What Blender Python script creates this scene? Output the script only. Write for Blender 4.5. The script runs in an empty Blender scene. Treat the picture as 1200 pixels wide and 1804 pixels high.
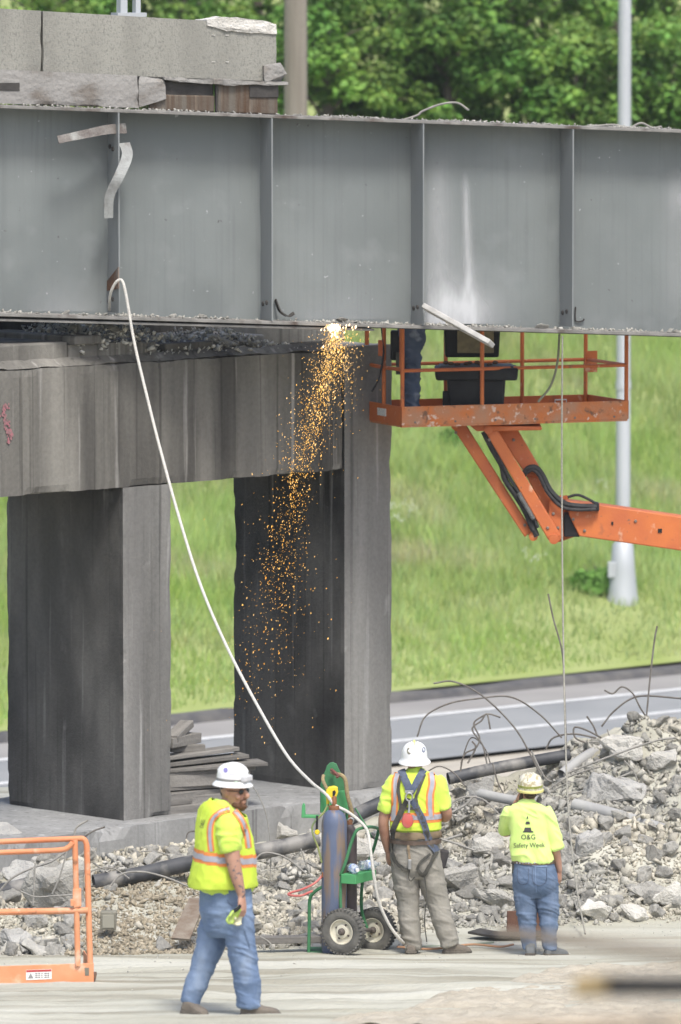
import bpy, bmesh, math, random
import numpy as np
from mathutils import Vector, Matrix, Euler
from mathutils.bvhtree import BVHTree

rnd = random.Random(7)
npr = np.random.RandomState(11)
scene = bpy.context.scene
COL = scene.collection

# ------------------------------------------------------------------ camera
F = 11000.0                                   # focal length in photo pixels (photo 1200 x 1804)
TILT = math.atan(952.0 / F)
FWD = Vector((0, math.cos(TILT), -math.sin(TILT)))
UPV = Vector((0, math.sin(TILT), math.cos(TILT)))
def _ray(px, py, d):
    return Vector((1, 0, 0)) * ((px - 600) / F * d) + UPV * (-(py - 902) / F * d) + FWD * d
CAMZ = -_ray(735, 1680, 56.0).z               # the ground under the rope man is z = 0
CAM = Vector((0, 0, CAMZ))
camd = bpy.data.cameras.new('camera')
cam = bpy.data.objects.new('camera', camd); COL.objects.link(cam)
cam.location = CAM
cam.rotation_euler = (math.pi / 2 - TILT, 0, 0)
camd.sensor_fit = 'HORIZONTAL'; camd.sensor_width = 36.0; camd.lens = 36.0 * F / 1200.0
camd.clip_start = 0.5; camd.clip_end = 3000
camd.dof.use_dof = True; camd.dof.focus_distance = 57.0; camd.dof.aperture_fstop = 4.0
scene.camera = cam

# ------------------------------------------------------------------ sky, sun, exposure
world = bpy.data.worlds.new('World'); scene.world = world; world.use_nodes = True
SUN_EL, SUN_AZ = math.radians(60), math.radians(162)   # azimuth measured from +Y (away from the camera) towards +X
wn = world.node_tree.nodes; wl = world.node_tree.links
bg = wn['Background']
sky = wn.new('ShaderNodeTexSky'); sky.sky_type = 'NISHITA'; sky.sun_disc = False
sky.sun_elevation = SUN_EL; sky.sun_rotation = SUN_AZ
sky.air_density = 1.0; sky.dust_density = 4.0; sky.ozone_density = 1.0
wl.new(sky.outputs[0], bg.inputs[0]); bg.inputs[1].default_value = 0.15
sund = bpy.data.lights.new('sun', 'SUN'); sund.energy = 2.0; sund.angle = math.radians(12); sund.color = (1.0, 0.995, 0.945)
sun = bpy.data.objects.new('sun', sund); COL.objects.link(sun)
sdir = Vector((math.sin(SUN_AZ) * math.cos(SUN_EL), math.cos(SUN_AZ) * math.cos(SUN_EL), math.sin(SUN_EL)))
sun.rotation_euler = sdir.to_track_quat('Z', 'Y').to_euler()
sun.location = (0, 0, 60)
scene.view_settings.view_transform = 'Standard'; scene.view_settings.look = 'None'
scene.view_settings.gamma = 1.0; scene.view_settings.use_curve_mapping = False
scene.view_settings.exposure = 0.62
scene.render.engine = 'CYCLES'
scene.cycles.use_denoising = True
scene.cycles.max_bounces = 6

# ------------------------------------------------------------------ geometry helpers
def at(px, py, d):
    """point seen at photo pixel (px, py), d metres along the camera axis"""
    return CAM + _ray(px, py, d)
def proj(p):
    v = Vector(p) - CAM
    d = v.dot(FWD)
    return 600 + F * v.x / d, 902 - F * v.dot(UPV) / d, d
def gp(px, py, z):
    r = _ray(px, py, 1.0)
    t = (z - CAM.z) / r.z
    return CAM + r * t
def zfor(p, py):
    """same plan position as p, height so that it is seen at row py"""
    p = Vector(p)
    lo, hi = -20.0, 30.0
    for _ in range(60):
        m = (lo + hi) / 2
        if proj((p.x, p.y, m))[1] > py: lo = m
        else: hi = m
    return Vector((p.x, p.y, (lo + hi) / 2))
def solve_len(p, u, px):
    """length along horizontal direction u from p that lands on column px"""
    p = Vector(p); u = Vector(u)
    s = 1.0 if u.x > 0 else -1.0
    lo, hi = 0.0, 40.0
    for _ in range(60):
        m = (lo + hi) / 2
        if s * (proj(p + u * m)[0] - px) < 0: lo = m
        else: hi = m
    return (lo + hi) / 2

def vnoise(p, seed=0):
    """value noise, p (n,3) -> 0..1"""
    p = np.asarray(p, float); i = np.floor(p).astype(np.int64); f = p - i
    f = f * f * (3 - 2 * f)
    out = np.zeros(len(p))
    for dx in (0, 1):
        for dy in (0, 1):
            for dz in (0, 1):
                h = (i[:, 0] + dx) * 374761393 + (i[:, 1] + dy) * 668265263 + (i[:, 2] + dz) * 2147483647 + seed * 974634777
                h = (h ^ (h >> 13)) * 1274126177 & 0xFFFFFFFF
                h = (h ^ (h >> 16)) & 0xFFFF
                w = (f[:, 0] if dx else 1 - f[:, 0]) * (f[:, 1] if dy else 1 - f[:, 1]) * (f[:, 2] if dz else 1 - f[:, 2])
                out += w * h / 65535.0
    return out
def fbm(p, oct=4, seed=0):
    p = np.asarray(p, float); a = 0.5; o = np.zeros(len(p)); t = 0
    for k in range(oct):
        o += a * vnoise(p * (2 ** k), seed + k); t += a; a *= 0.5
    return o / t
def catmull(pts, n=6):
    P = [np.array(p, float) for p in pts]
    if len(P) < 3: 
        return [P[0] + (P[-1] - P[0]) * t for t in np.linspace(0, 1, n + 1)]
    P = [2 * P[0] - P[1]] + P + [2 * P[-1] - P[-2]]
    out = []
    for i in range(1, len(P) - 2):
        p0, p1, p2, p3 = P[i - 1], P[i], P[i + 1], P[i + 2]
        for k in range(n):
            t = k / n
            out.append(0.5 * (2 * p1 + (p2 - p0) * t + (2 * p0 - 5 * p1 + 4 * p2 - p3) * t * t + (3 * p1 - p0 - 3 * p2 + p3) * t ** 3))
    out.append(P[-2])
    return out

class MB:
    def __init__(s): s.v = []; s.f = []
    def add(s, vs, fs):
        o = len(s.v); s.v.extend([tuple(v) for v in vs]); s.f.extend([tuple(i + o for i in f) for f in fs]); return s
    def box8(s, c):
        """c: 8 corners, bottom ring 0-3 then top ring 4-7"""
        return s.add(c, [(3, 2, 1, 0), (4, 5, 6, 7), (0, 1, 5, 4), (1, 2, 6, 5), (2, 3, 7, 6), (3, 0, 4, 7)])
    def box(s, c, size, ax=None):
        c = Vector(c); X, Y, Z = ax if ax else (Vector((1, 0, 0)), Vector((0, 1, 0)), Vector((0, 0, 1)))
        X, Y, Z = Vector(X) * size[0] / 2, Vector(Y) * size[1] / 2, Vector(Z) * size[2] / 2
        return s.box8([c - X - Y - Z, c + X - Y - Z, c + X + Y - Z, c - X + Y - Z, c - X - Y + Z, c + X - Y + Z, c + X + Y + Z, c - X + Y + Z])
    def prism(s, poly, ext):
        n = len(poly); ext = Vector(ext)
        vs = [Vector(p) for p in poly] + [Vector(p) + ext for p in poly]
        return s.add(vs, [tuple(range(n))[::-1], tuple(range(n, 2 * n))] + [(i, (i + 1) % n, n + (i + 1) % n, n + i) for i in range(n)])
    def tube(s, pts, r, n=8, sm=6, cap=True, flat=1.0, up=None):
        """swept tube, r a number or a list per control point"""
        m = len(pts)
        rr = [r] * m if not hasattr(r, '__len__') else list(r)
        Q = [np.append(np.array(p, float), q) for p, q in zip(pts, rr)]
        Q = catmull(Q, sm) if sm > 1 else Q
        P = [Vector(q[:3]) for q in Q]; R = [max(float(q[3]), 1e-4) for q in Q]
        vs = []; fs = []
        t0 = (P[1] - P[0]).normalized()
        ref = Vector(up) if up is not None else (Vector((0, 0, 1)) if abs(t0.z) < .9 else Vector((1, 0, 0)))
        a = t0.cross(ref).normalized()
        for i in range(len(P)):
            t = (P[min(i + 1, len(P) - 1)] - P[max(i - 1, 0)])
            t = t.normalized() if t.length > 1e-9 else t0
            a = (a - t * a.dot(t)); a = a.normalized() if a.length > 1e-6 else t.orthogonal().normalized()
            b = t.cross(a)
            for k in range(n):
                th = 2 * math.pi * k / n
                vs.append(P[i] + a * (R[i] * math.cos(th)) + b * (R[i] * flat * math.sin(th)))
        for i in range(len(P) - 1):
            for k in range(n):
                fs.append((i * n + k, i * n + (k + 1) % n, (i + 1) * n + (k + 1) % n, (i + 1) * n + k))
        if cap:
            fs.append(tuple(range(n))[::-1]); fs.append(tuple((len(P) - 1) * n + k for k in range(n)))
        return s.add(vs, fs)
    def loft(s, rings):
        n = len(rings[0]); vs = [p for r in rings for p in r]; fs = []
        for i in range(len(rings) - 1):
            for k in range(n):
                fs.append((i * n + k, i * n + (k + 1) % n, (i + 1) * n + (k + 1) % n, (i + 1) * n + k))
        fs.append(tuple(range(n))[::-1]); fs.append(tuple((len(rings) - 1) * n + k for k in range(n)))
        return s.add(vs, fs)
    def lathe(s, c, axis, prof, n=24, sx=1.0, ref=None):
        """prof: (radius, height along axis); sx stretches along ref"""
        c = Vector(c); ax = Vector(axis).normalized()
        a = Vector(ref).normalized() if ref is not None else ax.orthogonal().normalized()
        a = (a - ax * a.dot(ax)).normalized(); b = ax.cross(a)
        rings = []
        for r, h in prof:
            rings.append([c + ax * h + a * (r * sx * math.cos(2 * math.pi * k / n)) + b * (r * math.sin(2 * math.pi * k / n)) for k in range(n)])
        return s.loft(rings)
    def ball(s, c, r, n=12, m=8, ax=None):
        c = Vector(c); X, Y, Z = ax if ax else (Vector((1, 0, 0)), Vector((0, 1, 0)), Vector((0, 0, 1)))
        r = r if hasattr(r, '__len__') else (r, r, r)
        rings = []
        for j in range(m + 1):
            ph = math.pi * (0.02 + 0.96 * j / m)
            rings.append([c + Vector(X) * (r[0] * math.sin(ph) * math.cos(2 * math.pi * k / n)) + Vector(Y) * (r[1] * math.sin(ph) * math.sin(2 * math.pi * k / n)) - Vector(Z) * (r[2] * math.cos(ph)) for k in range(n)])
        return s.loft(rings)
    def mesh(s, name, smooth=False):
        me = bpy.data.meshes.new(name); me.from_pydata(s.v, [], s.f); me.validate()
        bm = bmesh.new(); bm.from_mesh(me); bmesh.ops.recalc_face_normals(bm, faces=bm.faces); bm.to_mesh(me); bm.free()
        if smooth: me.polygons.foreach_set('use_smooth', [True] * len(me.polygons))
        me.update(); return me
    def build(s, name, m, parent=None, smooth=False, bevel=0, label=None):
        return link(name, s.mesh(name, smooth), m, parent, bevel, label, smooth)

def link(name, me, m, parent=None, bevel=0, label=None, smooth=False):
    o = bpy.data.objects.new(name, me); COL.objects.link(o)
    if m is not None:
        me.materials.clear(); me.materials.append(m)
    if parent is not None:
        o.parent = parent
        q = parent; T = Vector((0, 0, 0))
        o.matrix_parent_inverse = world_of(parent).inverted()
    if bevel:
        b = o.modifiers.new('bevel', 'BEVEL'); b.width = bevel; b.segments = 2; b.limit_method = 'ANGLE'; b.angle_limit = math.radians(40)
    if smooth:
        try: me.set_sharp_from_angle(angle=math.radians(42))
        except Exception: pass
    if label: o['label'] = label
    return o
def world_of(o):
    m = Matrix.LocRotScale(o.location, o.rotation_euler, o.scale)
    return (world_of(o.parent) @ o.matrix_parent_inverse @ m) if o.parent else m
def tag(o, label=None, cat=None, group=None, kind=None):
    if label: o['label'] = label
    if cat: o['category'] = cat
    if group: o['group'] = group
    if kind: o['kind'] = kind
    return o
def thing(name, loc, label, cat, group=None):
    o = bpy.data.objects.new(name, None); COL.objects.link(o); o.location = loc; o.empty_display_size = 0.2
    return tag(o, label, cat, group)
def np_mesh(name, V, Fc, smooth=False, col=None):
    """V (n,3), Fc (m,k) equal-sized faces, col (n,3) vertex colour"""
    V = np.asarray(V, np.float32); Fc = np.asarray(Fc, np.int32); k = Fc.shape[1]
    me = bpy.data.meshes.new(name)
    me.vertices.add(len(V)); me.vertices.foreach_set('co', V.ravel())
    me.loops.add(Fc.size); me.loops.foreach_set('vertex_index', Fc.ravel())
    me.polygons.add(len(Fc)); me.polygons.foreach_set('loop_start', np.arange(0, Fc.size, k, dtype=np.int32))
    me.polygons.foreach_set('loop_total', np.full(len(Fc), k, np.int32))
    if smooth: me.polygons.foreach_set('use_smooth', np.ones(len(Fc), bool))
    if col is not None:
        ca = me.color_attributes.new('Col', 'FLOAT_COLOR', 'POINT')
        c4 = np.ones((len(V), 4), np.float32); c4[:, :3] = col
        ca.data.foreach_set('color', c4.ravel())
    me.update(calc_edges=True); me.validate()
    return me

def chip(me, ax, amp=.05, reach=.07, seg=.07, seed=1):
    """subdivide a block and knock chips out of its edges; ax are its three axes"""
    bm = bmesh.new(); bm.from_mesh(me)
    for _ in range(7):
        e = [q for q in bm.edges if q.calc_length() > seg * 1.6]
        if not e or len(bm.verts) > 26000: break
        bmesh.ops.subdivide_edges(bm, edges=e, cuts=1, use_grid_fill=True)
    co = np.array([v.co[:] for v in bm.verts]); A = np.array([list(a) for a in ax]); q = co @ A.T
    lo, hi = q.min(0), q.max(0); dist = np.minimum(q - lo, hi - q); sgn = np.where(q - lo < hi - q, 1.0, -1.0)
    srt = np.sort(dist, 1)[:, 1]; near = np.clip(1 - srt / reach, 0, 1)
    n = np.clip(fbm(co * 4.5, 4, seed) - .47, 0, 1) * 4.0 + .12 * vnoise(co * 22, seed + 5)
    mv = (near * n * amp)[:, None] * sgn * (dist < reach)
    flat = (vnoise(co * 9, seed + 9) - .5)[:, None] * .004 * sgn * (dist < 1e-4)
    co2 = co + (mv + flat) @ A
    for v, c in zip(bm.verts, co2): v.co = c
    bm.to_mesh(me); bm.free(); me.update()

# ------------------------------------------------------------------ materials
def mat(name, c1, c2=None, scale=6.0, rough=0.8, metal=0.0, bump=0.0, bscale=60.0, stretch=(1, 1, 1), c3=None, c3scale=2.0,
        c3lo=0.55, c3hi=0.7, objrand=0.0, vcol=False, spec=0.3, detail=6.0, coords='Object', c3stretch=None, sheen=0.0, trans=None, lo=0.35, hi=0.65):
    m = bpy.data.materials.new(name); m.use_nodes = True
    nt = m.node_tree; N = nt.nodes; L = nt.links; b = N['Principled BSDF']
    b.inputs['Roughness'].default_value = rough; b.inputs['Metallic'].default_value = metal
    b.inputs['Specular IOR Level'].default_value = spec
    if sheen: b.inputs['Sheen Weight'].default_value = sheen
    tc = N.new('ShaderNodeTexCoord')
    co = tc.outputs[coords]
    if objrand:
        oi = N.new('ShaderNodeObjectInfo'); va = N.new('ShaderNodeVectorMath'); va.operation = 'ADD'
        mu = N.new('ShaderNodeMath'); mu.operation = 'MULTIPLY'; mu.inputs[1].default_value = 37.0
        L.new(oi.outputs['Random'], mu.inputs[0]); L.new(co, va.inputs[0]); L.new(mu.outputs[0], va.inputs[1]); co = va.outputs[0]
    def noise(sc, st, det=detail):
        mp = N.new('ShaderNodeMapping'); mp.inputs['Scale'].default_value = st; L.new(co, mp.inputs[0])
        n = N.new('ShaderNodeTexNoise'); n.inputs['Scale'].default_value = sc; n.inputs['Detail'].default_value = det
        L.new(mp.outputs[0], n.inputs['Vector']); return n.outputs['Fac']
    def ramp(fac, lo, hi):
        r = N.new('ShaderNodeMapRange'); r.inputs['From Min'].default_value = lo; r.inputs['From Max'].default_value = hi; L.new(fac, r.inputs['Value']); return r.outputs[0]
    def mix(fac, a, c, mode='MIX'):
        x = N.new('ShaderNodeMix'); x.data_type = 'RGBA'; x.blend_type = mode
        if hasattr(fac, 'is_linked') or not isinstance(fac, float): L.new(fac, x.inputs[0])
        else: x.inputs[0].default_value = fac
        for s, q in ((6, a), (7, c)):
            if isinstance(q, tuple): x.inputs[s].default_value = (*q, 1)
            else: L.new(q, x.inputs[s])
        return x.outputs[2]
    col = c1
    if c2 is not None: col = mix(ramp(noise(scale, stretch), lo, hi), c1, c2)
    if c3 is not None: col = mix(ramp(noise(c3scale, c3stretch or stretch), c3lo, c3hi), col, c3)
    if vcol:
        vc = N.new('ShaderNodeVertexColor'); vc.layer_name = 'Col'
        col = mix(1.0, col, vc.outputs[0], 'MULTIPLY')
    if objrand:
        hs = N.new('ShaderNodeHueSaturation'); r = N.new('ShaderNodeMapRange'); r.inputs['To Min'].default_value = 1 - objrand; r.inputs['To Max'].default_value = 1 + objrand
        L.new(oi.outputs['Random'], r.inputs['Value']); L.new(r.outputs[0], hs.inputs['Value'])
        if isinstance(col, tuple): hs.inputs['Color'].default_value = (*col, 1)
        else: L.new(col, hs.inputs['Color'])
        col = hs.outputs[0]
    if isinstance(col, tuple): b.inputs['Base Color'].default_value = (*col, 1)
    else: L.new(col, b.inputs['Base Color'])
    if bump:
        bp = N.new('ShaderNodeBump'); bp.inputs['Strength'].default_value = bump; bp.inputs['Distance'].default_value = 0.02
        L.new(noise(bscale, (1, 1, 1), 4), bp.inputs['Height']); L.new(bp.outputs[0], b.inputs['Normal'])
    if trans:
        out = N['Material Output']; t = N.new('ShaderNodeBsdfTranslucent'); ms = N.new('ShaderNodeMixShader'); ms.inputs[0].default_value = trans
        if isinstance(col, tuple): t.inputs['Color'].default_value = (*col, 1)
        else: L.new(col, t.inputs['Color'])
        L.new(b.outputs[0], ms.inputs[1]); L.new(t.outputs[0], ms.inputs[2]); L.new(ms.outputs[0], out.inputs[0])
    return m
# ------------------------------------------------------------------ the ground
M_dust = mat('dusty_ground', (0.47, 0.462, 0.40), (0.352, 0.342, 0.28), scale=0.9, stretch=(0.35, 1.6, 1), rough=0.95, bump=0.9, bscale=16, c3=(0.265, 0.25, 0.198), c3scale=1.6, c3lo=0.50, c3hi=0.68, c3stretch=(0.18, 1.8, 1), spec=0.1, detail=9)
M_asph = mat('asphalt', (0.225, 0.232, 0.235), (0.265, 0.27, 0.27), scale=0.7, stretch=(1, 1, 1), rough=0.9, bump=0.2, bscale=30, spec=0.2)
M_shoulder = mat('shoulder_asphalt', (0.25, 0.24, 0.23), (0.29, 0.28, 0.265), scale=0.8, rough=0.95, spec=0.1)
M_paint = mat('road_paint', (0.62, 0.62, 0.61), (0.46, 0.46, 0.455), scale=6, rough=0.7)
M_kerb = mat('kerb_asphalt', (0.07, 0.07, 0.075), (0.12, 0.115, 0.11), scale=3, rough=0.95, bump=0.4, bscale=15)
M_soil = mat('hill_soil', (0.24, 0.29, 0.10), (0.30, 0.34, 0.15), scale=0.6, rough=1.0, spec=0.0)
M_verge = mat('verge_dirt', (0.46, 0.42, 0.35), (0.36, 0.33, 0.28), scale=1.5, rough=0.95, bump=0.3, bscale=12, spec=0.1)

P_m1 = at(392, 1787, 48.5); P_m2 = at(735, 1680, 56.0); P_w = gp(950, 1686, 0.0)
ZR = -2.0                                              # road level
SLOPE_MID = (P_m1.z - P_m2.z) / (P_m2.y - P_m1.y)
def gz_base(Y):
    Y = np.asarray(Y, float)
    z = np.where(Y < P_m1.y, P_m1.z + 0.13 * (P_m1.y - Y), np.where(Y < P_m2.y, SLOPE_MID * (P_m2.y - Y), 0.0))
    z = np.where(Y > 67, -(Y - 67) * 0.16, z)
    z = np.minimum(z, CAMZ - 1.75)
    return np.maximum(z, ZR - 0.4)
CRESTX = (np.array([-400, 40, 130, 300, 420, 560, 640, 700, 780, 860, 950, 1020, 1100, 1200, 1500]) - 600) / F * 61.0
CRESTZ = np.array([0.25, 0.22, 0.30, 0.25, 0.15, 0.16, 0.22, 0.40, 0.58, 0.66, 0.80, 1.05, 1.26, 1.36, 1.3])
TOEX = (np.array([-400, 0, 150, 340, 500, 700, 900, 1200, 1500]) - 600) / F * 57.0
TOEY = np.array([55.0, 54.9, 55.0, 55.3, 55.7, 56.6, 57.0, 57.3, 57.4])
def heap(X, Y):
    cz = np.interp(X, CRESTX, CRESTZ); ty = np.interp(X, TOEX, TOEY); cy = 60.7
    t = np.clip((Y - ty) / (cy - ty), 0, 1)
    up = cz * (0.55 * t + 0.45 * t * t * (3 - 2 * t))
    dn = np.clip((Y - cy - 0.6) / 5.0, 0, 1); dn = dn * dn * (3 - 2 * dn)
    h = up * (1 - dn)
    n = fbm(np.stack([X * 1.7, Y * 1.7, X * 0], 1), 3, 5) - 0.5
    return h * (1 + 0.45 * n) + np.where(t > 0, np.minimum(t * 4, 1) * (1 - dn), 0) * n * 0.22
def gz(X, Y):
    X = np.atleast_1d(np.asarray(X, float)); Y = np.atleast_1d(np.asarray(Y, float))
    z = gz_base(Y)
    q = np.stack([X, Y, X * 0], 1)
    near = np.exp(-((Y - 50.5) / 7.0) ** 2)
    # wheel ruts running across, plus lumps; a low ridge of loose dirt lower right
    rut = (fbm(np.stack([X * 0.25, Y * 2.6 + X * 0.12, X * 0], 1), 4, 3) - 0.5) * 0.15
    lump = (fbm(q * 1.4, 4, 9) - 0.5) * 0.07
    mound = 0.20 * np.exp(-((Y - (47.3 - (X - 2.0) * 0.15)) / 1.0) ** 2) * np.clip((X - 0.35) / 0.9, 0, 1)
    mfine = mound * (fbm(q * 4.5, 4, 21) - 0.35) * 1.6
    keep = np.ones_like(X)
    for p, r in ((P_m1, 0.75), (P_m2, 0.85), (P_w, 0.75)):
        keep *= 1 - np.exp(-(((X - p.x) ** 2 + (Y - p.y) ** 2) / r ** 2) ** 2)
    return z + (rut + lump) * near * keep + heap(X, Y)
def gz1(x, y): return float(gz([x], [y])[0])

xs = np.concatenate([-np.geomspace(900, 5.2, 28), np.arange(-5.0, 5.01, 0.055), np.geomspace(5.2, 900, 28)])
ys = np.concatenate([-np.geomspace(600, 1, 10), np.arange(2, 42, 1.0), np.arange(42.2, 63, 0.055), np.arange(63.2, 80, 0.6), np.geomspace(81, 1500, 22)])
gx, gy = np.meshgrid(xs, ys)
gzv = gz(gx.ravel(), gy.ravel())
nx, ny = len(xs), len(ys)
ii = (np.arange(ny - 1)[:, None] * nx + np.arange(nx - 1)[None, :]).ravel()
me = np_mesh('ground', np.stack([gx.ravel(), gy.ravel(), gzv], 1), np.stack([ii, ii + 1, ii + nx + 1, ii + nx], 1), True)
M_dirt = mat('loose_dirt', (0.44, 0.40, 0.325), (0.36, 0.325, 0.26), scale=5, rough=1, bump=1.0, bscale=30, c3=(0.48, 0.44, 0.37), c3scale=1.3, c3stretch=(.4, 1.3, 1), spec=.05, detail=9)
dx = np.arange(-.6, 4.4, .026); dy = np.arange(44.6, 55.4, .030); mx, my = np.meshgrid(dx, dy); mx = mx.ravel(); my = my.ravel()
qn = np.stack([mx, my, mx * 0], 1); wav = (fbm(qn * .9, 3, 25) - .5)
ytp = np.minimum(47.4 + (mx + .1) * 3.2, 54.3) + wav * 1.6
env = np.clip((ytp - my) / 1.3, 0, 1) * np.clip((mx + .5) / .8, 0, 1); env = env * env * (3 - 2 * env)
rd = np.abs(fbm(qn * np.array([2.2, 3.4, 1]), 4, 27) - .5) * 2
hgt_ = -.05 + env * (.07 + .08 * np.clip(fbm(qn * np.array([.9, 1.7, 1]), 3, 21) - .42, -.1, .4) + .03 * (1 - rd) ** 3 + (fbm(qn * 9, 3, 23) - .5) * .05)
dm = np_mesh('dirt_mound', np.stack([mx, my, gz_base(my) + hgt_], 1), (np.arange(len(dy) - 1)[:, None] * len(dx) + np.arange(len(dx) - 1)[None, :]).ravel()[:, None] + np.array([[0, 1, len(dx) + 1, len(dx)]]), True)
tag(link('dirt_mound', dm, M_dirt), 'low mound of loose tan dirt in the lower right foreground', 'dirt', None, 'stuff')
tag(link('ground', me, M_dust), 'pale dusty dirt ground of the demolition site', None, None, 'structure')

# road, parallel to the pier
kA, kB = gp(690, 1240, ZR), gp(1200, 1188, ZR)
RU = (kB - kA); RU.z = 0; RU.normalize(); RN = Vector((-RU.y, RU.x, 0))            # RN points away from the camera
if RN.y < 0: RN = -RN
def off(px, py): return (gp(px, py, ZR) - kA).dot(RN)
o_edge = off(690, 1345); o_l2 = (off(690, 1306) + off(1200, 1254)) / 2; o_l1 = (off(690, 1267) + off(1200, 1215)) / 2
def rp(t, u, z): return kA + RN * t + RU * u + Vector((0, 0, z - kA.z))
def strip(name, t0, t1, z, m, u0=-160, u1=160, par=None):
    b = MB(); b.add([rp(t0, u0, z), rp(t0, u1, z), rp(t1, u1, z), rp(t1, u0, z)], [(0, 1, 2, 3)])
    return b.build(name, m, par)
verge = strip('verge', o_edge - 4.5, o_edge + 0.05, ZR - 0.06, M_verge); tag(verge, 'pale dirt strip between rubble and road', None, None, 'structure')
road = strip('road', o_edge, 0.3, ZR, M_asph); tag(road, 'grey asphalt road below the bridge', None, None, 'structure')
strip('shoulder', o_l1 + 0.1, 0.05, ZR + 0.004, M_shoulder, par=road)
for o_ in (o_l1, o_l2): strip('lane_line', o_ - 0.11, o_ + 0.11, ZR + 0.008, M_paint, par=road)
b = MB(); prof = [(-0.03, -0.05), (0.02, 0.07), (0.09, 0.12), (0.26, 0.125), (0.5, 0.05)]
n = 120
rings = []
for i in range(n + 1):
    u = -60 + 120 * i / n
    w = 0.03 * math.sin(i * 1.7) + 0.02 * math.sin(i * 4.1)
    rings.append([rp(t + w, u, ZR + z + w * 0.6) for t, z in prof])
k = len(prof); vs = [p for r in rings for p in r]
b.add(vs, [(i * k + j, i * k + j + 1, (i + 1) * k + j + 1, (i + 1) * k + j) for i in range(n) for j in range(k - 1)])
tag(b.build('kerb', M_kerb, smooth=True), 'dark asphalt kerb along the foot of the grass bank', None, None, 'structure')

# grass bank
def hill_z(t, u):
    t = np.asarray(t, float); u = np.asarray(u, float)
    s = 0.06 + 0.255 * np.clip(t, 0, 31) + 0.05 * np.clip(t - 31, 0, 200)
    n = fbm(np.stack([t * 0.16, u * 0.12, t * 0], 1), 3, 31) - 0.5
    return ZR + s + n * np.clip(t / 3, 0, 1) * 0.9
ts = np.concatenate([np.arange(0.3, 34, 0.4), np.geomspace(35, 500, 20)]); us = np.concatenate([-np.geomspace(600, 33, 14), np.arange(-32, 32.1, 0.6), np.geomspace(33, 600, 14)])
tt, uu = np.meshgrid(ts, us); tt = tt.ravel(); uu = uu.ravel(); hz = hill_z(tt, uu)
HV = np.stack([kA.x + RN.x * tt + RU.x * uu, kA.y + RN.y * tt + RU.y * uu, hz], 1)
nx, ny = len(ts), len(us); ii = (np.arange(ny - 1)[:, None] * nx + np.arange(nx - 1)[None, :]).ravel()
tag(link('grass_bank', np_mesh('grass_bank', HV, np.stack([ii, ii + 1, ii + nx + 1, ii + nx], 1), True), M_soil), 'sloping green bank beyond the road', None, None, 'structure')
def hill_at(x, y):
    x = np.atleast_1d(np.asarray(x, float)); y = np.atleast_1d(np.asarray(y, float))
    t = (x - kA.x) * RN.x + (y - kA.y) * RN.y; u = (x - kA.x) * RU.x + (y - kA.y) * RU.y
    return hill_z(t, u), t
def hill_pix(px, py):
    """point of the bank seen at a pixel"""
    r = _ray(px, py, 1.0); lo, hi = 70.0, 160.0
    for _ in range(50):
        m_ = (lo + hi) / 2; p = CAM + r * m_
        if p.z > hill_at(p.x, p.y)[0][0]: lo = m_
        else: hi = m_
    p = CAM + r * lo
    return Vector((p.x, p.y, hill_at(p.x, p.y)[0][0]))

# grass blades (one mass, uncountable)
M_grass = mat('grass', (0.30, 0.45, 0.125), (0.39, 0.51, 0.21), scale=0.5, rough=0.8, spec=0.1, c3=(0.45, 0.48, 0.28), c3scale=0.45, c3lo=0.54, c3hi=0.70, vcol=True, trans=0.35)
N_ = 560000
X = npr.uniform(-10, 10, N_); Y = npr.uniform(68, 121, N_)
Z, T = hill_at(X, Y)
pat = fbm(np.stack([X * 0.5, Y * 0.35, X * 0], 1), 3, 77)
ok = (T > 0.45) & (npr.rand(N_) < np.clip(0.45 + 1.1 * (pat - 0.3), 0.3, 1))
X, Y, Z, T, pat = X[ok], Y[ok], Z[ok], T[ok], pat[ok]; n = len(X)
hgt = (0.14 + 0.24 * npr.rand(n)) * np.clip(0.45 + T * 0.14, 0.45, 1.25) * (0.6 + 0.9 * pat)
ang = npr.uniform(0, 2 * np.pi, n); wd = 0.007 + 0.009 * npr.rand(n); lean = hgt * (0.15 + 0.55 * npr.rand(n)); la = npr.uniform(0, 2 * np.pi, n)
ca, sa = np.cos(ang) * wd, np.sin(ang) * wd
base = np.stack([X, Y, Z - 0.03], 1)
mid = base + np.stack([np.cos(la) * lean * 0.3, np.sin(la) * lean * 0.3, hgt * 0.6], 1)
tip = base + np.stack([np.cos(la) * lean, np.sin(la) * lean, hgt], 1)
w = np.stack([ca, sa, ca * 0], 1)
V = np.stack([base - w, base + w, tip], 1).reshape(-1, 3)
o5 = np.arange(n)[:, None] * 3
Fc = o5 + np.array([[0, 1, 2]])
br = (0.80 + 0.32 * npr.rand(n)) * (0.58 + 0.85 * pat)
cc = np.stack([br * (0.95 + 0.25 * npr.rand(n)), br, br * (0.8 + 0.4 * npr.rand(n))], 1)
g = link('grass', np_mesh('grass', V, Fc, False, np.repeat(cc, 3, 0)), M_grass)
tag(g, 'long green meadow grass covering the bank', 'grass', None, 'stuff')
# weeds with white heads
M_white = mat('white_petals', (0.8, 0.8, 0.74), rough=0.8)
b = MB()
for k in range(26):
    cx, cy = rnd.choice([(712, 925), (700, 935), (722, 915), (695, 920), (940, 1010), (1060, 880), (1170, 940)])
    p = hill_pix(cx + rnd.gauss(0, 9), cy + rnd.gauss(0, 10)); h = rnd.uniform(0.22, 0.34)
    for j in range(3):
        b.ball(p + Vector((rnd.gauss(0, .05), rnd.gauss(0, .05), h + rnd.gauss(0, .03))), 0.012, n=5, m=3)
tag(b.build('wildflowers', M_white), 'white wildflower heads among the long grass', 'wildflowers', None, 'stuff')

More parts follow.
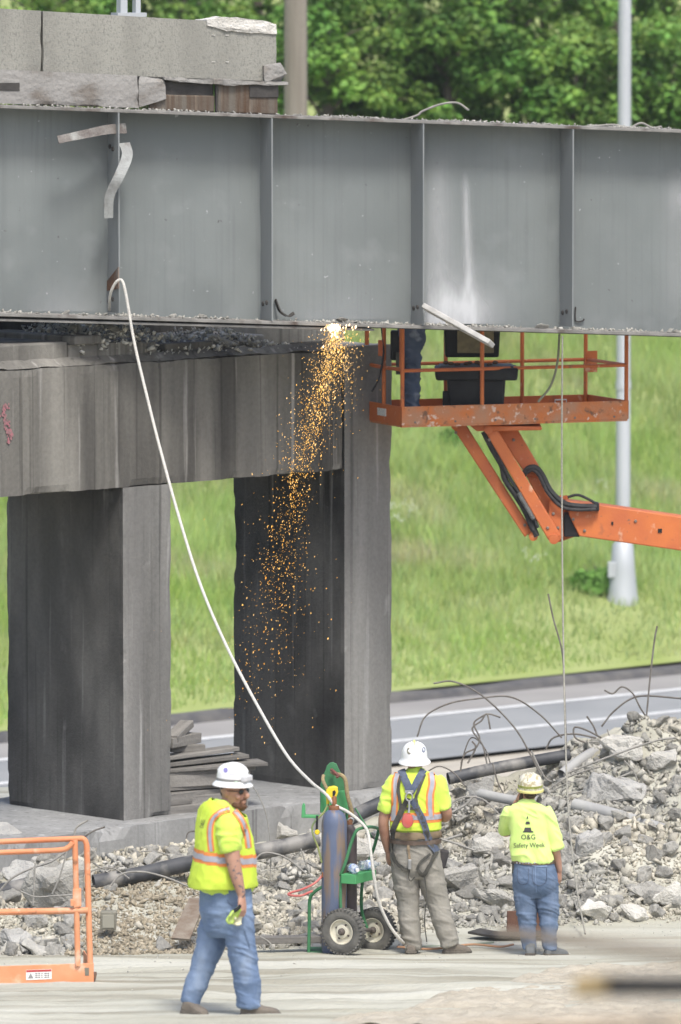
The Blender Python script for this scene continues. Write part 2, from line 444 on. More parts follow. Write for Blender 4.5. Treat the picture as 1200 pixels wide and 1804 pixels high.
# ------------------------------------------------------------------ trees on the bank
M_leaf = mat('leaves', (0.085, 0.205, 0.038), (0.16, 0.32, 0.065), scale=0.5, rough=0.6, spec=0.25, vcol=True, trans=0.35, c3=(0.24, 0.39, 0.09), c3scale=0.45, c3lo=0.5, c3hi=0.65)
M_bark = mat('bark', (0.10, 0.085, 0.065), (0.16, 0.14, 0.11), scale=5, stretch=(1, 1, .2), rough=0.95, bump=0.6, bscale=20)
def tree(px, dep, h, rad, label, seed, nleaf=15000, lean=0.0):
    r = np.random.RandomState(seed)
    p = at(px, 300, dep); z0 = float(hill_at(p.x, p.y)[0][0]); base = Vector((p.x, p.y, z0 - 0.1))
    root = thing('tree', base, label, 'tree', 'trees on the bank behind the bridge')
    top = base + Vector((lean, 0, h * 0.9))
    tb = MB(); tb.tube([base, base + Vector((lean * .3 + .1, 0.05, h * .35)), base + Vector((lean * .6 - .08, 0, h * .62)), top], [0.16, 0.12, 0.08, 0.02], n=8)
    limbs = []
    for k in range(16):
        f = 0.15 + 0.7 * k / 16; a = k * 2.4 + r.rand(); s = base.lerp(top, f)
        ln = rad * (0.55 + 0.5 * r.rand()) * (1.1 - 0.6 * abs(f - .45))
        e = s + Vector((math.cos(a) * ln, math.sin(a) * ln, 0.35 + 0.6 * r.rand()))
        tb.tube([s, s.lerp(e, .5) + Vector((0, 0, .12)), e], [0.05 * (1.2 - f), 0.03, 0.008], n=5, sm=4); limbs.append((s, e))
    tb.build('trunk', M_bark, root, smooth=True)
    ncl = 115
    ctr = []; 
    for k in range(ncl):
        if k < 60:
            s, e = limbs[r.randint(len(limbs))]; c = s.lerp(e, 0.45 + 0.6 * r.rand()) + Vector(r.normal(0, .18, 3))
        else:
            d = r.normal(0, 1, 3); d /= np.linalg.norm(d)
            c = base + Vector((lean * .5 + d[0] * rad * .95, d[1] * rad * .95, h * 0.52 + d[2] * h * 0.46))
        ctr.append((c, 0.22 + 0.30 * r.rand(), 0.5 + .95 * r.rand()))
    per = nleaf // ncl
    C = np.array([list(c[0]) for c in ctr]).repeat(per, 0); R = np.array([c[1] for c in ctr]).repeat(per); Bv = np.array([c[2] for c in ctr]).repeat(per)
    n = len(C); d = r.normal(0, 1, (n, 3)); d /= np.linalg.norm(d, axis=1)[:, None]
    rr = R * r.rand(n) ** 0.45
    P = C + d * rr[:, None] * np.array([1.15, 1.15, 0.8])
    # leaf frame: normal mostly up and outward
    nn = d * 0.55 + np.array([0, 0, 0.75]) + r.normal(0, .35, (n, 3)); nn /= np.linalg.norm(nn, axis=1)[:, None]
    ax = np.cross(nn, r.normal(0, 1, (n, 3))); ax /= np.linalg.norm(ax, axis=1)[:, None]; bx = np.cross(nn, ax)
    L = (0.055 + 0.05 * r.rand(n))[:, None]; W = L * 0.55
    V = np.stack([P - ax * L, P + bx * W - nn * L * .12, P + ax * L - nn * L * .2, P - bx * W - nn * L * .12], 1).reshape(-1, 3)
    o4 = np.arange(n)[:, None] * 4
    Fc = np.concatenate([o4 + np.array([[0, 1, 2]]), o4 + np.array([[0, 2, 3]])])
    bb = Bv * (0.8 + 0.4 * r.rand(n))
    cc = np.stack([bb * (0.9 + .3 * r.rand(n)), bb, bb * (0.8 + .4 * r.rand(n))], 1)
    link('crown', np_mesh('crown', V, Fc, False, np.repeat(cc, 4, 0)), M_leaf, root)
    return root
for px, dep, h, rad, lb, sd, ln_ in [
    (60, 114, 5.6, 1.6, 'leafy tree showing above the left end of the concrete parapet', 1, 0),
    (330, 115, 6.2, 1.7, 'leafy tree showing above the parapet near its broken end', 2, 0),
    (575, 112.5, 5.4, 1.25, 'light green tree right beside the wooden utility pole', 3, .1),
    (690, 115, 6.6, 1.5, 'leafy tree behind the curled wire on the girder', 4, 0),
    (800, 113.5, 6.0, 1.2, 'tree of mid green leaves in the middle of the row over the girder', 5, -.1),
    (905, 115, 6.9, 1.4, 'dense dark green tree left of the grey light pole', 6, 0),
    (1010, 113.2, 5.2, 1.1, 'shorter green tree directly left of the light pole', 7, .1),
    (1090, 116.5, 7.2, 1.6, 'tall tree hidden in part by the grey light pole', 8, 0),
    (1190, 113.6, 5.8, 1.3, 'green tree at the right edge beyond the light pole', 9, 0),
    (460, 117.5, 7.0, 1.8, 'dark tree in the second row left of the wooden pole', 10, 0),
    (740, 118.5, 8.0, 1.9, 'taller dark tree in the second row behind the middle of the girder', 12, 0),
    (960, 119.0, 8.2, 1.9, 'taller dark tree in the second row towards the light pole', 13, 0),
    (1250, 118.0, 8.0, 1.9, 'dark tree in the second row cut by the right edge', 14, 0),
    (190, 118.0, 7.6, 1.9, 'dark tree in the second row above the parapet joint', 15, 0)]:
    tree(px, dep + 4.5, h, rad, lb, sd, lean=ln_)
# bushes low on the bank
def bush(px, py, r_, label, seed):
    r = np.random.RandomState(seed); base = hill_pix(px, py)
    root = thing('bush', base, label, 'bush')
    sb = MB()
    for k in range(7):
        a = k * .9; sb.tube([base, base + Vector((math.cos(a) * r_ * .6, math.sin(a) * r_ * .6, r_ * .9))], [0.015, 0.005], n=4, sm=1)
    sb.build('stems', M_bark, root)
    n = 1600; d = r.normal(0, 1, (n, 3)); d /= np.linalg.norm(d, axis=1)[:, None]; d[:, 2] = np.abs(d[:, 2])
    lob = 0.7 + 0.5 * vnoise(d * 2.2 + seed, seed)
    P = np.array(base) + d * (r_ * lob * (0.45 + .55 * r.rand(n)))[:, None] * np.array([1.2, 1, .9])
    ax = r.normal(0, 1, (n, 3)); ax /= np.linalg.norm(ax, axis=1)[:, None]; bx = np.cross(ax, d); L = 0.07 + 0.04 * r.rand(n)[:, None]
    V = np.stack([P - ax * L, P + bx * L * .5, P + ax * L, P - bx * L * .5], 1).reshape(-1, 3); o4 = np.arange(n)[:, None] * 4
    bb = 0.7 + .6 * r.rand(n)
    link('foliage', np_mesh('foliage', V, o4 + np.array([[0, 1, 2, 3]]), False, np.repeat(np.stack([bb, bb, bb], 1), 4, 0)), M_leaf, root)
bush(800, 800, 0.42, 'dark green bush on the bank just under the lift basket', 41)
bush(1055, 1040, 0.45, 'small bush at the foot of the grey light pole', 42)

# poles
M_galv = mat('galvanised', (0.42, 0.44, 0.46), (0.52, 0.54, 0.56), scale=2, stretch=(1, 1, .15), rough=0.55, metal=0.25)
M_wood = mat('weathered_pole', (0.185, 0.165, 0.135), (0.27, 0.245, 0.205), scale=3, stretch=(2.5, 2.5, .12), rough=0.95, bump=0.4, bscale=20)
pb = hill_pix(1097, 1058); dpb = proj(pb)[2]; rpo = 12.5 / F * dpb
lp = thing('light_pole', pb, 'tall grey metal light pole with flared base on the grass bank', 'light pole')
b = MB(); b.lathe(pb, (0, 0, 1), [(rpo * 1.05, 0.9), (rpo, 4), (rpo * .85, 12)], n=20); b.build('shaft', M_galv, lp, smooth=True)
b = MB(); b.lathe(pb, (0, 0, 1), [(rpo * 2.3, -0.3), (rpo * 2.25, 0.03), (rpo * 2.1, .1), (rpo * 1.75, .5), (rpo * 1.5, .88), (rpo * 1.12, .93)], n=20); b.build('base', M_galv, lp, smooth=True)
b = MB(); b.lathe(pb + Vector((0, 0, 0)), (0, 0, 1), [(rpo * 1.12, 3.35), (rpo * 1.12, 3.47)], n=20); b.build('collar', M_galv, lp)
b = MB(); b.box(pb + Vector((-rpo * 1.6, -rpo * 1.0, .5)), (.12, .1, .25)); b.build('access_door', M_galv, lp, bevel=.01)
up = at(521, 0, 96); upz = float(hill_at(up.x, up.y)[0][0])
ub = Vector((up.x, up.y, upz)); b = MB(); ru = 21 / F * 96
b.lathe(ub, (0, 0, 1), [(ru * 1.2, -.3), (ru * 1.04, 5), (ru * .98, 9), (ru * .8, 14)], n=20)
tag(b.build('utility_pole', M_wood, smooth=True), 'weathered brown wooden utility pole behind the broken parapet end', 'pole')
# ------------------------------------------------------------------ bridge pier
def concrete(name, c1, c2, dark, light, streak=(1.0, 1.0, 0.05), dlo=0.42, dhi=0.62, sc=2.6, rough=0.9, dst=(1.2, 1.2, 0.12)):
    m = mat(name, c1, c2, scale=sc, stretch=streak, rough=rough, bump=0.18, bscale=45, c3=dark, c3scale=1.3, c3lo=dlo, c3hi=dhi, c3stretch=dst, spec=0.15, detail=8, coords='Object')
    nt = m.node_tree; N = nt.nodes; L = nt.links; b = N['Principled BSDF']
    src = b.inputs['Base Color'].links[0].from_socket
    tc = [q for q in N if q.type == 'TEX_COORD'][0]
    def nz(scale, st, lo, hi):
        mp = N.new('ShaderNodeMapping'); mp.inputs['Scale'].default_value = st; mp.inputs['Location'].default_value = (3.1, 7.7, 1.3); L.new(tc.outputs['Object'], mp.inputs[0])
        n = N.new('ShaderNodeTexNoise'); n.inputs['Scale'].default_value = scale; n.inputs['Detail'].default_value = 9; L.new(mp.outputs[0], n.inputs[0])
        r = N.new('ShaderNodeMapRange'); r.inputs[1].default_value = lo; r.inputs[2].default_value = hi; L.new(n.outputs['Fac'], r.inputs[0]); return r.outputs[0]
    x = N.new('ShaderNodeMix'); x.data_type = 'RGBA'; L.new(nz(7.0, (1.3, 1.3, .05), .60, .74), x.inputs[0]); L.new(src, x.inputs[6]); x.inputs[7].default_value = (*light, 1)
    y = N.new('ShaderNodeMix'); y.data_type = 'RGBA'; y.blend_type = 'MULTIPLY'; L.new(nz(26, (1, 1, 1), .35, .9), y.inputs[0]); L.new(x.outputs[2], y.inputs[6]); y.inputs[7].default_value = (.78, .78, .78, 1)
    w = N.new('ShaderNodeMix'); w.data_type = 'RGBA'; w.blend_type = 'MULTIPLY'; L.new(nz(15, (1.2, 1.2, .015), .58, .70), w.inputs[0]); L.new(y.outputs[2], w.inputs[6]); w.inputs[7].default_value = (.62, .62, .62, 1)
    z = N.new('ShaderNodeMix'); z.data_type = 'RGBA'; L.new(nz(3.3, (1, 1, .6), .68, .88), z.inputs[0]); L.new(w.outputs[2], z.inputs[6]); z.inputs[7].default_value = (*light, 1)
    L.new(z.outputs[2], b.inputs['Base Color'])
    return m
M_cap = concrete('pier_cap_concrete', (0.245, 0.233, 0.207), (0.145, 0.138, 0.124), (0.075, 0.071, 0.065), (0.35, 0.335, 0.31), dlo=.47, dhi=.68)
M_col = concrete('column_concrete', (0.285, 0.278, 0.262), (0.205, 0.20, 0.19), (0.11, 0.108, 0.102), (0.42, 0.412, 0.395), dlo=.52, dhi=.74)
M_side = concrete('soot_and_shade_side', (0.12, 0.116, 0.109), (0.078, 0.076, 0.072), (0.036, 0.0355, 0.035), (0.18, 0.177, 0.17), streak=(1, 1, .25), dlo=.44, dhi=.66, dst=(.9, .9, .45))  # darker than the front concrete: soot stains and painted shade together
M_foot = concrete('footing_concrete', (0.32, 0.32, 0.312), (0.25, 0.25, 0.244), (0.17, 0.168, 0.162), (0.41, 0.41, 0.40), dlo=.55, dhi=.75)
a45 = math.radians(45)
PU = Vector((math.cos(a45), math.sin(a45), 0)); PV = Vector((-math.sin(a45), math.cos(a45), 0))
C1 = at(218, 1438, 61.2); Z0 = C1.z
LF1 = solve_len(C1, PU, 302); LV = solve_len(C1, PV, 14)
s2 = solve_len(C1, PU, 607); C2 = C1 + PU * s2; LF2 = solve_len(C1, PU, 690) - s2; LV2 = solve_len(C2, PV, 412)
zcb = zfor(C1, 859).z; zledge = zfor(C1, 640).z
capR = s2 + LF2; capL = -solve_len(C1, -PU, -220)
print('pier', LF1, LV, s2, LF2, LV2, Z0, zcb, zledge, 'cap', capL, capR)
pier = thing('bridge_pier', C1 + PU * 1.5 + PV * .6 - Vector((0, 0, Z0 + .3)), 'stained concrete bridge pier with two columns and a heavy cap', 'pier')
def pbox(b, s0, s1, v0, v1, z0, z1):
    P = lambda s, v, z: Vector((C1.x, C1.y, 0)) + PU * s + PV * v + Vector((0, 0, z))
    b.box8([P(s0, v0, z0), P(s1, v0, z0), P(s1, v1, z0), P(s0, v1, z0), P(s0, v0, z1), P(s1, v0, z1), P(s1, v1, z1), P(s0, v1, z1)]); return b
def column(s0, lf, lv, zt):
    b = MB(); pbox(b, s0, s0 + lf, 0.0, lv, Z0 - .05, zt)
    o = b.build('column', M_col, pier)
    # sides facing under the cap: soot, plus their shade put into the colour
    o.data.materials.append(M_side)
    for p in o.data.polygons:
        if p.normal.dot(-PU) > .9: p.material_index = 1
    chip(o.data, (PU, PV, Vector((0, 0, 1))), .014, .05, .05, int(s0 * 10) + 4)
    return o
column(0.0, LF1, LV, zcb - .002)
column(s2, LF2, LV2, zledge + .03)
# bevelled groove line and stain streaks are in the material; the cap itself, stepped
b = MB(); pbox(b, capL, s2 - .002, -0.003, LV, zcb, zledge); chip(b.build('cap', M_cap, pier).data, (PU, PV, Vector((0, 0, 1))), .022, .06, .05, 3)
b = MB(); pbox(b, -.62, .62, .10, LV - .08, zledge + .001, zledge + .20); chip(b.build('cap_step', M_cap, pier).data, (PU, PV, Vector((0, 0, 1))), .05, .07, .04, 5)
b = MB(); pbox(b, capL, -.62 - .004, .105, LV - .05, zledge + .001, zledge + .235); b.build('bearing_block', M_cap, pier, bevel=.02)
b = MB(); pbox(b, -.60, -.25, .02, LV - .2, zledge + .201, zledge + .29); b.build('bearing_block', M_cap, pier, bevel=.02)
b = MB(); pbox(b, .70, 1.35, .12, LV - .1, zledge + .001, zledge + .16); b.build('bearing_block', M_cap, pier, bevel=.02)
b = MB(); pbox(b, 1.75, 2.35, .42, LV - .1, zledge + .001, zledge + .17); b.build('bearing_block', M_foot, pier, bevel=.02)
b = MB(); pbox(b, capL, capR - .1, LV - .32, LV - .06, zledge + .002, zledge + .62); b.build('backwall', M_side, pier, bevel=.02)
b = MB(); pbox(b, 2.35, capR - .12, .55, LV - .40, zledge + .04, zledge + .50); b.build('bearing_block', M_col, pier, bevel=.02)
b = MB(); pbox(b, capL, s2 + LF2 + .25, -.30, LV + .5, -.5, Z0 - .045); chip(b.build('footing', M_foot, pier).data, (PU, PV, Vector((0, 0, 1))), .06, .10, .08, 8)
b = MB(); Pc = lambda s, v, z: Vector((C1.x, C1.y, 0)) + PU * s + PV * v + Vector((0, 0, z))
b.prism([Pc(capL, 0, zledge + .001), Pc(capL, .108, zledge + .001), Pc(capL, .108, zledge + .085)], PU * (s2 - capL - .01)); chip(b.build('chamfer', M_cap, pier).data, (PU, PV, Vector((0, 0, 1))), .02, .03, .05, 33)
# pink survey mark sprayed on the cap
M_pink = mat('pink_spray', (0.36, 0.13, 0.155), (0.22, 0.15, 0.145), scale=40, rough=.9)
b = MB()
sp = solve_len(C1, -PU, 14)
for k in range(70):
    yy = rnd.uniform(0, 1); ww = .005 + .013 * rnd.random()
    c = Vector((C1.x, C1.y, 0)) - PU * (sp + .035 * math.sin(yy * 6) + rnd.gauss(0, .020)) - PV * .0095; c.z = zfor(c, 712 + 68 * yy).z
    b.add([c + PU * ww * math.cos(t) + Vector((0, 0, ww * 1.3 * math.sin(t))) - PV * .0001 * k for t in np.linspace(0, 2 * math.pi, 7)[:-1]], [tuple(range(6))])
b.build('spray_mark', M_pink, pier, label='smeared pink spray paint mark')

# ------------------------------------------------------------------ plate girder
M_steel = mat('grey_girder_paint', (0.157, 0.173, 0.171), (0.20, 0.217, 0.214), scale=0.9, stretch=(1.0, 1.0, .7), rough=0.62, bump=0.08, bscale=14, c3=(0.15, 0.162, 0.163), c3scale=3.1, c3lo=.5, c3hi=.9, c3stretch=(9, 9, .12), spec=.35)
M_flange = mat('dusty_flange', (0.17, 0.165, 0.155), (0.26, 0.25, 0.235), scale=5, rough=0.85, bump=.3, bscale=30, c3=(0.09, 0.07, 0.06), c3scale=4, spec=.2)
M_rust = mat('rusty_steel', (0.16, 0.085, 0.05), (0.10, 0.065, 0.05), scale=6, rough=.9, bump=.5, bscale=30, c3=(0.24, 0.20, 0.17), c3scale=3, spec=.2)
M_dark = mat('dark_steel', (0.045, 0.042, 0.04), (0.07, 0.065, 0.06), scale=8, rough=.85, bump=.2, bscale=30)
M_scrape = mat('scraped_paint', (0.40, 0.41, 0.42), (0.24, 0.25, 0.255), scale=9, stretch=(1, 1, .3), rough=.6)
def specks(m, col, scale, lo, hi):
    nt = m.node_tree; N = nt.nodes; L = nt.links; b = N['Principled BSDF']; src = b.inputs['Base Color'].links[0].from_socket
    tc = [q for q in N if q.type == 'TEX_COORD'][0]; n = N.new('ShaderNodeTexNoise'); n.inputs['Scale'].default_value = scale; n.inputs['Detail'].default_value = 3; L.new(tc.outputs['Object'], n.inputs[0])
    r = N.new('ShaderNodeMapRange'); r.inputs[1].default_value = lo; r.inputs[2].default_value = hi; L.new(n.outputs['Fac'], r.inputs[0])
    x = N.new('ShaderNodeMix'); x.data_type = 'RGBA'; L.new(r.outputs[0], x.inputs[0]); L.new(src, x.inputs[6]); x.inputs[7].default_value = (*col, 1); L.new(x.outputs[2], b.inputs['Base Color'])
specks(M_steel, (.36, .37, .37), 17, .73, .76); specks(M_steel, (.10, .10, .10), 13, .735, .76); specks(M_steel, (.235, .248, .248), 2.2, .6, .9)
def gd(px): return 60.2 + 2.67 * px / 1200.0
gl = at(-300, 370, gd(-300)); gr = at(1500, 370, gd(1500))
GU = gr - gl; GU.z = 0; GLEN = GU.length; GU.normalize(); GN = Vector((GU.y, -GU.x, 0))         # GN towards the camera
def gpt(px):
    base = Vector((gl.x, gl.y, 0)); L = solve_len(Vector((gl.x, gl.y, 5.0)), GU, px); return base + GU * L
def ytop(px): return 190 + 43.5 * px / 1200
def ybot(px): return 549 + 36.0 * px / 1200
def gwp(px, py, out=0.0):
    p = gpt(px); q = zfor(p + GN * 0, py); return q + GN * out
girder = thing('plate_girder', gpt(600) + Vector((0, 0, 5.4)), 'long grey steel plate girder with vertical stiffeners across the whole view', 'girder')
pl, pr = -280, 1490
zt = lambda px: zfor(gpt(px), ytop(px)).z
zb = lambda px: zfor(gpt(px), ybot(px)).z
TL, TR, BL, BR = zt(pl), zt(pr), zb(pl), zb(pr)
PLv, PRv = gpt(pl), gpt(pr)
def gband(b, zl0, zl1, zr0, zr1, n0, n1, a=None, c=None):
    A = a or PLv; C = c or PRv
    z = lambda p, q: Vector((p.x, p.y, q))
    b.box8([z(A + GN * n1, zl0), z(C + GN * n1, zr0), z(C + GN * n0, zr0), z(A + GN * n0, zl0), z(A + GN * n1, zl1), z(C + GN * n1, zr1), z(C + GN * n0, zr1), z(A + GN * n0, zl1)]); return b
# web as a gridded, slightly buckled plate
nxw, nzw = 180, 24
V = []; 
for sgn in (1, -1):
    for j in range(nzw + 1):
        for i in range(nxw + 1):
            f = i / nxw; p = PLv.lerp(PRv, f); z = (BL + (BR - BL) * f) * (1 - j / nzw) + (TL + (TR - TL) * f) * (j / nzw)
            V.append((p.x, p.y, z))
V = np.array(V); half = len(V) // 2
wob = (fbm(V * np.array([1.5, 0, 1.3]), 3, 61) - .5) * 0.055
V[:half] += np.array(GN) * (0.009 + wob[:half])[:, None]; V[half:] += np.array(GN) * (-0.009 + wob[half:])[:, None]
k = nxw + 1
q = (np.arange(nzw)[:, None] * k + np.arange(nxw)[None, :]).ravel()
link('web', np_mesh('web', V, np.concatenate([np.stack([q, q + 1, q + k + 1, q + k], 1), half + np.stack([q, q + k, q + k + 1, q + 1], 1)]), True), M_steel, girder)
FH = 0.31
b = MB(); gband(b, TL, TL + .03, TR, TR + .03, -FH, FH); b.build('top_flange', M_flange, girder, bevel=.004)
b = MB(); gband(b, BL - .032, BL, BR - .032, BR, -FH, FH); b.build('bottom_flange', M_flange, girder, bevel=.004)
CPx = gpt(640); CPz = zb(640)
b = MB(); gband(b, BL - .085, BL - .060, CPz - .068, CPz - .045, -FH - .02, FH - .02, PLv, CPx); b.build('cover_plate', M_flange, girder, bevel=.004)
b = MB(); gband(b, BL - .060, BL - .0325, CPz - .045, CPz - .0325, -FH + .05, FH - .10, PLv, CPx); b.build('filler_plate', M_dark, girder)
b = MB(); gband(b, CPz - .06, CPz - .034, BR - .06, BR - .034, -FH, -FH + .1, CPx, PRv); b.build('flange_angle', M_dark, girder)
SW = 0.325
M_stiff = mat('stiffener_paint', (0.20, 0.213, 0.215), (0.23, 0.243, 0.244), scale=2, stretch=(1, 1, .3), rough=.6, c3=(.25, .26, .26), c3scale=9, c3lo=.66, c3hi=.72, c3stretch=(1, 1, .2))
stf = {}
for px in (-75, 191, 459, 724, 986, 1250):
    p = gpt(px); z1 = zfor(p, ytop(px)).z - .002; z0_ = zfor(p, ybot(px)).z + .002
    if px in (191, 986): z0_ += .03
    b = MB(); A = p + GN * .012; t = GU * .007
    z = lambda q, h: Vector((q.x, q.y, h))
    E = p + GN * SW
    b.box8([z(A - t, z0_), z(A + t, z0_), z(E + t, z0_), z(E - t, z0_), z(A - t, z1), z(A + t, z1), z(E + t, z1), z(E - t, z1)])
    s_ = b.build('stiffener', M_stiff, girder, bevel=.002); stf[px] = s_
    # bolts low on the stiffener
    for dn, py in (((.10, 535), (.20, 533)) if px != 191 else ((.10, 258), (.18, 262), (.16, 527))):
        c = p + GN * dn - GU * .010; c.z = zfor(p + GN * dn, py + (px - 460) * .03 * (px != 191)).z
        bb = MB(); bb.lathe(c + GU * .004, -GU, [(.024, 0), (.024, .012), (.018, .016)], n=6); bb.build('bolt', M_dark, s_)
# torn straps by the first full stiffener
p = gpt(191)
def ribbon(b, pts, wdt, wdir, th=.012):
    Q = catmull(pts, 6)
    rings = []
    for i, q_ in enumerate(Q):
        q_ = Vector(q_); t = (Vector(Q[min(i + 1, len(Q) - 1)]) - Vector(Q[max(i - 1, 0)])).normalized()
        w_ = Vector(wdir); w_ = (w_ - t * w_.dot(t)).normalized(); n_ = t.cross(w_)
        ww = wdt if not hasattr(wdt, '__len__') else wdt[0] + (wdt[1] - wdt[0]) * i / (len(Q) - 1)
        rings.append([q_ - w_ * ww / 2 - n_ * th / 2, q_ + w_ * ww / 2 - n_ * th / 2, q_ + w_ * ww / 2 + n_ * th / 2, q_ - w_ * ww / 2 + n_ * th / 2])
    return b.loft(rings)
M_strap = mat('torn_strap', (0.20, 0.185, 0.17), (0.13, 0.11, 0.10), scale=10, rough=.8, bump=.4, bscale=40, c3=(.32, .32, .30), c3scale=6)
d0 = proj(p + GN * .3 + Vector((0, 0, 6)))[2]
b = MB(); ribbon(b, [at(222, 226, d0), at(190, 228, d0 - .12), at(150, 236, d0 - .3), at(102, 246, d0 - .42)], (.10, .075), Vector((0, .25, 1)))
b.build('torn_strap', M_strap, girder, label='twisted steel strap jutting left off the stiffener')
b = MB(); ribbon(b, [at(219, 252, d0 - .02), at(224, 275, d0 - .1), at(210, 310, d0 - .2), at(193, 345, d0 - .18), at(191, 384, d0 - .12)], (.11, .09), Vector((1, .3, .1)))
b.build('torn_strap', mat('pale_strap', (.30, .31, .30), (.20, .20, .195), scale=7, rough=.75, bump=.3, bscale=40, c3=(.13, .11, .10), c3scale=5), girder, label='bent pale steel strap hanging down the stiffener')
b = MB(); A = p + GN * .03 - GU * .011; E = p + GN * (SW + .03) - GU * .011
b.add([zfor(A, 495), zfor(E, 470), zfor(E, 508), zfor(A, 512)], [(0, 1, 2, 3)]); 
vs_ = [Vector(v) - GU * .012 for v in b.v]; b.add(vs_, [(3, 2, 1, 0)]); b.f += [(i, (i + 1) % 4, 4 + (i + 1) % 4, 4 + i) for i in range(4)]
b.build('gusset_plate', M_rust, girder, label='rusty gusset plate where the rope is tied')
# scraped / hosed patches of lighter paint on the web
M_hazepaint = bpy.data.materials.new('washed_patch'); M_hazepaint.use_nodes = True
nt = M_hazepaint.node_tree; N = nt.nodes; L = nt.links; pbs = N['Principled BSDF']; pbs.inputs['Base Color'].default_value = (.50, .51, .52, 1); pbs.inputs['Roughness'].default_value = .8
vc = N.new('ShaderNodeVertexColor'); vc.layer_name = 'Col'
tc = N.new('ShaderNodeTexCoord'); mp = N.new('ShaderNodeMapping'); mp.inputs['Scale'].default_value = (3, 3, 1.0); L.new(tc.outputs['Object'], mp.inputs[0]); nz = N.new('ShaderNodeTexNoise'); nz.inputs['Scale'].default_value = 5; nz.inputs['Detail'].default_value = 10; L.new(mp.outputs[0], nz.inputs[0])
mr = N.new('ShaderNodeMapRange'); mr.inputs[1].default_value = .3; mr.inputs[2].default_value = .6; mr.inputs[3].default_value = .8; mr.inputs[4].default_value = 1.0; L.new(nz.outputs['Fac'], mr.inputs[0])
mm = N.new('ShaderNodeMath'); mm.operation = 'MULTIPLY'; L.new(vc.outputs[0], mm.inputs[0]); L.new(mr.outputs[0], mm.inputs[1]); L.new(mm.outputs[0], pbs.inputs['Alpha'])
def patch(px0, px1, py0, py1, fn, nx=40, nz_=60, out=.028):
    """a coat of pale dust lying on the web, density fn(u, v)"""
    V = []; Cc = []
    for j in range(nz_ + 1):
        for i in range(nx + 1):
            u = i / nx; v = j / nz_
            px = px0 + (px1 - px0) * u; py = py0 + (py1 - py0) * v
            V.append(list(gwp(px, py, out))); a = max(0., min(1., fn(u, v))); Cc.append((a, a, a))
    k = nx + 1; q = (np.arange(nz_)[:, None] * k + np.arange(nx)[None, :]).ravel()
    link('dust_coat', np_mesh('dust_coat', V, np.stack([q, q + 1, q + k + 1, q + k], 1), True, np.array(Cc)), M_hazepaint, girder)
def f_wash(u, v):
    e = min(u / .05, 1)
    s1 = math.exp(-((u - .12) / (.07 + .07 * v)) ** 2) * min(v / .35, 1) * .42
    core = math.exp(-((u - (.30 + .05 * v)) / (.014 + .030 * v)) ** 2) * min(max(v - .17, 0) / .15, 1) * .62
    puff = math.exp(-(((u - .27) / .24) ** 2 + ((v - .95) / .15) ** 2)) * .95
    return (s1 + core + puff) * e * min((1 - u) / .2, 1)
patch(741, 985, 235, 570, f_wash, 80, 80, .032)
patch(1120, 1260, 290, 570, lambda u, v: .35 * math.exp(-(((u - .55) / .18) ** 2 + ((v - .2) / .12) ** 2)) + .16 * math.exp(-((u - .5) / .18) ** 2) * min(v / .3, 1) * min((1 - v) / .2, 1))
patch(30, 190, 440, 548, lambda u, v: .26 * v * v * math.sin(u * math.pi))
patch(500, 724, 470, 562, lambda u, v: .22 * v * v * math.sin(u * math.pi))
# a loose plate leaning out over the bottom flange
d1 = proj(gpt(750) + GN * .33 + Vector((0, 0, 6)))[2]
b = MB(); A = at(749, 541, d1 - .05); E = at(866, 606, d1 - .62)
dirv = (E - A).normalized(); wv = dirv.cross(Vector((0.15, -1, .1))).normalized(); nv = dirv.cross(wv)
b.box((A + E) / 2, ((E - A).length, .115, .05), (dirv, nv, wv))
b.build('leaning_bar', mat('pale_bar', (.50, .49, .46), (.36, .35, .33), scale=8, rough=.7), None, bevel=.008)
tag(bpy.data.objects['leaning_bar'], 'pale square steel bar sticking out and down from the girder flange', 'bar')
b = MB(); A = gwp(482, 556, .05); ribbon(b, [A + Vector((0, 0, .16)), A + GU * .03 + GN * .05 + Vector((0, 0, .05)), A + GU * .10 + GN * .08 + Vector((0, 0, -.0)), A + GU * .16 + GN * .1 + Vector((0, 0, .03))], (.05, .10), GN)
b.build('bent_scrap', M_dark); tag(bpy.data.objects['bent_scrap'], 'dark crumpled scrap of metal on the flange by the second stiffener', 'scrap metal')
A = gwp(1012, 565, .03); b = MB(); b.tube([A + Vector((0, 0, .14)), A, A + GU * .08, A + GU * .09 + Vector((0, 0, .02))], .008, n=6, sm=2); b.build('hooked_wire', M_dark); tag(bpy.data.objects['hooked_wire'], 'small dark wire hook on the web beside the fourth stiffener', 'wire')

# ------------------------------------------------------------------ remains of the deck over the left end
M_par = mat('parapet_concrete', (0.30, 0.294, 0.262), (0.24, 0.235, 0.21), scale=3, stretch=(1, 1, .25), rough=.92, bump=.3, bscale=70, c3=(0.20, 0.196, 0.178), c3scale=60, c3lo=.50, c3hi=.66, c3stretch=(1, 1, .6), spec=.1)
M_fresh = mat('fresh_broken_concrete', (0.62, 0.60, 0.56), (0.48, 0.46, 0.42), scale=9, rough=.95, bump=.9, bscale=40)
M_slab = mat('slab_edge', (0.30, 0.29, 0.275), (0.235, 0.225, 0.21), scale=3, stretch=(1, 1, 2), rough=.95, bump=.7, bscale=25, c3=(0.17, 0.15, 0.13), c3scale=3)
parapet = thing('bridge_parapet', gpt(200) - GN * .4 + Vector((0, 0, zt(200) + .28)), 'grey concrete parapet with a broken white end above the girder', 'parapet')
def gback(px, py, back): return gwp(px, py, -back)
